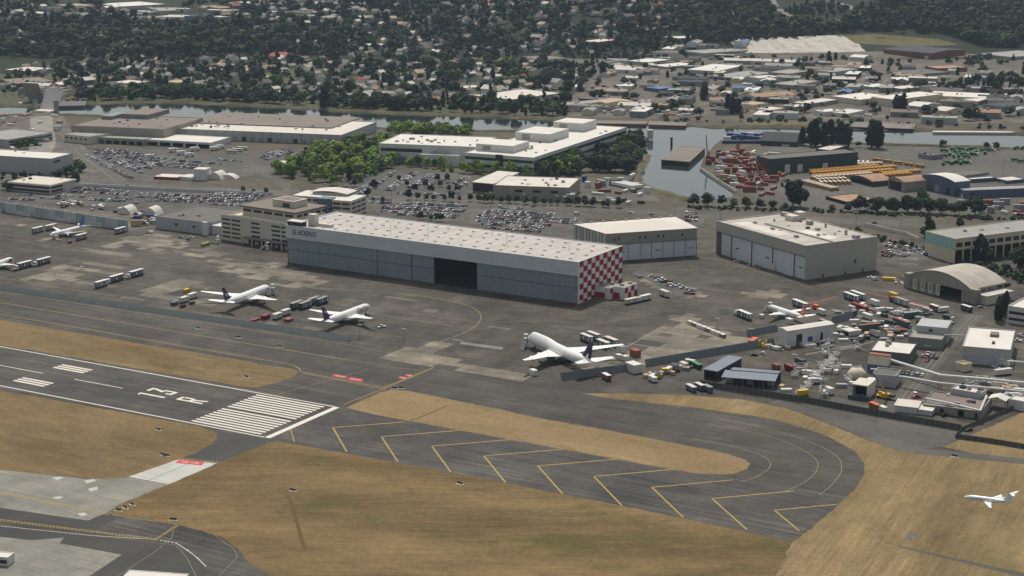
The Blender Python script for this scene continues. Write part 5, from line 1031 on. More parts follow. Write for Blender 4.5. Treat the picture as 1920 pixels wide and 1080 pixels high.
def crown_mb(kind, seed, n, leaf):
    """unit height 1 (crown from z0 to 1), leaf clumps in uneven lobes; real size comes from the object's scale"""
    r = random.Random(seed); mb = MB(); lobes = []
    if kind == 'round':
        for i in range(13):
            a = r.uniform(0, 6.28); q = r.uniform(.05, .26); lobes.append((q*math.cos(a), q*math.sin(a), r.uniform(.32, .82), r.uniform(.11, .2)))
        lobes.append((0, 0, .6, .24))
    elif kind == 'poplar':
        for i in range(12): z = .14+.8*i/11; lobes.append((r.uniform(-.03, .03), r.uniform(-.03, .03), z, .11*math.sin(math.pi*min(1, z*.92+.08))**.6+.015))
    elif kind == 'cone':
        for i in range(14):
            z = .1+.86*i/13; R = .2*(1-z)**.85+.01
            for k in range(3): a = r.uniform(0, 6.28); lobes.append((R*.55*math.cos(a), R*.55*math.sin(a), z-.02, R*.65))
    elif kind == 'shrub':
        for i in range(9): a = r.uniform(0, 6.28); q = r.uniform(0, .4); lobes.append((q*math.cos(a), q*math.sin(a), r.uniform(.25, .6), r.uniform(.2, .36)))
    wts = [l[3]**2 for l in lobes]
    for i in range(n):
        lx, ly, lz, lr = r.choices(lobes, wts)[0]; u, t = r.uniform(-1, 1), r.uniform(0, 6.28); s = math.sqrt(1-u*u); d = Vector((s*math.cos(t), s*math.sin(t), u)); c = Vector((lx, ly, lz))+d*lr*r.uniform(.72, 1.08)
        if c.z < .03: continue
        nrm = (d+Vector((r.uniform(-.7, .7), r.uniform(-.7, .7), r.uniform(-.3, .9)))).normalized(); a = nrm.orthogonal().normalized(); b = nrm.cross(a); k = leaf*r.uniform(.6, 1.4); w = r.uniform(0, 6.28); e = a*math.cos(w)+b*math.sin(w); f = nrm.cross(e)
        mb.poly([c-e*k-f*k*.5, c+e*k*.3-f*k, c+e*k+f*k*.4, c-e*k*.4+f*k])
    return mb
def trunk_mb(kind, seed):
    r = random.Random(seed); mb = MB().tube((0, 0, -.02), (0, 0, .5), .022, .012, 6)
    if kind == 'round':
        for i in range(5): a = i*1.26+r.uniform(-.3, .3); mb.tube((0, 0, .28+.04*i), (.2*math.cos(a), .2*math.sin(a), .55+.04*i), .011, .004, 4)
    else: mb.tube((0, 0, .5), (0, 0, .92), .012, .003, 5)
    return mb
TM = {}
def tree_mesh(kind, var, mat, lod):
    k = (kind, var, mat.name, lod)
    if k not in TM:
        n, leaf = {0: (2300, .032), 1: (1100, .04), 2: (150, .07)}[lod]
        if kind in ('cone', 'poplar'): leaf *= .75
        if kind == 'shrub': leaf *= 2
        TM[k] = crown_mb(kind, var*17+5, n, leaf).mesh('crown', mat)
        TM[(kind, var)] = trunk_mb(kind, var).mesh('trunk', bark)
    return TM[k], TM[(kind, var)]
TREES = []    # x, y, kind, mat, height, width factor, place
def tree(u, v, kind, mat, h, place, wf=1.): p = G(u, v); TREES.append((p.x, p.y, kind, mat, h, wf, place))
CLEAR = [(p.x, p.y) for p in (G(*q) for q in ((200, 10), (430, 12), (420, 34), (290, 36), (200, 26)))]
def grove(px, n, kinds, mats, h0, h1, place, seed, mind=4, wf=1.):
    r = random.Random(seed)
    for x, y in scatter(px, n, r, mind, FOOT+[RWP, CLEAR]): TREES.append((x, y, r.choices(*kinds)[0], r.choice(mats), r.uniform(h0, h1), wf*r.uniform(.85, 1.3), place))
pl = 'bright green grove left of the white campus'
grove([(508, 322), (585, 288), (640, 272), (735, 268), (742, 292), (735, 318), (640, 352), (600, 345), (540, 338)], 150, (['round', 'poplar'], [8, 2]), [lf_bright, lf_bright, lf_mid], 9, 16, pl, 1, 4.5, 1.25)
grove([(728, 252), (742, 240), (880, 247), (880, 256), (745, 250)], 60, (['round'], [1]), [lf_bright], 8, 13, 'bright strip along the river behind the campus', 2, 5)
pl = 'front of the white campus'
for u, v in ((770, 312), (783, 312), (800, 314), (815, 316), (828, 315), (832, 320), (846, 322), (868, 324), (880, 326), (893, 324), (902, 326), (944, 330), (960, 329), (975, 331), (988, 330), (928, 326)): tree(u, v, 'cone' if u in (832, 846) else 'round', lf_mid if u % 2 else lf_bright, rnd.uniform(10, 15), pl)
grove([(1004, 330), (1030, 296), (1065, 248), (1088, 258), (1092, 300), (1085, 330)], 80, (['round', 'poplar', 'cone'], [6, 2, 2]), [lf_mid, lf_bright, lf_dark], 9, 17, 'right flank of the white campus', 3, 4, 1.2)
grove([(1095, 312), (1130, 268), (1196, 262), (1206, 290), (1190, 315), (1178, 328), (1120, 325)], 70, (['round', 'poplar'], [7, 3]), [lf_dark, lf_mid, lf_dark], 9, 17, 'dark clump beside the river inlet', 4, 4, 1.2)
pl = 'roadside row behind the hangars'
for u, v, h in ((1300, 387, 11), (1326, 386, 11), (1352, 387, 10), (1376, 388, 8), (1400, 389, 10), (1426, 391, 9), (1450, 392, 8), (1612, 396, 14), (1644, 399, 13), (1674, 399, 14), (1702, 399, 16), (1716, 398, 12), (1740, 400, 13), (1764, 401, 13), (1780, 402, 10), (1798, 404, 13), (1828, 404, 17), (1472, 394, 7), (1560, 396, 6), (1590, 397, 8)): tree(u, v, 'round', lf_dark, h*1.1, pl, 1.35)
tree(1486, 388, 'round', lf_con, 25, 'yard with the red cranes', 1.1); tree(1500, 389, 'round', lf_con, 21, 'yard with the red cranes', 1.1); tree(1728, 385, 'round', lf_mid, 16, 'rusty shed by the road')
for i in range(26): tree(770+i*15.5+rnd.uniform(-4, 4), 374+i*.62+rnd.uniform(-1, 1), 'round', rnd.choice([lf_dark, lf_mid]), rnd.uniform(6, 11), 'near kerb of the main road')
for u, v in ((455, 362), (475, 363), (498, 365), (700, 378), (718, 381), (788, 412), (820, 416), (828, 416), (808, 414)): tree(u, v, 'round', lf_mid, rnd.uniform(5, 9), 'edge of the staff car park')
pl = 'tall river bank row behind the boat shed'
for u, v, h in ((1520, 274, 27), (1528, 274, 30), (1546, 275, 27), (1556, 276, 30), (1576, 277, 29), (1588, 277, 26), (1634, 277, 31), (1646, 278, 30), (1505, 272, 20)): tree(u, v, 'poplar', lf_con, h, pl, 1.5)
for u, v, h in ((1768, 276, 9), (1868, 280, 9), (1848, 279, 8), (1610, 276, 7)): tree(u, v, 'round', lf_dark, h, 'low river bank by the truck depot', 1.3)
pl = 'roadside behind the barrel hangar'
for u, v, k, h in ((1740, 452, 'poplar', 20), (1746, 452, 'poplar', 17), (1734, 446, 'round', 10), (1798, 429, 'round', 9), (1836, 489, 'poplar', 21), (1844, 492, 'poplar', 19), (1852, 494, 'round', 12), (1912, 508, 'round', 18), (1918, 500, 'round', 16), (1905, 490, 'round', 9)): tree(u, v, k, lf_dark, h, pl, 1.3)
pl = 'narrow cypress row by the office at right edge'
for i, (u, v) in enumerate(((1870, 604), (1876, 600), (1881, 592), (1886, 586), (1872, 596))): tree(u, v, 'poplar', lf_con, 15, pl, 1.1)
grove([(1530, 425), (1600, 432), (1740, 470), (1700, 466), (1600, 442)], 26, (['shrub'], [1]), [lf_mid, lf_dark], 2, 5, 'scrubby bank behind the boxy hangar', 5, 3)
grove([(1780, 490), (1920, 515), (1925, 535), (1860, 508)], 14, (['shrub', 'round'], [3, 1]), [lf_mid, lf_dark], 3, 8, 'scrub behind the barrel hangar', 6, 4)
grove([(0, 352), (30, 340), (40, 352), (10, 366)], 6, (['round'], [1]), [lf_dark], 6, 10, 'garden of the flat roofed office at left', 7, 4); grove([(104, 334), (128, 308), (152, 312), (160, 330), (140, 345), (118, 345)], 16, (['round', 'shrub'], [2, 1]), [lf_mid, lf_dark], 6, 12, 'garden right of the blank walled warehouse', 8, 4); grove([(0, 332), (80, 334), (90, 338), (0, 340)], 10, (['round', 'cone'], [2, 1]), [lf_dark], 5, 10, 'garden below the blank walled warehouse', 9, 4); grove([(20, 272), (55, 262), (68, 268), (70, 278), (30, 280)], 9, (['round'], [1]), [lf_mid], 7, 11, 'garden beside the strip windowed office', 10, 4)
for u, v in ((748, 340), (762, 350), (778, 360), (796, 352), (808, 362), (826, 350), (842, 358), (858, 362), (838, 342), (700, 352), (690, 368), (666, 350), (820, 340)): tree(u, v, 'round', lf_dark, rnd.uniform(6, 10), 'tree dotted lot before the campus')
# across the river
K1 = (['round', 'cone', 'poplar'], [66, 22, 12])
pl = 'river bank gardens on the far shore'
grove([(150, 190), (330, 187), (640, 203), (900, 214), (1060, 221), (1060, 205), (900, 196), (640, 188), (330, 172), (150, 176)], 300, K1, [lf_dark, lf_dark, lf_mid], 8, 19, pl, 11, 5, 1.25)
pl = 'leafy streets across the river'
grove([(120, 175), (330, 170), (640, 186), (1060, 204), (1120, 140), (1000, 112), (640, 108), (120, 112)], 640, K1, [lf_dark, lf_mid, lf_dark, lf_con], 6, 21, pl, 12, 6, 1.15)
pl = 'far industrial yards'
grove([(1070, 215), (1960, 235), (1960, 108), (1140, 112)], 200, (['round', 'poplar', 'cone'], [6, 2, 2]), [lf_dark, lf_dark, lf_mid], 6, 14, pl, 13, 8, 1.3); grove([(1230, 232), (1560, 232), (1920, 246), (1920, 240), (1560, 226), (1230, 226)], 40, (['shrub', 'round'], [3, 1]), [lf_mid, lf_dark], 3, 8, pl, 14, 5)
for u, v, h in ((1320, 188, 25), (1365, 212, 24), (1373, 214, 22), (1384, 214, 20), (1554, 122, 22), (1466, 125, 14), (1496, 128, 16), (1518, 145, 14), (1680, 214, 24), (1692, 214, 26), (1815, 226, 18), (1830, 224, 16), (1718, 168, 16), (1735, 168, 14), (1460, 232, 10), (608, 205, 30), (1130, 145, 24), (1352, 150, 12)): tree(u, v, 'poplar' if h > 19 else 'round', lf_con if h > 19 else lf_dark, h, pl, 1.5 if h > 19 else 1.2)
FARW = 'wooded slope'
grove([(1740, 165), (1840, 150), (1940, 150), (1940, 172), (1760, 175)], 40, K1, [lf_dark], 9, 18, pl, 15, 8)
grove([(-60, 108), (-60, 55), (150, 42), (400, 45), (640, 56), (700, 80), (640, 104), (300, 108)], 850, K1, [lf_dark, lf_con, lf_dark, lf_mid], 7, 24, FARW, 16, 6, 1.3); grove([(640, 108), (640, 2), (1280, 2), (1290, 40), (1180, 60), (1120, 110), (1000, 112)], 800, K1, [lf_dark, lf_con, lf_mid, lf_dark], 6, 23, FARW, 17, 7, 1.2); grove([(1280, 68), (1280, 2), (1440, 2), (1450, 40), (1560, 52), (1660, 2), (1960, 2), (1960, 92), (1850, 88), (1780, 66), (1640, 58), (1480, 66)], 1300, K1, [lf_dark, lf_con, lf_dark, lf_mid], 7, 25, FARW, 18, 6, 1.3); grove([(-60, 50), (-60, -8), (1980, -8), (1980, 4), (640, 10), (300, 40)], 480, K1, [lf_dark, lf_con, lf_mid], 7, 24, FARW, 19, 7, 1.2); grove([(1280, 70), (1480, 66), (1540, 70), (1400, 80), (1280, 95)], 70, K1, [lf_dark], 10, 18, FARW, 20, 8); grove([(1060, 135), (1130, 100), (1300, 92), (1290, 112), (1140, 128)], 40, K1, [lf_dark], 8, 16, pl, 21, 9); grove([(1465, 26), (1500, 8), (1560, 8), (1595, 20), (1560, 34), (1505, 30)], 60, K1, [lf_dark], 9, 14, FARW, 22, 7)
grove([(1290, 392), (1600, 402), (1960, 418), (1960, 413), (1600, 397), (1290, 388)], 90, (['shrub'], [1]), [lf_dark, lf_mid], 2, 4.5, 'hedge along the main road', 24, 3); grove([(430, 42), (640, 50), (665, 6), (480, 4)], 130, K1, [lf_dark, lf_con], 8, 18, FARW, 25, 7, 1.2); grove([(1180, 64), (1290, 44), (1295, 90), (1130, 100)], 70, K1, [lf_dark, lf_con], 7, 16, FARW, 26, 7, 1.2); grove([(0, 150), (120, 118), (130, 180), (0, 178)], 50, K1, [lf_dark, lf_mid], 6, 15, 'bank by the drawbridge', 27, 7)
def tree_score(t): return t[4]/(Vector((t[0], t[1], T(t[0], t[1])))-CAM).length
TREES.sort(key=tree_score, reverse=True)
KN = dict(round='broad crowned tree', poplar='tall narrow tree', cone='dark conifer', shrub='low shrub'); MN = {'leaf_dark': 'dark green', 'leaf_mid': 'green', 'leaf_bright': 'bright green', 'leaf_conifer': 'blackish green'}
forest = {}; r = random.Random(99)
for i, (x, y, k, mt, h, wf, p) in enumerate(TREES):
    z = T(x, y)-.1
    if i < 300:
        dist = (Vector((x, y, z))-CAM).length; lod = 0 if dist < 1250 else 1; cme, tme = tree_mesh(k, r.randrange(4), mt, lod)
        lab = '%s %s in the %s' % (MN[mt.name], KN[k], p); o = thing({'round': 'broadleaf_tree', 'poplar': 'poplar_tree', 'cone': 'conifer_tree', 'shrub': 'shrub'}[k], lab, 'shrub' if k == 'shrub' else 'tree', (x, y, z), r.uniform(0, 6.28), MN[mt.name]+' '+KN[k]+'s in the '+p); o.scale = (h*wf, h*wf, h)
        link('crown', cme, o); link('trunk', tme, o)
    else: forest.setdefault((k, mt.name), []).append((x, y, z, h, wf))
fm = MB(); fmats = [lf_dark, lf_mid, lf_bright, lf_con]; nm = [m.name for m in fmats]; base = {k: [crown_mb(k, v*13+2, 130 if k != 'shrub' else 60, .085 if k != 'shrub' else .16) for v in range(4)] for k in KN}
for (k, mn), L in forest.items():
    for x, y, z, h, wf in L:
        b = base[k][r.randrange(4)]; mi = nm.index(mn); s = MB().add(b, Matrix.Translation((x, y, z)) @ Matrix.Rotation(r.uniform(0, 6.28), 4, 'Z') @ Matrix.Diagonal((h*wf, h*wf, h, 1))); s.m = [mi]*len(s.m); fm.add(s)
tag(fm.build('distant_trees', fmats), 'mass of dark trees over the far streets and the wooded hill', 'wood', kind='stuff')
# ------------------------------------------------------------------ houses across the river
HP = [([(120, 172), (330, 168), (640, 184), (1050, 202), (1100, 150), (1000, 118), (640, 112), (120, 118)], 205, 'leafy streets across the river', 31), ([(640, 108), (640, 6), (1280, 6), (1280, 36), (1180, 56), (1110, 108), (1000, 112)], 80, 'hill side streets beyond the river', 32), ([(30, 118), (120, 112), (300, 110), (300, 118), (120, 150), (30, 140)], 14, 'streets by the bridge at left', 33)]
hroofs = [('grey', r_grey), ('dark', r_dgrey), ('brown', r_brown), ('pale', r_pale), ('tan', r_tan), ('rusty', r_rust), ('red', M('roof_red', (150, 72, 60)))]; hwalls = [('white', w_white), ('cream', w_cream), ('grey', w_lgrey), ('blue', w_blue), ('brick', w_brick)]; HM = {}
def house_mesh(v, rm, wm):
    if (v, rm.name, wm.name) not in HM:
        w, d, h = ((12, 9, 4.5), (15, 9, 3.6), (10, 10, 6.2))[v]; g = MB().box(-w/2, -d/2, 0, w/2, d/2, h)
        for x in (-w/2, w/2): g.poly([(x, -d/2, h), (x, d/2, h), (x, 0, h+2.6)])
        g.box(-w*.3, -d/2-.06, 1, -w*.12, -d/2, 2.3, 1).box(w*.1, -d/2-.06, 1, w*.3, -d/2, 2.3, 1)
        P = [(-d/2-.5, h-.35), (0, h+2.75), (d/2+.5, h-.35)]; q = MB().loft([[(x, y, z) for y, z in P]+[(x, y, z+.25) for y, z in reversed(P)] for x in (-w/2-.5, w/2+.5)]).box(w*.2, .3, h+1.4, w*.2+.9, 1.2, h+3.6)
        HM[(v, rm.name, wm.name)] = (g.mesh('wall', [wm, glass]), q.mesh('roof', rm))
    return HM[(v, rm.name, wm.name)]
for px, n, p, sd in HP:
    r = random.Random(sd)
    for x, y in scatter(px, n, r, 17, FOOT+[RWP]):
        (rn, rm), (wn, wm) = r.choices(hroofs, [26, 24, 20, 12, 10, 6, 1.5])[0], r.choices(hwalls, [40, 30, 16, 7, 7])[0]; a, b = house_mesh(r.randrange(3), rm, wm)
        o = thing('house', '%s house with %s gabled roof in the %s' % (wn, rn, p), 'house', (x, y, T(x, y)-.1), -.3+r.choice([0, math.pi/2])+r.uniform(-.05, .05), '%s houses with %s roofs in the %s' % (wn, rn, p)); link('wall', a, o); link('roof', b, o)

# the many smaller roofs beyond, too far to pick apart
r = random.Random(77); dh = MB(); dm_ = [m for _, m in hroofs]+[m for _, m in hwalls]
for px, n in (([(640, 106), (640, 4), (1290, 4), (1285, 40), (1180, 58), (1110, 108)], 170), ([(430, 44), (640, 52), (660, 4), (470, 4)], 40), ([(120, 175), (640, 187), (1050, 204), (1100, 150), (640, 112), (120, 120)], 130), ([(-40, 50), (150, 40), (400, 44), (640, 54), (640, 100), (300, 106), (-40, 104)], 40), ([(640, 4), (0, 4), (0, 40), (160, 38)], 24), ([(1290, 4), (1430, 4), (1430, 30), (1290, 40)], 16)):
    for x, y in scatter(px, n, r, 13, FOOT+[RWP]):
        v = r.randrange(3); w, d, h = ((12, 9, 4.5), (15, 9, 3.6), (10, 10, 6.2))[v]; k = r.uniform(.9, 1.5); M4 = Matrix.Translation((x, y, T(x, y)-.1)) @ Matrix.Rotation(-.3+r.choice([0, math.pi/2])+r.uniform(-.1, .1), 4, 'Z') @ Matrix.Scale(k, 4); rm = r.choices(range(7), [26, 30, 24, 8, 8, 6, 1])[0]; wm = 7+r.choices(range(5), [40, 30, 16, 7, 7])[0]
        g = MB().box(-w/2, -d/2, 0, w/2, d/2, h, wm)
        for q_ in (-w/2, w/2): g.poly([(q_, -d/2, h), (q_, d/2, h), (q_, 0, h+2.6)], wm)
        P = [(-d/2-.5, h-.35), (0, h+2.75), (d/2+.5, h-.35)]; g.loft([[(q_, yy, z) for yy, z in P]+[(q_, yy, z+.25) for yy, z in reversed(P)] for q_ in (-w/2-.5, w/2+.5)], rm); dh.add(g, M4)
tag(dh.build('distant_houses', dm_), 'scattered far house roofs among the trees of the hill streets', 'houses', kind='stuff')
# ------------------------------------------------------------------ fences and walls
def panel_run(root, A, B, n, make):
    d = B-A; L = d.length; a = math.atan2(d.y, d.x); p = L/n
    for i in range(n): make(i, p, A+d*(i/n), a)
def blast_fence(label, a, b, hgt, lean, pitch, mat, name='blast_fence'):
    A, B = G(*a), G(*b); d = B-A; L = d.length; R = thing(name, label, 'fence', A, math.atan2(d.y, d.x)); n = max(2, int(L/pitch)); p = L/n
    N = 3; prof = [(lean*(i/N)**1.1, hgt*i/N) for i in range(N+1)]
    me = MB().loft([[(x, y, z) for y, z in prof]+[(x, y+.18, z) for y, z in reversed(prof)] for x in (.06, p-.06)]).mesh('fence_panel', mat)
    fr = MB().tube((0, lean, hgt), (0, lean+hgt*.55, 0), .12, n=5).tube((0, 0, .1), (0, lean+hgt*.55, .1), .1, n=4).mesh('brace', steel)
    for i in range(n): link('fence_panel', me, R, (i*p, 0, 0)); link('brace', fr, R, (i*p+p/2, .2, 0)) if i % 2 == 0 else None
    return R
fgrey = M('fence_grey', (108, 114, 116), .7, .08, .2); fdark = M('fence_dark_mesh', (88, 88, 83), .9, .12, .3)
blast_fence('long low grey blast fence beside the taxiway', (-70, 535), (651, 641.5), 2.6, 5.2, 6.2, M('fence_teal_grey', (66, 73, 74), .8, .1, .1))
blast_fence('grey blast fence behind the jumbo jet', (1053, 714), (1180, 697), 4.2, 2., 5, fgrey); blast_fence('long grey blast fence above the blue roofed shed', (1212, 689), (1454, 648), 4.4, 2., 5, fgrey); blast_fence('short grey blast fence left of the white workshop', (1402, 632), (1459, 621), 4, 1.5, 5, fgrey); blast_fence('short grey blast fence behind the orange tailed jet', (1562, 607), (1602, 597), 4.2, 1.5, 5, fgrey)
def panel_fence():
    A, B = G(-40, 391), G(241, 433); d = B-A; L = d.length; R = thing('noise_wall', 'tall pale panel wall with white posts behind the blue tailed jet', 'wall', A, math.atan2(d.y, d.x)); n = 15; p = L/n; h = 9.2; fm_ = M('panel_pale_green_grey', (196, 202, 198), .7, .06, .2, .1); fm2 = M('panel_green_grey', (166, 178, 174), .7, .06, .2, .1)
    for i in range(n):
        MB().box(i*p+.5, (i % 3 == 0)*-.8, .1, (i+1)*p-.5, .3+(i % 3 == 0)*-.8, h-.5).build('panel', fm_ if i % 2 else fm2, R)
        MB().box(i*p-.5, -.9, 0, i*p+.5, .6, h+.2).build('post', w_white, R)
        for k in range(1, 5): MB().box(i*p+.5+k*(p-1)/5-.05, (i % 3 == 0)*-.8-.06, .2, i*p+.5+k*(p-1)/5+.05, (i % 3 == 0)*-.8, h-.6).build('rib', fm2, R) if p > 8 else None
    for i in (1, 4, 8, 11): MB().box(i*p+.5, -1.6, 0, (i+1.6)*p, -.9, h*.36).build('low_shield', w_white, R)
    for i in range(n): MB().tube((i*p, .6, h*.8), (i*p, 5, 0), .2, n=5).build('brace', steel, R)
panel_fence()
def mesh_fence(label, pts, h, mat=fdark, step=3.2):
    P = [G(*q) for q in pts]; R = thing('perimeter_fence', label, 'fence', P[0])
    for a, b in zip(P, P[1:]):
        d = b-a; L = d.length; n = max(1, int(L/step)); e = d/n; me = MB().loft([[(0, 0, .1), (e.x, e.y, .1), (e.x, e.y, h), (0, 0, h)], [(0, .06, .1), (e.x, e.y+.06, .1), (e.x, e.y+.06, h), (0, .06, h)]]).mesh('fence_panel', mat); pm = MB().tube((0, 0, 0), (0, 0, h+.4), .07, n=5).mesh('post', steel)
        for i in range(n): link('fence_panel', me, R, a-P[0]+e*i); link('post', pm, R, a-P[0]+e*i)
mesh_fence('dark screened fence between the test yard and the perimeter road', [(1312, 724), (1380, 735), (1520, 757), (1660, 783), (1802, 808)], 3.4); mesh_fence('low dark fence along the dry field at right edge', [(1791, 822), (1850, 830), (1960, 848)], 2.6); mesh_fence('dark fence on the slope above the dry field', [(1792, 822), (1802, 809), (1860, 785), (1900, 768)], 2.2)
def long_wall(label, pts, h, mat, name='roadside_wall'):
    P = [G(*q) for q in pts]; R = thing(name, label, 'wall', P[0])
    for a, b in zip(P, P[1:]):
        d = b-a; n = max(1, int(d.length/14)); e = d/n; u = Vector((-d.y, d.x, 0)).normalized()*.5; me = MB().loft([[(0, 0, 0), e, e+u, u], [(0, 0, h), e+Vector((0, 0, h)), e+u+Vector((0, 0, h)), u+Vector((0, 0, h))]]).mesh('wall_panel', mat)
        for i in range(n): link('wall_panel', me, R, a-P[0]+e*i)
long_wall('long white wall between the car park and the main road', [(130, 348), (320, 358), (512, 366)], 2.8, w_white); long_wall('short white wall beside the staff car park', [(692, 374), (734, 376)], 2.5, w_white); long_wall('concrete wall on the bank behind the boxy hangar', [(1620, 424), (1700, 442), (1722, 452)], 3, w_beige); long_wall('pale sea wall along the river inlet', [(1312, 318), (1345, 340), (1380, 362)], 2.5, r_pale)
sheet('culvert', [(1684, 1026), (1690, 1024), (1925, 1076), (1925, 1084)], .06, m_street); 
for i, (x, y) in enumerate(scatter([(1694, 1016), (1702, 996), (1726, 994), (1716, 1016)], 16, random.Random(5), 1.2)):
    s = random.Random(i); tag(MB().loft([[(math.cos(t)*q*s.uniform(.6, 1.2), math.sin(t)*q*s.uniform(.6, 1.2), z) for t in [k*math.pi/3 for k in range(6)]] for z, q in ((-.05, 1.1), (.08, 1.), (.16, .6))]).build('boulder', r_dgrey), 'grey boulder in the loose heap at the end of the culvert', 'rock', 'boulders heaped by the culvert').location = (x, y, .03)
# ------------------------------------------------------------------ ground equipment
def wheels(root, L, w, n=2, r=.5):
    for i in range(n):
        x = -L*.38+L*.76*i/max(1, n-1)
        MB().tube((x, -w*.52, r), (x, w*.52, r), r, n=8).build('wheel', asphd, root)
def trailer(u, v, rz, label, L=12, side=None, roofm=None, H=3.4, group=None, tractor=False):
    side = side or c_teal; R = thing('service_trailer', label, 'trailer', G(u, v), rz, group); w = 2.9; z0 = .9
    MB().box(-L/2, -w/2, z0, L/2, w/2, z0+H).build('body', side, R)
    MB().box(-L/2-.15, -w/2-.15, z0+H, L/2+.15, w/2+.15, z0+H+.22).build('roof', roofm or metalw, R)
    for i in range(4):
        x = -L/2+L*(i+.3)/4; MB().box(x, -w/2-.06, z0+.5, x+L*.12, -w/2, z0+H-.5).build('door', door_m if i % 2 else steel, R)
    MB().box(L/2, -w*.3, z0+.4, L/2+.06, w*.3, z0+H-.4).build('end_door', door_m, R); wheels(R, L, w, 3)
    if tractor:
        MB().box(-L/2-3.2, -1.2, .7, -L/2-.6, 1.2, 3.3).box(-L/2-4.6, -1.2, .7, -L/2-3.2, 1.2, 1.9).build('tractor_cab', metalw, R); MB().box(-L/2-3.25, -1., 2, -L/2-3.18, 1., 3).build('windscreen', glass, R); MB().tube((-L/2-3.6, -1.25, .5), (-L/2-3.6, 1.25, .5), .5, n=8).build('wheel', asphd, R)
    return R
def ang(a, b): A, B = G(*a), G(*b); return math.atan2(B.y-A.y, B.x-A.x)
TA = ang((47, 503), (81, 494)); TB = ang((1383, 583), (1410, 594)); TC = ang((1092, 631), (1118, 641))
for u, v, l, tr in ((47, 502, 'teal trailer with white tractor left of the jet at left edge', True), (82, 495, 'teal trailer with white roof next to the small tractor trailer', True), (71, 436, 'grey trailer left of the blue tailed jet', False), (96, 431, 'grey trailer behind the nose of the blue tailed jet', False), (153, 449, 'grey box trailer right of the blue tailed jet engine', False), (190, 538, 'white trailer nearest the long blast fence', False), (219, 527, 'teal tractor trailer in the middle of the three on the left apron', True), (256, 518, 'teal tractor trailer last of the three on the left apron', True), (226, 437, 'grey container trailer at the end of the panel wall', False)): trailer(u, v, TA, l, 13 if tr else 11, c_teal if tr else steel, tractor=tr)
for u, v, l in ((556, 578, 'grey roofed trailer nearer the cargo jet tail, left of a pair'), (572, 578, 'grey roofed trailer nearer the cargo jet tail, right of a pair'), (588, 570, 'grey roofed trailer behind the cargo jet, left of a pair'), (604, 570, 'grey roofed trailer behind the cargo jet, right of a pair')): trailer(u, v, TA, l, 11, c_teal, r_grey)
for u, v, l in ((1100, 641, 'grey walled trailer behind jumbo tail, front left one'), (1113, 637, 'grey walled trailer behind jumbo tail, back left one'), (1131, 652, 'grey walled trailer behind jumbo tail, front right one'), (1146, 647, 'grey walled trailer behind jumbo tail, back right one')): trailer(u, v, TC, l, 11, c_teal, r_pale)
trailer(1396, 597, TB, 'dark teal tractor trailer left of the orange tailed jet', 14, c_teal, tractor=True); trailer(1500, 577, TB, 'dark teal trailer behind the orange tailed jet', 15, c_teal); trailer(1596, 563, TB, 'teal trailer in front of its twin by the fuel yard', 14, c_teal); trailer(1608, 560, TB, 'teal trailer behind its twin by the fuel yard', 14, c_teal); trailer(1690, 572, TB, 'light grey tank trailer in front of the barrel hangar', 13, steel, r_grey)
trailer(1184, 569, ang((1172, 571), (1200, 565)), 'long cream trailer in front of the checkered annex', 11, w_cream, r_pale, 2.6); trailer(1210, 563, ang((1200, 565), (1225, 559)), 'white camper trailer beside the cream one', 9, metalw, metalw, 2.7, tractor=True); trailer(1246, 556, ang((1236, 549), (1262, 559)), 'cream box truck with yellow cab near the annex lot', 9, w_cream, r_pale, 3.2)
for u, v, l, m_ in ((345, 567, 'white container with dark base left of the navy tailed jet', metalw), (361, 560, 'white container behind the first one by the navy tail', metalw), (520, 598, 'white container beside red gear at the cargo jet tail', metalw), (536, 591, 'pale container next to the white one at the cargo tail', r_pale)): trailer(u, v, TA, l, 7, m_, r_white, 2.8)
def box_item(u, v, rz, label, cat, name, L, w, H, body, lid=None, z0=.15):
    R = thing(name, label, cat, G(u, v), rz); MB().box(-L/2, -w/2, z0, L/2, w/2, z0+H).build('body', body, R)
    MB().box(-L/2-.06, -w/2-.06, z0+H, L/2+.06, w/2+.06, z0+H+.12).build('lid', lid or body, R)
    for s in (-1, 1): MB().box(s*L*.4-.15, -w/2, 0, s*L*.4+.15, w/2, z0).build('skid', trim, R)
    for i in range(3): MB().box(-L/2+L*(i+.5)/3-.08, -w/2-.05, z0, -L/2+L*(i+.5)/3+.08, -w/2, z0+H).build('rib', lid or body, R)
    return R
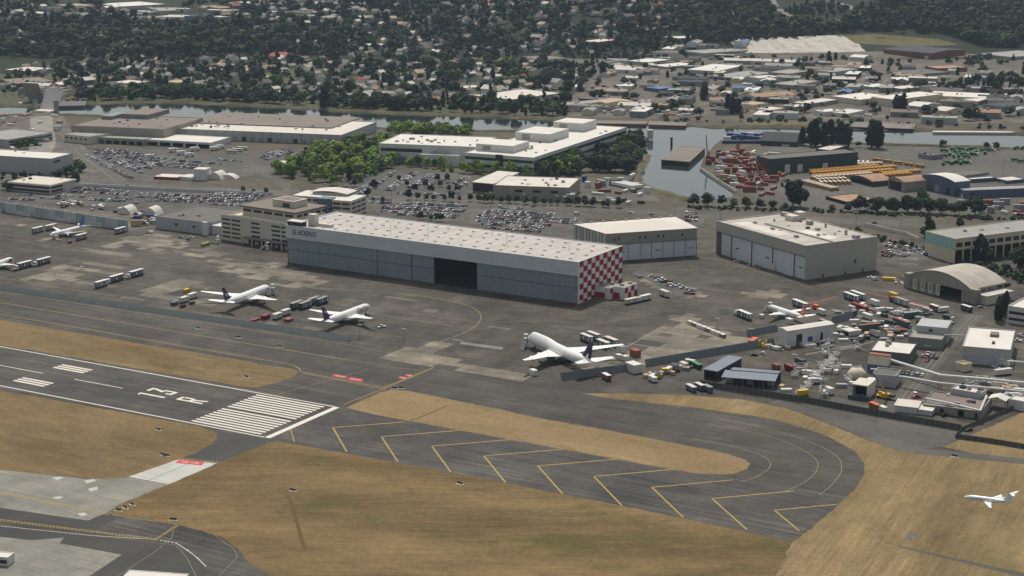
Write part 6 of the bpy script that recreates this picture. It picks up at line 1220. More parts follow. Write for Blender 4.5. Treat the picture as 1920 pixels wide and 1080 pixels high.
box_item(1191, 668, TC, 'rust red container right of the jumbo jet tail', 'container', 'shipping_container', 6, 4, 4, c_brown); box_item(1165, 661, TC, 'white cabin behind the jumbo tail', 'cabin', 'site_cabin', 5, 4, 4, metalw, r_grey); box_item(498, 598, TA, 'red equipment crate at the cargo jet tail', 'crate', 'equipment_crate', 6, 3, 2.6, c_red); box_item(541, 602, TA, 'brown equipment crate at the cargo jet tail', 'crate', 'equipment_crate', 5, 4, 1.5, c_brown); box_item(343, 576, TA, 'small red tow tractor by the long blast fence', 'tractor', 'tow_tractor', 4, 2.2, 1.4, c_red, asphd); box_item(327, 572, TA, 'teal equipment box by the long blast fence', 'box', 'equipment_crate', 5, 3, 2, c_teal); box_item(1073, 573, HA, 'small red box at the foot of the checkered corner', 'box', 'equipment_crate', 3, 2, 1.5, c_red); box_item(1412, 642, TA, 'orange topped equipment heap beside the blast fence', 'box', 'equipment_crate', 9, 3.5, 2, c_orange); box_item(1000, 703, TC, 'white generator box by the end of the blast fence', 'generator', 'generator_box', 5, 3, 3, metalw); box_item(1188, 697, TC, 'white tent shaped shelter in front of the blast fence', 'shelter', 'shelter', 9, 6, 5, w_white, r_white); box_item(131, 456, TA, 'small red cart before the blue tailed jet', 'cart', 'cart', 3, 2, 1.6, c_red); box_item(385, 461, TA, 'lime green fire truck on the apron by the offices', 'truck', 'fire_truck', 8.5, 2.6, 2.2, M('paint_lime', (132, 152, 62), .5, .06, .5)); box_item(560, 484, TA, 'white tank cart at the hangar corner', 'cart', 'tank_cart', 9, 3, 2.4, metalw); box_item(1162, 673, TC, 'white service truck behind the jumbo stabiliser', 'truck', 'service_truck', 6, 2.5, 2.4, metalw); box_item(1172, 676, TC, 'white pump cart right of the service truck', 'cart', 'pump_cart', 4, 3, 2.8, metalw)
box_item(478, 601, TA, 'long flat red dolly at the cargo jet tail', 'dolly', 'cargo_dolly', 8, 2.4, .8, c_red); box_item(360, 570, TA, 'small dark tow cart by the navy tailed jet', 'cart', 'tow_cart', 4, 2.2, 1.5, trim); box_item(350, 548, TA, 'yellow lift cart behind the navy tailed jet', 'cart', 'lift_cart', 5, 2.5, 2.2, c_yel); box_item(1480, 606, TB, 'white open box cart in front of the orange tailed jet', 'cart', 'box_cart', 5, 3, 3, metalw); box_item(1428, 596, TB, 'small tan cart beside the teal tractor trailer', 'cart', 'cart', 3.4, 2.4, 2, r_pale)
def stairs(u, v, rz, label, run=7, h=4.6):
    R = thing('boarding_stairs', label, 'stairs', G(u, v), rz); n = 9
    for i in range(n): MB().box(i*run/n, -.9, h*i/n, (i+1)*run/n+.05, .9, h*(i+1)/n).build('step', steel, R)
    for s in (-1, 1): MB().loft([[(0, s*.95-.05, .3), (run, s*.95-.05, h+.2), (run, s*.95-.05, h+1.3), (0, s*.95-.05, 1.3)], [(0, s*.95+.05, .3), (run, s*.95+.05, h+.2), (run, s*.95+.05, h+1.3), (0, s*.95+.05, 1.3)]]).build('side_panel', r_pale, R)
    MB().box(run, -1.1, 0, run+2.2, 1.1, h).build('platform', door_m, R); MB().box(run+.2, -1.1, h+2.3, run+2.4, 1.1, h+2.5).build('canopy', metalw, R)
    for s in (-1, 1): MB().box(run+.2, s*1.1-.08, h, run+.4, s*1.1+.08, h+2.3).build('canopy_post', metalw, R)
stairs(979, 658, ang((979, 658), (994, 641)), 'grey boarding stairs leading up to the jumbo jet door', 9, 5.4); stairs(520, 556, ang((520, 556), (507, 549)), 'white boarding stairs at the navy tailed jet door', 7, 4.6); stairs(1430, 586, ang((1430, 586), (1443, 583)), 'white boarding stairs at the orange tailed jet door', 6, 3.2); stairs(109, 452, ang((109, 452), (102, 446)), 'white boarding stairs at the blue tailed jet door', 6, 3.2); stairs(395, 456, 0.3, 'white spare stairs before the workshop', 5, 3.5); stairs(488, 468, .3, 'white spare stairs before the office porch', 5, 3.5)
def barrier(u0, v0, u1, v1, n, label, mats):
    A, B = G(u0, v0), G(u1, v1)
    for i in range(n):
        p = A+(B-A)*(i/n); o = box_item(0, 800, 0, label, 'cart', 'baggage_cart', (B-A).length/n*.8, 2.2, 2, mats[i % len(mats)], metalw); o.location = p; o.rotation_euler = (0, 0, math.atan2((B-A).y, (B-A).x)); o['group'] = 'carts in the line beside the blast fence'
barrier(1294, 608, 1364, 636, 8, 'low cart in the diagonal line on the pale concrete', [r_pale, c_brown, metalw])
def light_mast(u, v, h, label, group):
    R = thing('light_mast', label, 'light mast', G(u, v), 0, group); MB().tube((0, 0, 0), (0, 0, h), .22, .12, 6).build('pole', steel, R); MB().tube((-1.4, 0, h), (1.4, 0, h), .1, n=4).build('crossarm', steel, R)
    for s in (-1, 0, 1): MB().box(s*1.2-.3, -.35, h-.2, s*1.2+.3, .35, h+.2).build('lamp', metalw, R)
for u, v in ((757, 640), (675, 632), (338, 580), (1408, 640), (1345, 620), (1489, 690), (1565, 700)): light_mast(u, v, 8, 'short light mast on the open apron', 'short apron light masts')
for i in range(14): light_mast(300+i*62, 352+i*3.4, 12, 'slim road light along the main road', 'slim lights along the main road')
for i in range(8): light_mast(1180+i*85, 402+i*4.6, 12, 'slim road light behind the hangars at right', 'slim lights on the right stretch of road')
for u, v, h in ((263, 350, 24), (168, 337, 18), (1552, 310, 30), (1880, 330, 20), (1710, 340, 18), (33, 328, 17)): light_mast(u, v, h, 'tall floodlight mast over the yards and lots', 'tall floodlight masts over the yards')
for u, v in ((305, 854), (312, 856), (222, 958), (235, 953), (248, 947), (297, 807), (862, 908), (740, 730), (752, 729), (549, 921), (325, 976), (447, 634), (525, 651), (372, 617), (1790, 857), (462, 708)):
    R = thing('runway_sign', 'small dark guidance sign standing in the grass by the taxiways', 'sign', G(u, v), rnd.uniform(-.4, .4), 'small guidance signs by the taxiways'); MB().box(-1.6, -.12, .35, 1.6, .12, 1.3).build('board', a_dark, R); MB().box(-1.9, -.9, 0, 1.9, .9, .1).build('pad', m_concw, R)
    for s in (-1, 1): MB().box(s*1.2-.06, -.06, .1, s*1.2+.06, .06, .35).build('leg', steel, R)
# ------------------------------------------------------------------ test yard and buildings at lower right
def PX(f, *q): return [f(*p) for p in q]
Z4 = lambda x, y: (1600+x/4.153, 560+y/4.153)
Z6 = lambda x, y: (1280+x/5.4, 560+y/5.4)
R, w, d, h = bld('test_building', 'boxy grey building with large white roof at right edge', 'building', *PX(Z4, (850, 376), (1225, 406), (1270, 252)), 688.5, w_lgrey, r_white, nu=0); MB().box(w*.5, d*.6, h, w*.68, d*.75, h+1.6).build('roof_unit', r_brown, R); MB().box(w*.58, d*.25, h, w*.64, d*.33, h+1).build('roof_unit', trim, R); MB().box(0, -.1, h*.45, w, .02, h*.47).build('wall_seam', w_grey, R)
wins(R, 'F', w, d, [(w*.85, w*.93, .1, h*.35)], 'door', steel)
R, w, d, h = bld('test_building', 'dark walled building with pale roof and blue left edge in the yard', 'building', *PX(Z4, (130, 407), (440, 437), (470, 352)), 684.5, M('wall_dark_grey', (104, 104, 100), .8, .08, .2, .1), r_white, nu=1, seed=3); MB().box(w*.25, d*.7, h, w*.37, d*.9, h+2).build('roof_unit', r_brown, R); MB().box(-.15, 0, 0, 0, d, h*1.05).build('blue_end', r_blue, R)
R, w, d, h = bld('test_building', 'stepped windowless grey block beside the service road', 'building', *PX(Z4, (430, 302), (690, 326), (720, 265)), 656.5, M('wall_mid_grey', (140, 140, 134), .8, .07, .2, .1), r_grey, nu=0); MB().box(w*.12, d*.7, 0, w*1.05, d*1.7, h*1.75).build('upper_block', w_lgrey, R); MB().box(w*.5, d*.7-.1, h*1.2, w*.62, d*.7, h*1.5).build('vent_grille', trim, R); MB().box(w*.45, -.1, h*.25, w*.7, .02, h*.4).build('louvre', w_white, R); MB().box(w*.12, -.1, .1, w*.2, .02, h*.45).build('door', trim, R)
R, w, d, h = bld('low_block', 'long low tan block with pipes on its roof at the yard edge', 'building', *PX(Z4, (540, 812), (1005, 872), (1022, 775)), 786.5, w_drab, r_brown, nu=4, seed=8); wins(R, 'F', w, d, [(w*.6, w*.7, .1, h*.7), (w*.3, w*.36, .1, h*.6), (w*.88, w*.92, .1, h*.6)], 'door', void); MB().tube((w*.02, -.6, h*.95), (w*.98, -.6, h*.95), .35, n=8).build('pipe', metalw, R)
bld('low_block', 'small white shed left of the long tan block', 'shed', *PX(Z4, (325, 832), (500, 852), (515, 815)), 777, w_white, r_pale, style='shed', rise=1); bld('low_block', 'tiny white shed in front of the long tan block', 'shed', *PX(Z4, (503, 862), (610, 877), (620, 850)), 780.5, w_white, r_white, style='shed', rise=.6); bld('low_block', 'brown roofed hut below the pale walled building', 'hut', *PX(Z4, (795, 500), (862, 520), (870, 490)), 698, w_cream, r_rust); bld('low_block', 'flat roofed grey hut behind the yellow crane', 'hut', *PX(Z4, (150, 590), (330, 610), (380, 560)), 728, w_lgrey, r_dgrey); bld('low_block', 'grey walled plant house under the pipe bridge', 'plant house', *PX(Z4, (760, 705), (990, 745), (1015, 710)), 765, w_lgrey, r_pale, nu=5, seed=9); bld('low_block', 'white cabin at the far right of the pipe bridge', 'cabin', *PX(Z4, (1205, 785), (1340, 810), (1400, 780)), 772, w_white, r_white)
R, w, d, h = bld('office_building', 'white office with dark ribbon windows cut off at right edge', 'office', (1890, 575.5), (1975, 588), (1900, 557), 618, w_white, r_white, back='L', par=.9)
for f in (.2, .6): MB().box(1, -.12, h*f, w-1, .05, h*(f+.17)).build('window_band', glass, R); MB().box(-.12, 1, h*f, .05, d-1, h*(f+.17)).build('window_band', glass, R)
R, w, d, h = bld('workshop_building', 'small white workshop hangar below the orange tailed jet', 'workshop', (1476, 621), (1563, 608), (1461, 615.5), 638, w_white, r_white, back='L', front=lambda w, h: [(w*.2, w*.33, h*.7), (w*.72, w*.78, h*.6)], style='gable', rise=.8); MB().box(w*.45, -.1, .1, w*.55, .05, h*.45).build('door', c_blue, R)
bld('storage_box', 'plain white storage box beside the small workshop', 'storage', *PX(Z6, (1152, 432), (1240, 475), (1312, 442)), 652.5, w_white, r_white, par=.1); bld('storage_box', 'white open garage right of the small workshop', 'garage', *PX(Z6, (1600, 305), (1690, 335), (1760, 310)), 631, w_white, r_white, par=.1, front=lambda w, h: [(w*.08, w*.92, h*.75)])
# blue-grey metal sheds, open fronted
R, w, d, h = bld('metal_shed', 'tall blue grey metal shed with dark open end', 'shed', *PX(Z6, (217, 716), (350, 738), (575, 607)), 713.5, M('wall_shed_dark', (58, 62, 68), .8, .1, .2), r_metal, style='shed', rise=.6, front=lambda w, h: [(w*.1, w*.9, h*.85)])
o, a, w, d, h = frame_px(*PX(Z6, (392, 788), (940, 832), (1065, 747)), 730); R = thing('metal_shed', 'wide low blue grey canopy roof over dark workshop bays', 'shed', o, a); footprint(o, a, w, d)
MB().loft([[(0, -.5, h-.4), (w, -.5, h-.4), (w, d*.6, h+.5), (0, d*.6, h+.5)], [(0, -.5, h-.1), (w, -.5, h-.1), (w, d*.6, h+.8), (0, d*.6, h+.8)]]).build('roof', r_metal, R); MB().loft([[(w*.1, d*.6, h+.9), (w, d*.6, h+.9), (w, d*1.1, h-.3), (w*.1, d*1.1, h-.3)], [(w*.1, d*.6, h+1.2), (w, d*.6, h+1.2), (w, d*1.1, h), (w*.1, d*1.1, h)]]).build('roof', r_metal, R)
for i in range(6): MB().tube((w*(.02+i*.19), .2, 0), (w*(.02+i*.19), .2, h-.4), .2, n=6).build('column', steel, R)
MB().box(0, d*1.05, 0, w, d*1.08, h-.4).build('back_wall', M('wall_shed_dark', (0, 0, 0)), R)
for i in range(5): MB().box(w*(.06+i*.19), d*.3, 0, w*(.16+i*.19), d*.6, h*.45).build('workbench', trim if i % 2 else steel, R)
def pipe(label, pts, z, r, mat=metalw, name='pipe_bridge'):
    P = [G(*q, z) for q in pts]; R = thing(name, label, 'pipe', (P[0].x, P[0].y, 0))
    for a, b in zip(P, P[1:]):
        MB().tube(a-R.location, b-R.location, r, n=8).build('pipe_run', mat, R); n = max(1, int((b-a).length/16))
        for i in range(n+1): c = a+(b-a)*(i/n)-R.location; MB().tube((c.x, c.y, 0), (c.x, c.y, c.z), .18, n=5).build('support', steel, R)
pipe('thick white pipe sloping down from the dark walled building', [(1663, 673), (1765, 704), (1850, 711), (1960, 722)], 7, .85); pipe('long white pipe in front across the test yard', [(1690, 706), (1760, 718), (1960, 738)], 6, .6); pipe('white pipe looping behind the grey hut', [(1632, 692), (1686, 695), (1680, 705), (1765, 720)], 5.5, .5); pipe('white pipe along the top of the tan block', [(1735, 747), (1780, 756), (1838, 770), (1850, 742)], 6.5, .55); pipe('thin grey pipe above the service road', [(1770, 628), (1815, 629)], 7, .4, r_pale); pipe('white pipe leaving the grey building at right edge', [(1889, 677), (1960, 682)], 6, .6)
def mobile_crane():
    A = G(1657, 747); R = thing('mobile_crane', 'yellow mobile crane with raised boom in the test yard', 'crane', A, ang((1657, 747), (1625, 742)))
    MB().box(-4, -1.4, .9, 4, 1.4, 1.7).build('chassis', c_yel, R); MB().box(-3.2, -1.3, 1.7, 1, 1.3, 3.2).build('turret', c_yel, R); MB().box(1.2, -1.3, 1.7, 3, 0, 3.4).build('cab', c_yel, R); MB().box(2.98, -1.2, 2.4, 3.05, -.1, 3.3).build('cab_window', glass, R)
    for x in (-2.8, 2.6):
        for s in (-1, 1): MB().tube((x, s*1.2, .7), (x, s*1.75, .7), .75, n=10).build('wheel', asphd, R)
    t = R.matrix_basis.inverted() @ G(1627, 686, 26); b0 = Vector((-1.5, 0, 3)); m = b0+(t-b0)*.45
    MB().tube(b0, m, .5, .45, 4).build('boom_base', c_yel, R); MB().tube(m, t, .34, .26, 4).build('boom_tip', trim, R); MB().tube(t, (t.x+.2, t.y, t.z-9), .05, n=4).build('hoist_rope', trim, R); MB().box(-6.2, -1.3, 1.6, -3.2, 1.3, 3).build('counterweight', trim, R)
mobile_crane()
def rig(u, v, label, seed, s=1., mats=None):
    """open frame stand with ducts and tanks"""
    r = random.Random(seed); R = thing('test_rig', label, 'rig', G(u, v), r.uniform(0, 3), 'white lattice racks in the slanting line' if 'slanting' in label else None); mats = mats or [metalw, steel, r_pale]; w, d, h = 5*s, 3.6*s, 4.2*s
    for x in (-w/2, w/2):
        for y in (-d/2, d/2): MB().tube((x, y, 0), (x, y, h), .16, n=5).build('post', mats[0], R)
    for z in (h*.5, h):
        for y in (-d/2, d/2): MB().tube((-w/2, y, z), (w/2, y, z), .14, n=4).build('beam', mats[0], R)
        for x in (-w/2, w/2): MB().tube((x, -d/2, z), (x, d/2, z), .14, n=4).build('beam', mats[0], R)
    MB().tube((-w*.4, 0, h*.55), (w*.5, 0, h*.55), d*.2, d*.15, 8).build('tank', r.choice(mats), R); MB().box(-w*.3, -d*.4, 0, w*.2, d*.1, h*.4).build('pump', mats[1], R); MB().tube((w*.4, d*.2, h*.3), (w*.9, d*.5, h*1.1), .25, n=6).build('duct', mats[2 % len(mats)], R)
for i in range(16): rig(1497+i*4.4+(i % 2)*5, 742-i*4.9, 'white lattice rack in the slanting line right of the canopy', 200+i, .62, [metalw, r_pale, metalw])
for i, (u, v, l) in enumerate(((1540, 690, 'white pipe rack nearest the blue grey shed'), (1549, 700, 'white pipe rack second from the blue grey shed'), (1530, 714, 'white frame stand in the open yard'), (1556, 686, 'white frame at the head of the pipe rack line'), (1565, 695, 'brown and white stand by the pipe rack line'), (1545, 744, 'tall white lattice stand by the dark fence'), (1590, 716, 'white engine stand left of the black mouthed tunnel'), (1605, 702, 'pale duct stand behind the black mouthed tunnel'), (1500, 700, 'white frame at right of the canopy roof'), (1490, 708, 'grey rack beside the canopy roof'), (1430, 652, 'yellow frame near the parked vans'), (1550, 655, 'white stand in the marked yard'), (1608, 656, 'white stand beside the dark walled building'), (1840, 720, 'steel rig under the right pipe bridge'), (1870, 728, 'white rig under the right pipe bridge'), (1900, 735, 'grey rig at right end of the pipe bridge'), (1820, 727, 'pipe stand above the plant house'), (1690, 595, 'white rig by the teal tanks'), (1672, 622, 'grey rig near the rusty roofed sheds'), (1548, 668, 'small white rig by the storage box'), (1885, 690, 'white tank rig by the grey building'), (1905, 750, 'white rig at the right edge of the yard'))): rig(u, v, l, i, .8+.5*(i % 3)/2, [c_yel, c_yel, trim] if 'yellow' in l else None)
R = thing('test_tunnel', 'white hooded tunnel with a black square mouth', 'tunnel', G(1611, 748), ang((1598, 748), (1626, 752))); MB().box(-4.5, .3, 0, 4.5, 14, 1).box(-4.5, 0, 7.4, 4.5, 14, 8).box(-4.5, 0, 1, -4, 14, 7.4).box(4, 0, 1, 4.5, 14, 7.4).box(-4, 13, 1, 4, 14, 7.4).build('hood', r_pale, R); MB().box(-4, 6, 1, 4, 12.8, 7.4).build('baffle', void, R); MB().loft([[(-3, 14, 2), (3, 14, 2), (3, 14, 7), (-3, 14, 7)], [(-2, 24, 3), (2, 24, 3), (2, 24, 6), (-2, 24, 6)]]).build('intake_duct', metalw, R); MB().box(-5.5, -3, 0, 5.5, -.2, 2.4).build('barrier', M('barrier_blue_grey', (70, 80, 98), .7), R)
R = thing('sand_dome', 'cream domed cover above the test tunnel', 'dome', G(1606, 708)); MB().loft([[(q*math.cos(t), q*math.sin(t), z) for t in [k*math.pi/6 for k in range(12)]] for z, q in ((0, 5.5), (3, 5.2), (5, 3.6), (6, .3))]).build('cover', w_cream, R, True); MB().tube((0, 0, 5.8), (0, 0, 7), .2).build('vent', steel, R)
R = thing('wind_hood', 'cream louvred hood with blue side by the pipe bridge', 'hood', G(1645, 700), ang((1630, 700), (1662, 704))); MB().box(-6, 0, 0, 6, 6, 5).build('base', r_blue, R); MB().loft([[(-6, 0, 5), (6, 0, 5), (6, 6, 5), (-6, 6, 5)], [(-6, 2, 10), (6, 2, 10), (6, 6, 10), (-6, 6, 10)]]).build('hood', w_cream, R); MB().box(-6.1, 1.8, 10, 6.1, 6.2, 10.5).build('red_rim', c_brown, R)
R = thing('canopy', 'white gabled canopy on posts beside the plant house', 'canopy', G(1850, 765), ang((1850, 765), (1884, 770))); MB().loft([[(0, y, 5), (5, y, 6.6), (10, y, 5), (10, y, 5.25), (5, y, 6.9), (0, y, 5.25)] for y in (0, 9)]).build('roof', r_white, R)
for x in (.3, 9.7):
    for y in (.5, 4.5, 8.5): MB().tube((x, y, 0), (x, y, 5.05), .15, n=5).build('post', trim, R)
R = thing('scaffold_tower', 'white lattice gantry tower beside the car lot', 'tower', G(1685, 519), .3)
for x in (0, 9, 13, 22)[:4]:
    for y in (0, 4): MB().tube((x*.6, y, 0), (x*.6, y, 17), .28, n=5).build('post', metalw, R)
    for k in range(5): MB().tube((x*.6, 0, 3.2*k+1), (x*.6, 4, 3.2*k+3.4), .16, n=4).build('brace', metalw, R)
for z in (9, 13, 17):
    for y in (0, 4): MB().tube((0, y, z), (13.2, y, z), .2, n=4).build('beam', metalw, R)
box_item(1667, 526, .3, 'yellow stacked barrier pile by the gantry tower', 'barrier', 'barrier_pile', 9, 3, 2, c_yel)
# fuel yard by the barrel hangar: tanks, rusty roofed carts
yc = random.Random(41)
for i, (u, v, l, L_, c, rf) in enumerate(((1612, 580, 'long crimson tank wagon in the fuel yard', 16, c_red, c_red), (1640, 573, 'white box truck in the fuel yard', 8, metalw, metalw), (1626, 598, 'white box truck among the fuel yard lines', 9, metalw, metalw), (1650, 586, 'white container beside the fuel yard lines', 7, metalw, r_pale), (1674, 566, 'small red van by the yellow minibus', 5, c_red, c_red), (1630, 618, 'rusty roofed wagon nearest the white garage', 15, c_teal, c_brown), (1690, 610, 'rusty roofed wagon by the teal tanks', 15, c_teal, c_brown), (1706, 596, 'teal tank cabin by the cream pipe', 10, c_teal, steel), (1722, 592, 'grey tank cabin beside the teal one', 7, steel, r_grey), (1752, 583, 'red and white fire truck near the barrel hangar', 8, c_red, metalw), (1768, 585, 'white truck parked beside the fire truck', 8, metalw, r_pale), (1812, 583, 'black and white pickup carrier near the barrel hangar', 9, trim, metalw), (1848, 565, 'grey tank trailer beside the barrel hangar', 9, steel, r_grey), (1675, 559, 'yellow minibus in front of the barrel hangar', 8, c_yel, c_yel), (1640, 630, 'white truck by the dark walled building', 7, metalw, trim), (1545, 611, 'grey container stack by the short blast fence', 9, w_grey, r_grey), (1530, 580, 'orange dolly behind the orange tail', 4, c_orange, c_orange), (1540, 590, 'white flat cabin behind the orange tail', 7, metalw, r_pale), (1480, 695, 'red truck beside the canopy roof', 7, c_red, c_red), (1500, 682, 'black tank trailer beside the yard road', 8, trim, trim), (1455, 694, 'dark red tow truck in the yard', 5, w_brick, w_brick), (1300, 687, 'long green container by the blast fence', 16, w_dgreen, c_green), (1296, 733, 'blue grey container with three white lids by the fence', 8, w_blue, r_pale), (1312, 731, 'second blue grey container by the fence', 7, w_blue, r_pale), (1327, 734, 'third blue grey container by the fence', 7, w_blue, r_grey), (1640, 767, 'orange truck by the white shed', 7, c_brown, c_orange), (1655, 772, 'white pickup beside the orange truck', 5, metalw, metalw), (1137, 712, 'red and white lift truck below the blast fence', 7, c_red, metalw), (1880, 703, 'long white tank truck near the grey building', 11, metalw, r_pale), (1230, 708, 'yellow loader in the yard below the blast fence', 6, c_yel, trim), (1225, 716, 'white skip in the yard below the blast fence', 5, metalw, metalw), (1265, 695, 'grey excavator in the yard below the blast fence', 6, steel, trim), (1282, 690, 'tan skip in the yard below the blast fence', 6, w_cream, w_cream), (1250, 700, 'yellow digger in the yard below the blast fence', 6, c_yel, c_yel), (1555, 739, 'white generator by the dark fence', 5, metalw, metalw), (1505, 742, 'yellow lift with white basket by the dark fence', 6, c_yel, c_yel))):
    box_item(u, v, TB+yc.choice([0, 0, 1.5]), l, l.split()[-1] if False else 'truck' if 'truck' in l or 'van' in l else 'container', 'yard_vehicle' if 'truck' in l or 'van' in l or 'bus' in l else 'yard_container', L_, 2.7, yc.uniform(2.2, 3.2), c, rf, .7)
yl([(1590, 575), (1700, 600)], 2.5, m_conc2, 'yard_slab'); yl([(1560, 580), (1690, 612)], 2.5, m_conc2, 'yard_slab'); yl([(1512, 570), (1570, 556)], .9, m_red, 'red_line'); yl([(1620, 547), (1760, 578)], .9, m_red, 'red_line'); yl([(1700, 567), (1780, 585)], 1.5, m_concw, 'yard_slab'); yl([(1510, 665), (1600, 647)], .4, m_white); yl([(1480, 640), (1560, 660)], .3, m_white); yl([(1560, 660), (1640, 640)], .3, m_white)
# buildings at the lower left corner
for FL, FR, B, vb, l in (((-40, 1042), (15, 1046), (18, 1036), 1062, 'white hut with dark windows at the left bottom corner'), ((228, 1084), (340, 1092), (300, 1073), 1120, 'pale flat roof cut off at the bottom edge')):
    R, w, d, h = bld('field_hut', l, 'hut', FL, FR, B, vb, w_white, r_white, par=.2); MB().box(w*.05, -.1, h*.3, w*.95, .02, h*.7).build('window', glass, R)
# ------------------------------------------------------------------ bus depot, trucks, cranes, river craft
by = M('bus_yellow', (190, 138, 46), .5, .06, .5)
bus_body = MB().loft([[(x, y, z) for y, z in ((-1.2, .6), (1.2, .6), (1.2, 2.7), (.9, 3.05), (-.9, 3.05), (-1.2, 2.7))] for x in (-5, 4.2)]).box(4.2, -1.05, .6, 5.4, 1.05, 1.7).mesh('body', by)
bus_roof = MB().box(-4.9, -.95, 3.05, 4.1, .95, 3.12).mesh('roof', metalw); bus_win = MB().box(-4.7, -1.23, 1.8, 3.9, 1.23, 2.45).box(4.2, -1., 1.8, 4.24, 1., 2.6).mesh('window_band', glass); bus_wh = MB().tube((-3, -1.22, .5), (-3, 1.22, .5), .5, n=8).mesh('wheel', asphd)
def bus(p, rz, lab, grp):
    R = thing('school_bus', lab, 'bus', (p.x, p.y, .1), rz, grp); link('body', bus_body, R); link('roof', bus_roof, R) if 'white' in lab else None; link('window_band', bus_win, R); link('wheel', bus_wh, R); link('wheel', bus_wh, R, (6.6, 0, 0))
def bus_row(a, b, mode, lab):
    A, B = G(*a), G(*b); d = B-A; L = d.length; d.normalize(); sp = 13 if mode == 'line' else 4.4; base = math.atan2(d.y, d.x)
    for i in range(int(L/sp)): bus(A+d*(i*sp+sp/2), base+(0 if mode == 'line' else math.pi/2)+(0.06 if mode == 'line' else 0), lab, lab.replace('bus', 'buses', 1))
for a, b, m_, l in (((1453, 317), (1515, 309), 'line', 'yellow school bus at the left end of the depot'), ((1455, 313), (1500, 308), 'line', 'yellow school bus at the left end of the depot'), ((1537, 306), (1612, 298), 'line', 'yellow school bus along the green shed'), ((1526, 317), (1588, 311), 'side', 'yellow school bus with white roof in the upper depot row'), ((1597, 307), (1632, 308), 'side', 'yellow school bus with white roof in the upper depot row'), ((1520, 328), (1682, 315), 'side', 'yellow school bus in the long middle depot row'), ((1524, 334), (1680, 321), 'side', 'yellow school bus in the long middle depot row'), ((1653, 329), (1724, 323), 'side', 'yellow school bus at the right end of the depot'), ((1530, 341), (1592, 338), 'side', 'yellow school bus with white roof in the lower depot row'), ((1508, 343), (1570, 359), 'side', 'yellow school bus with white roof near the big dark tree'), ((1518, 324), (1650, 313), 'side', 'yellow school bus in the long middle depot row'), ((1522, 337), (1640, 328), 'side', 'yellow school bus with white roof in the lower depot row'), ((1600, 312), (1660, 309), 'side', 'yellow school bus with white roof in the upper depot row'), ((1535, 346), (1600, 344), 'side', 'yellow school bus with white roof in the lower depot row'), ((1640, 333), (1712, 328), 'side', 'yellow school bus at the right end of the depot'), ((1635, 301), (1752, 318), 'line', 'yellow school bus along the depot drive')): bus_row(a, b, m_, l)
TRK = {}
def truck_parts(c, rf):
    k = (c.name, rf.name)
    if k not in TRK: TRK[k] = (MB().box(-4, -1.2, .9, 2, 1.2, 3.2).mesh('cargo_box', c), MB().box(2.2, -1.15, .7, 4, 1.15, 2.7).mesh('cab', rf), MB().box(3.98, -1, 1.7, 4.05, 1, 2.5).mesh('windscreen', glass), MB().tube((-2.4, -1.2, .5), (-2.4, 1.2, .5), .5, n=8).mesh('wheel', asphd))
    return TRK[k]
def truck(x, y, rz, c, rf, lab, grp, z=.1, s=1.):
    a, b, w_, q_ = truck_parts(c, rf); R = thing('truck', lab, 'truck', (x, y, z), rz, grp); R.scale = (s, s, s); link('cargo_box', a, R); link('cab', b, R); link('windscreen', w_, R); link('wheel', q_, R); link('wheel', q_, R, (5.4, 0, 0))
r = random.Random(50)
for px, n in (([(1758, 286), (1770, 278), (1870, 282), (1868, 292), (1775, 300)], 26), ([(1762, 306), (1812, 300), (1815, 308), (1768, 312)], 10), ([(1898, 280), (1925, 276), (1925, 284)], 5), ([(1900, 302), (1925, 300), (1925, 308)], 4)):
    for x, y in scatter(px, n, r, 4.5, FOOT): truck(x, y, r.choice([.2, 1.8])+r.uniform(-.1, .1), M('truck_green', (50, 104, 50), .5, .1, .5), r.choice([metalw, M('truck_green', (0, 0, 0))]), 'bright green collection truck in the depot by the river', 'green collection trucks in the river depot')
for u, v in ((280, 297), (325, 285), (365, 283), (355, 294), (402, 282), (412, 279), (340, 290)): p = G(u, v); truck(p.x, p.y, 1.2, metalw, metalw, 'white delivery truck at the loading docks', 'white delivery trucks at the docks', s=1.3)
for u, v in ((445, 284), (455, 281), (435, 287)): p = G(u, v); R = thing('coach', 'white coach parked in the lot beside the factory', 'bus', p, .2, 'white coaches beside the factory'); link('body', MB().box(-6, -1.25, .6, 6, 1.25, 3.3).mesh('body', metalw), R); MB().box(-5.8, -1.28, 1.8, 5.9, 1.28, 2.7).build('window_band', glass, R); MB().tube((-4, -1.26, .5), (-4, 1.26, .5), .5, n=8).build('wheel', asphd, R); MB().tube((4, -1.26, .5), (4, 1.26, .5), .5, n=8).build('wheel', asphd, R)
for i in range(9): p = G(1152+i*5.2, 346+i*1.1); R = thing('semi_trailer', 'white semi trailer in the row beside the inlet', 'trailer', p, math.radians(62), 'white semi trailers beside the inlet'); MB().box(-6.5, -1.25, 1.1, 6.5, 1.25, 4).build('body', metalw, R); MB().tube((-5, -1.2, .5), (-5, 1.2, .5), .5, n=8).build('wheel', asphd, R); MB().box(4, -.9, 0, 4.3, .9, 1.1).build('landing_leg', steel, R)
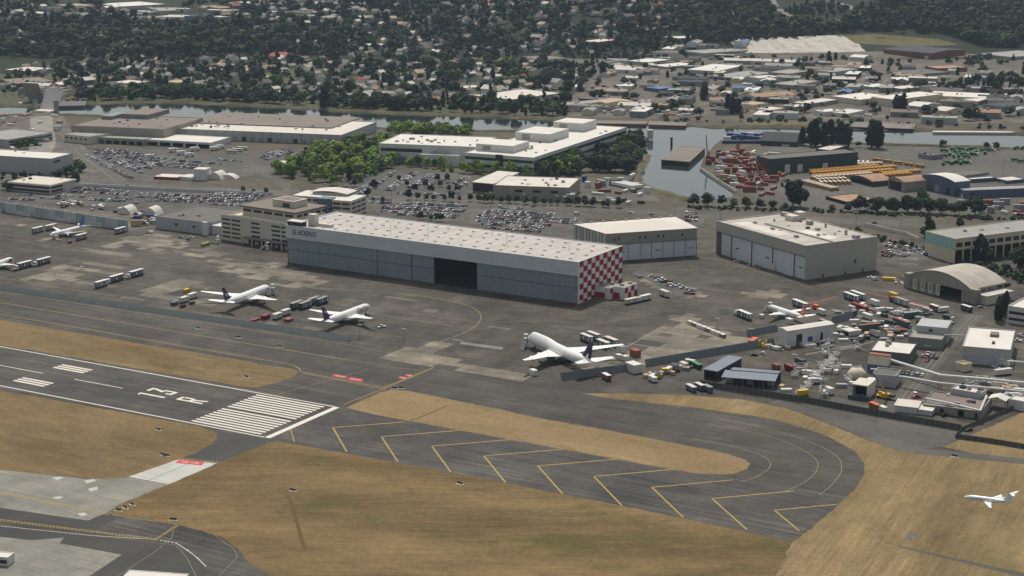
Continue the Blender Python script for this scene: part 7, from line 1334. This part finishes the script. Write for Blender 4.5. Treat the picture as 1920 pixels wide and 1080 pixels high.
# yards full of boxes, sheds and trucks
cont = {}
def container(x, y, rz, c, L_, H, lab, grp, z=.1):
    k = (c.name, round(L_), round(H, 1))
    if k not in cont:
        b = MB().box(-L_/2, -1.25, 0, L_/2, 1.25, H)
        for i in range(int(L_)): b.box(-L_/2+i+.3, -1.3, .15, -L_/2+i+.6, 1.3, H-.15)
        cont[k] = b.mesh('yard_container', c)
    tag(link('yard_container', cont[k], None, (x, y, z), rz), lab, 'container', grp)
CN = [('white', metalw, 30), ('grey', steel, 20), ('rusty', c_brown, 12), ('blue', c_blue, 5), ('red', w_brick, 6), ('green', c_green, 2), ('dark', trim, 14), ('tan', r_tan, 14)]
YARDS = [([(1070, 214), (1960, 232), (1960, 150), (1400, 130), (1080, 128)], 60, 'far industrial yards', 61), ([(5, 270), (5, 205), (60, 200), (120, 220), (112, 250), (60, 300)], 18, 'bridge works at left', 62), ([(1060, 212), (1230, 222), (1290, 228), (1290, 205), (1080, 190)], 22, 'far shipyard', 63), ([(1325, 300), (1340, 285), (1460, 285), (1470, 330), (1440, 372), (1390, 360), (1350, 335)], 95, 'quay with the red cranes', 64), ([(1095, 340), (1185, 335), (1235, 376), (1100, 370)], 18, 'yard beside the inlet', 65), ([(1120, 112), (1300, 100), (1300, 88), (1130, 95)], 14, 'far equipment yard', 66), ([(1800, 380), (1960, 385), (1960, 410), (1830, 400)], 22, 'scrap yard at right edge', 67), ([(250, 404), (300, 395), (300, 425), (250, 425)], 14, 'store behind the panel wall', 68), ([(900, 172), (1045, 178), (1040, 165), (905, 160)], 18, 'boat park across the river', 69), ([(1210, 706), (1300, 684), (1300, 692), (1215, 716)], 14, 'yard below the blast fence', 70), ([(1520, 735), (1560, 675), (1600, 690), (1600, 745)], 5, 'pipe rack yard', 71), ([(1350, 715), (1480, 735), (1480, 728), (1360, 712)], 10, 'ground before the canopy roof', 72), ([(1530, 640), (1690, 640), (1690, 600), (1600, 605)], 30, 'marked yard by the fuel lines', 73), ([(1790, 720), (1920, 720), (1920, 760), (1800, 745)], 18, 'plant under the pipe bridge', 74), ([(1560, 590), (1740, 600), (1740, 585), (1600, 570)], 24, 'fuel yard lines', 78), ([(1490, 720), (1560, 670), (1580, 675), (1530, 730)], 6, 'rack line beside the canopy', 79), ([(1660, 640), (1790, 620), (1790, 600), (1690, 600)], 14, 'yard around the stepped block', 80), ([(130, 232), (10, 185), (130, 178), (160, 190)], 14, 'bridge end across the river', 75), ([(1050, 372), (1160, 376), (1240, 384), (1050, 380)], 8, 'kerb beside the tan warehouse', 76), ([(95, 388), (240, 404), (255, 395), (120, 380)], 16, 'store yard behind the pale panels', 77)]
for px, n, p, sd in YARDS:
    r = random.Random(sd); near = sd in (70, 71, 72, 73, 74, 77, 78, 79, 80)
    for x, y in scatter(px, n, r, 5, FOOT+[RWP]):
        cn, c, _ = r.choices(CN, [q[2]*(.08 if near and q[0] in ('red', 'blue', 'green', 'rusty') else 6 if sd == 64 and q[0] in ('red', 'rusty') else 1) for q in CN])[0]; rz = r.choice([.1, 1.67, .5, -.4])+r.uniform(-.1, .1)
        if r.random() < .25: truck(x, y, rz, c, r.choice([metalw, metalw, steel, metalw, trim]), '%s boxed truck in the %s' % (cn, p), '%s trucks in the %s' % (cn, p))
        else: container(x, y, rz, c, r.choice([3, 4, 6] if near else [6, 6, 9, 12]), r.choice([1.4, 2] if near else [2.4, 2.6, 5.2]), '%s storage container in the %s' % (cn, p), '%s containers in the %s' % (cn, p))
def derrick(u, v, h, label, rz, el, bl):
    R = thing('lattice_crane', label, 'crane', G(u, v), rz); m_ = c_red
    MB().box(-3, -2.5, 0, 3, 2.5, 1.4).build('crawler', asphd, R); MB().box(-4, -2, 1.4, 2.5, 2, 4.6).build('house', m_, R)
    for x, y in ((-1, -1), (1, -1), (1, 1), (-1, 1)): MB().tube((x, y, 4.6), (x*.6, y*.6, h), .24, n=4).build('mast_leg', m_, R)
    for k in range(int(h/3)):
        z = 5+k*3; 
        if z+3 < h: MB().tube((-1, -1, z), (1, -1, z+3), .14, n=4).build('mast_brace', m_, R); MB().tube((1, 1, z), (1, -1, z+3), .14, n=4).build('mast_brace', m_, R)
    t = Vector((bl*math.cos(el), 0, 4+bl*math.sin(el)))
    for y in (-.7, .7): MB().tube((2, y, 3.5), (t.x, y*.3, t.z), .26, n=4).build('boom_chord', m_, R)
    for k in range(1, 9): a = Vector((2, .7, 3.5)).lerp(t, k/10); b = Vector((2, -.7, 3.5)).lerp(t, (k+.6)/10); MB().tube(a, b, .14, n=4).build('boom_brace', m_, R)
    MB().tube((0, 0, h), t, .07, n=4).build('boom_rope', trim, R)
derrick(1328, 308, 14, 'red lattice crane beside the moored barge', 2.3, 1.2, 26); derrick(1406, 350, 22, 'tall red lattice crane in the quay yard, front one', 1., 1.25, 24); derrick(1420, 340, 16, 'red lattice crane in the quay yard, behind the front one', 2., .5, 20); derrick(1400, 322, 14, 'red lattice crane in the quay yard, left rear one', .3, .3, 20); derrick(1382, 290, 12, 'red crane near the boat shed', 1.5, 1.0, 16); derrick(1435, 326, 12, 'red crane near the green shed', 2.5, .4, 22)
def barge(label, FL, FR, B, hull_m, deck_m, h=3.5, name='barge'):
    P = [G(*q, h) for q in (FL, FR, B)]; a, b, c = P; d_ = a+(c-b); R = thing(name, label, 'barge', (a.x, a.y, 0)); loc = [(q-R.location) for q in (a, b, c, d_)]; pts = [(q.x, q.y) for q in loc]; cx = sum(p[0] for p in pts)/4; cy = sum(p[1] for p in pts)/4
    MB().prism(pts, .02, h).build('hull', hull_m, R); MB().prism([(cx+(x-cx)*.95, cy+(y-cy)*.95) for x, y in pts], h, h+.15).build('deck', deck_m, R)
    for i in range(4):
        p, q = loc[i], loc[(i+1) % 4]; MB().tube((p.x, p.y, h+.2), (q.x, q.y, h+.2), .25, n=5).build('rub_rail', r_pale, R)
    FOOT.append([(q.x, q.y) for q in (a, b, c, d_)]); return R, loc, h
barge('broad flat barge with tan deck and black hull in the inlet', (1240, 300), (1292, 304), (1322, 277), a_dark, r_brown, 4.5); barge('long rusty barge moored on the far shore', (1075, 231), (1210, 233), (1214, 228), w_rust, r_brown, 2.5); barge('second rusty barge moored on the far shore', (1216, 234), (1285, 236), (1288, 230), w_rust, r_brown, 2.5); barge('pale floating dock on the far shore at right', (1750, 248), (1905, 249), (1903, 246.5), r_pale, r_pale, 1.6, 'floating_dock'); barge('dark moored barge beside the raised bridge', (108, 199), (158, 198), (160, 190), w_blue, r_dgrey, 3); barge('dark pier on the far quay', (1595, 238), (1712, 242), (1716, 233), a_dark, r_brown, 2.5)
R, loc, h = barge('blue container barge stacked with blue boxes', (1354, 264), (1446, 264), (1456, 254), c_blue, trim, 3)
r = random.Random(8)
for i in range(14):
    p = loc[0].lerp(loc[1], (i % 7+.5)/7).lerp(loc[3].lerp(loc[2], (i % 7+.5)/7), .25+.45*(i//7)); MB().cbox((p.x, p.y, h+1.5+r.uniform(0, 2.5)/2), (r.uniform(6, 8.6), 3.4, 3+r.uniform(0, 2.5)), .15).build('stacked_box', c_blue if i % 5 else r_pale, R)
for u, v in ((1259, 272),): R = thing('mooring_pile', 'dark mooring pile standing in the inlet', 'pile', G(u, v)); MB().tube((0, 0, 0), (0, 0, 9), 1.3, 1.2, 8).build('pile', a_dark, R); MB().tube((0, 0, 9), (0, 0, 9.5), 1.4, .3, 8).build('cap', steel, R)
R = thing('wheelhouse', 'pale round tank on posts in the inlet', 'tank', G(1219, 262)); MB().tube((0, 0, 2), (0, 0, 11), 3.4, 3.4, 12).build('tank', r_pale, R)
for s in range(4): MB().tube((2.4*math.cos(s*1.57), 2.4*math.sin(s*1.57), 0), (2.4*math.cos(s*1.57), 2.4*math.sin(s*1.57), 2), .4).build('post', a_dark, R)
# white storage tank, red and white sheds, tents on the left
R = thing('storage_tank', 'round pale storage tank left of the bright grove', 'tank', G(533, 321)); MB().tube((0, 0, 0), (0, 0, 9), 9.5, 9.5, 20).build('shell', w_cream, R); MB().tube((0, 0, 9), (0, 0, 9.8), 9.5, .5, 20).build('roof', r_white, R)
bld('low_block', 'red shed in the left car park', 'shed', (288, 331), (334, 333), (338, 327), 338, c_red, r_pale, par=.1); bld('low_block', 'white shed beside the red shed', 'shed', (335, 331), (360, 333), (364, 327), 339, w_white, r_white, par=.1); bld('low_block', 'tall white box shed in the left car park', 'shed', (362, 317), (385, 318), (390, 314), 339, w_white, r_white, par=.1)
def tent(u, v, w, d, h, label):
    R = thing('fabric_tent', label, 'tent', G(u, v), .25); N = 8; pr = [(w*(i/N-.5), h*math.sin(math.pi*i/N)**.7) for i in range(N+1)]
    for j in range(3): MB().loft([[(x, y, z) for x, z in pr] for y in (d*j/3+.1, d*(j+1)/3-.1)]).build('fabric_panel', r_white, R)
tent(402, 337, 14, 16, 7, 'white peaked tent right of the tall box shed'); tent(425, 335, 18, 10, 4, 'long low white tent beside the peaked tent'); tent(232, 402, 13, 14, 6.5, 'white fabric dome left of its twin behind the panel wall'); tent(280, 404, 13, 14, 6.5, 'white fabric dome right of its twin behind the panel wall')
# bridge
def bascule():
    P = G(80, 212); R = thing('drawbridge', 'drawbridge with its white deck leaf raised over the river', 'bridge', P, ang((64, 214), (98, 216)))
    MB().box(-13, -3, 0, 13, 12, 3).build('pier', r_pale, R); MB().loft([[(-13, 12, 2.5), (13, 12, 2.5), (13, 13.2, 2.5), (-13, 13.2, 2.5)], [(-13, 26, 26), (13, 26, 26), (13, 27.2, 25.4), (-13, 27.2, 25.4)]]).build('raised_leaf', r_white, R)
    for s in (-1, 1): MB().box(s*16-2, 4, 0, s*16+2, 9, 14).build('tower', w_drab, R); MB().box(s*16-2.4, 3.6, 14, s*16+2.4, 9.4, 14.8).build('tower_roof', w_dgreen, R)
    for s in (-1, 1): MB().box(s*13-.4, -60, .1, s*13+.4, -3, 1.4).build('parapet', r_pale, R)
    P2 = G(70, 190); R2 = thing('drawbridge', 'far half of the drawbridge with grey leaf at the other bank', 'bridge', P2, R.rotation_euler[2]); MB().box(-13, 0, 0, 13, 10, 3).build('pier', r_grey, R2); MB().loft([[(-13, -1, 2.5), (13, -1, 2.5), (13, 0, 2.5), (-13, 0, 2.5)], [(-13, -14, 25), (13, -14, 25), (13, -13, 25.6), (-13, -13, 25.6)]]).build('raised_leaf', steel, R2); MB().box(-15, 3, 3, -11, 8, 16).build('tower', w_dgreen, R2)
bascule()
# white covered mounds
def mound():
    m_ = M('white_sheeting', (178, 172, 160), .8, .2, .08); P = [(1378, 92), (1400, 82), (1470, 77), (1560, 77), (1622, 84), (1600, 96), (1500, 101), (1420, 100)]; A, B = G(1380, 92), G(1620, 88); n, k = 70, 16; mb = MB(); r = random.Random(3); hs = [r.uniform(.45, 1.) for _ in range(n+1)]
    d = B-A; nrm = Vector((-d.y, d.x, 0)).normalized(); W_ = 150
    for i in range(n+1):
        for j in range(k+1): s, t = i/n, j/k; p = A+d*s+nrm*(t-.3)*W_; e = min(1, 6*s, 6*(1-s))*math.sin(math.pi*t)**.7; mb.v.append((p.x, p.y, T(p.x, p.y)-.2+6*e*hs[i]*(1+.15*math.sin(t*9+s*30)+r.uniform(-.12, .12))))
    for i in range(n):
        for j in range(k): a = i*(k+1)+j; mb.f.append((a, a+k+1, a+k+2, a+1)); mb.m.append(0)
    R = thing('covered_mound', 'long white sheeted mound below the wooded hill', 'mound', (0, 0, 0)); mb.build('sheeting', m_, R)
    for i in range(0, n, 3): p = A+d*(i/n); MB().cbox((p.x, p.y, T(p.x, p.y)+1), (6, 2, 1.6), .4).build('ballast_block', r_grey, R)
mound()
# ------------------------------------------------------------------ air
def haze():
    m = bpy.data.materials.new('haze'); m.use_nodes = True; t = m.node_tree; t.nodes.clear()
    o = t.nodes.new('ShaderNodeOutputMaterial'); v = t.nodes.new('ShaderNodeVolumePrincipled'); v.inputs['Density'].default_value = HAZE; v.inputs['Color'].default_value = (.66, .82, 1., 1); v.inputs['Anisotropy'].default_value = .2
    t.links.new(v.outputs[0], o.inputs['Volume'])
    b = MB().box(-6100, -1600, -12, 3100, 7100, 320).build('haze', m); tag(b, kind='stuff')
HAZE = 0.00003
haze()
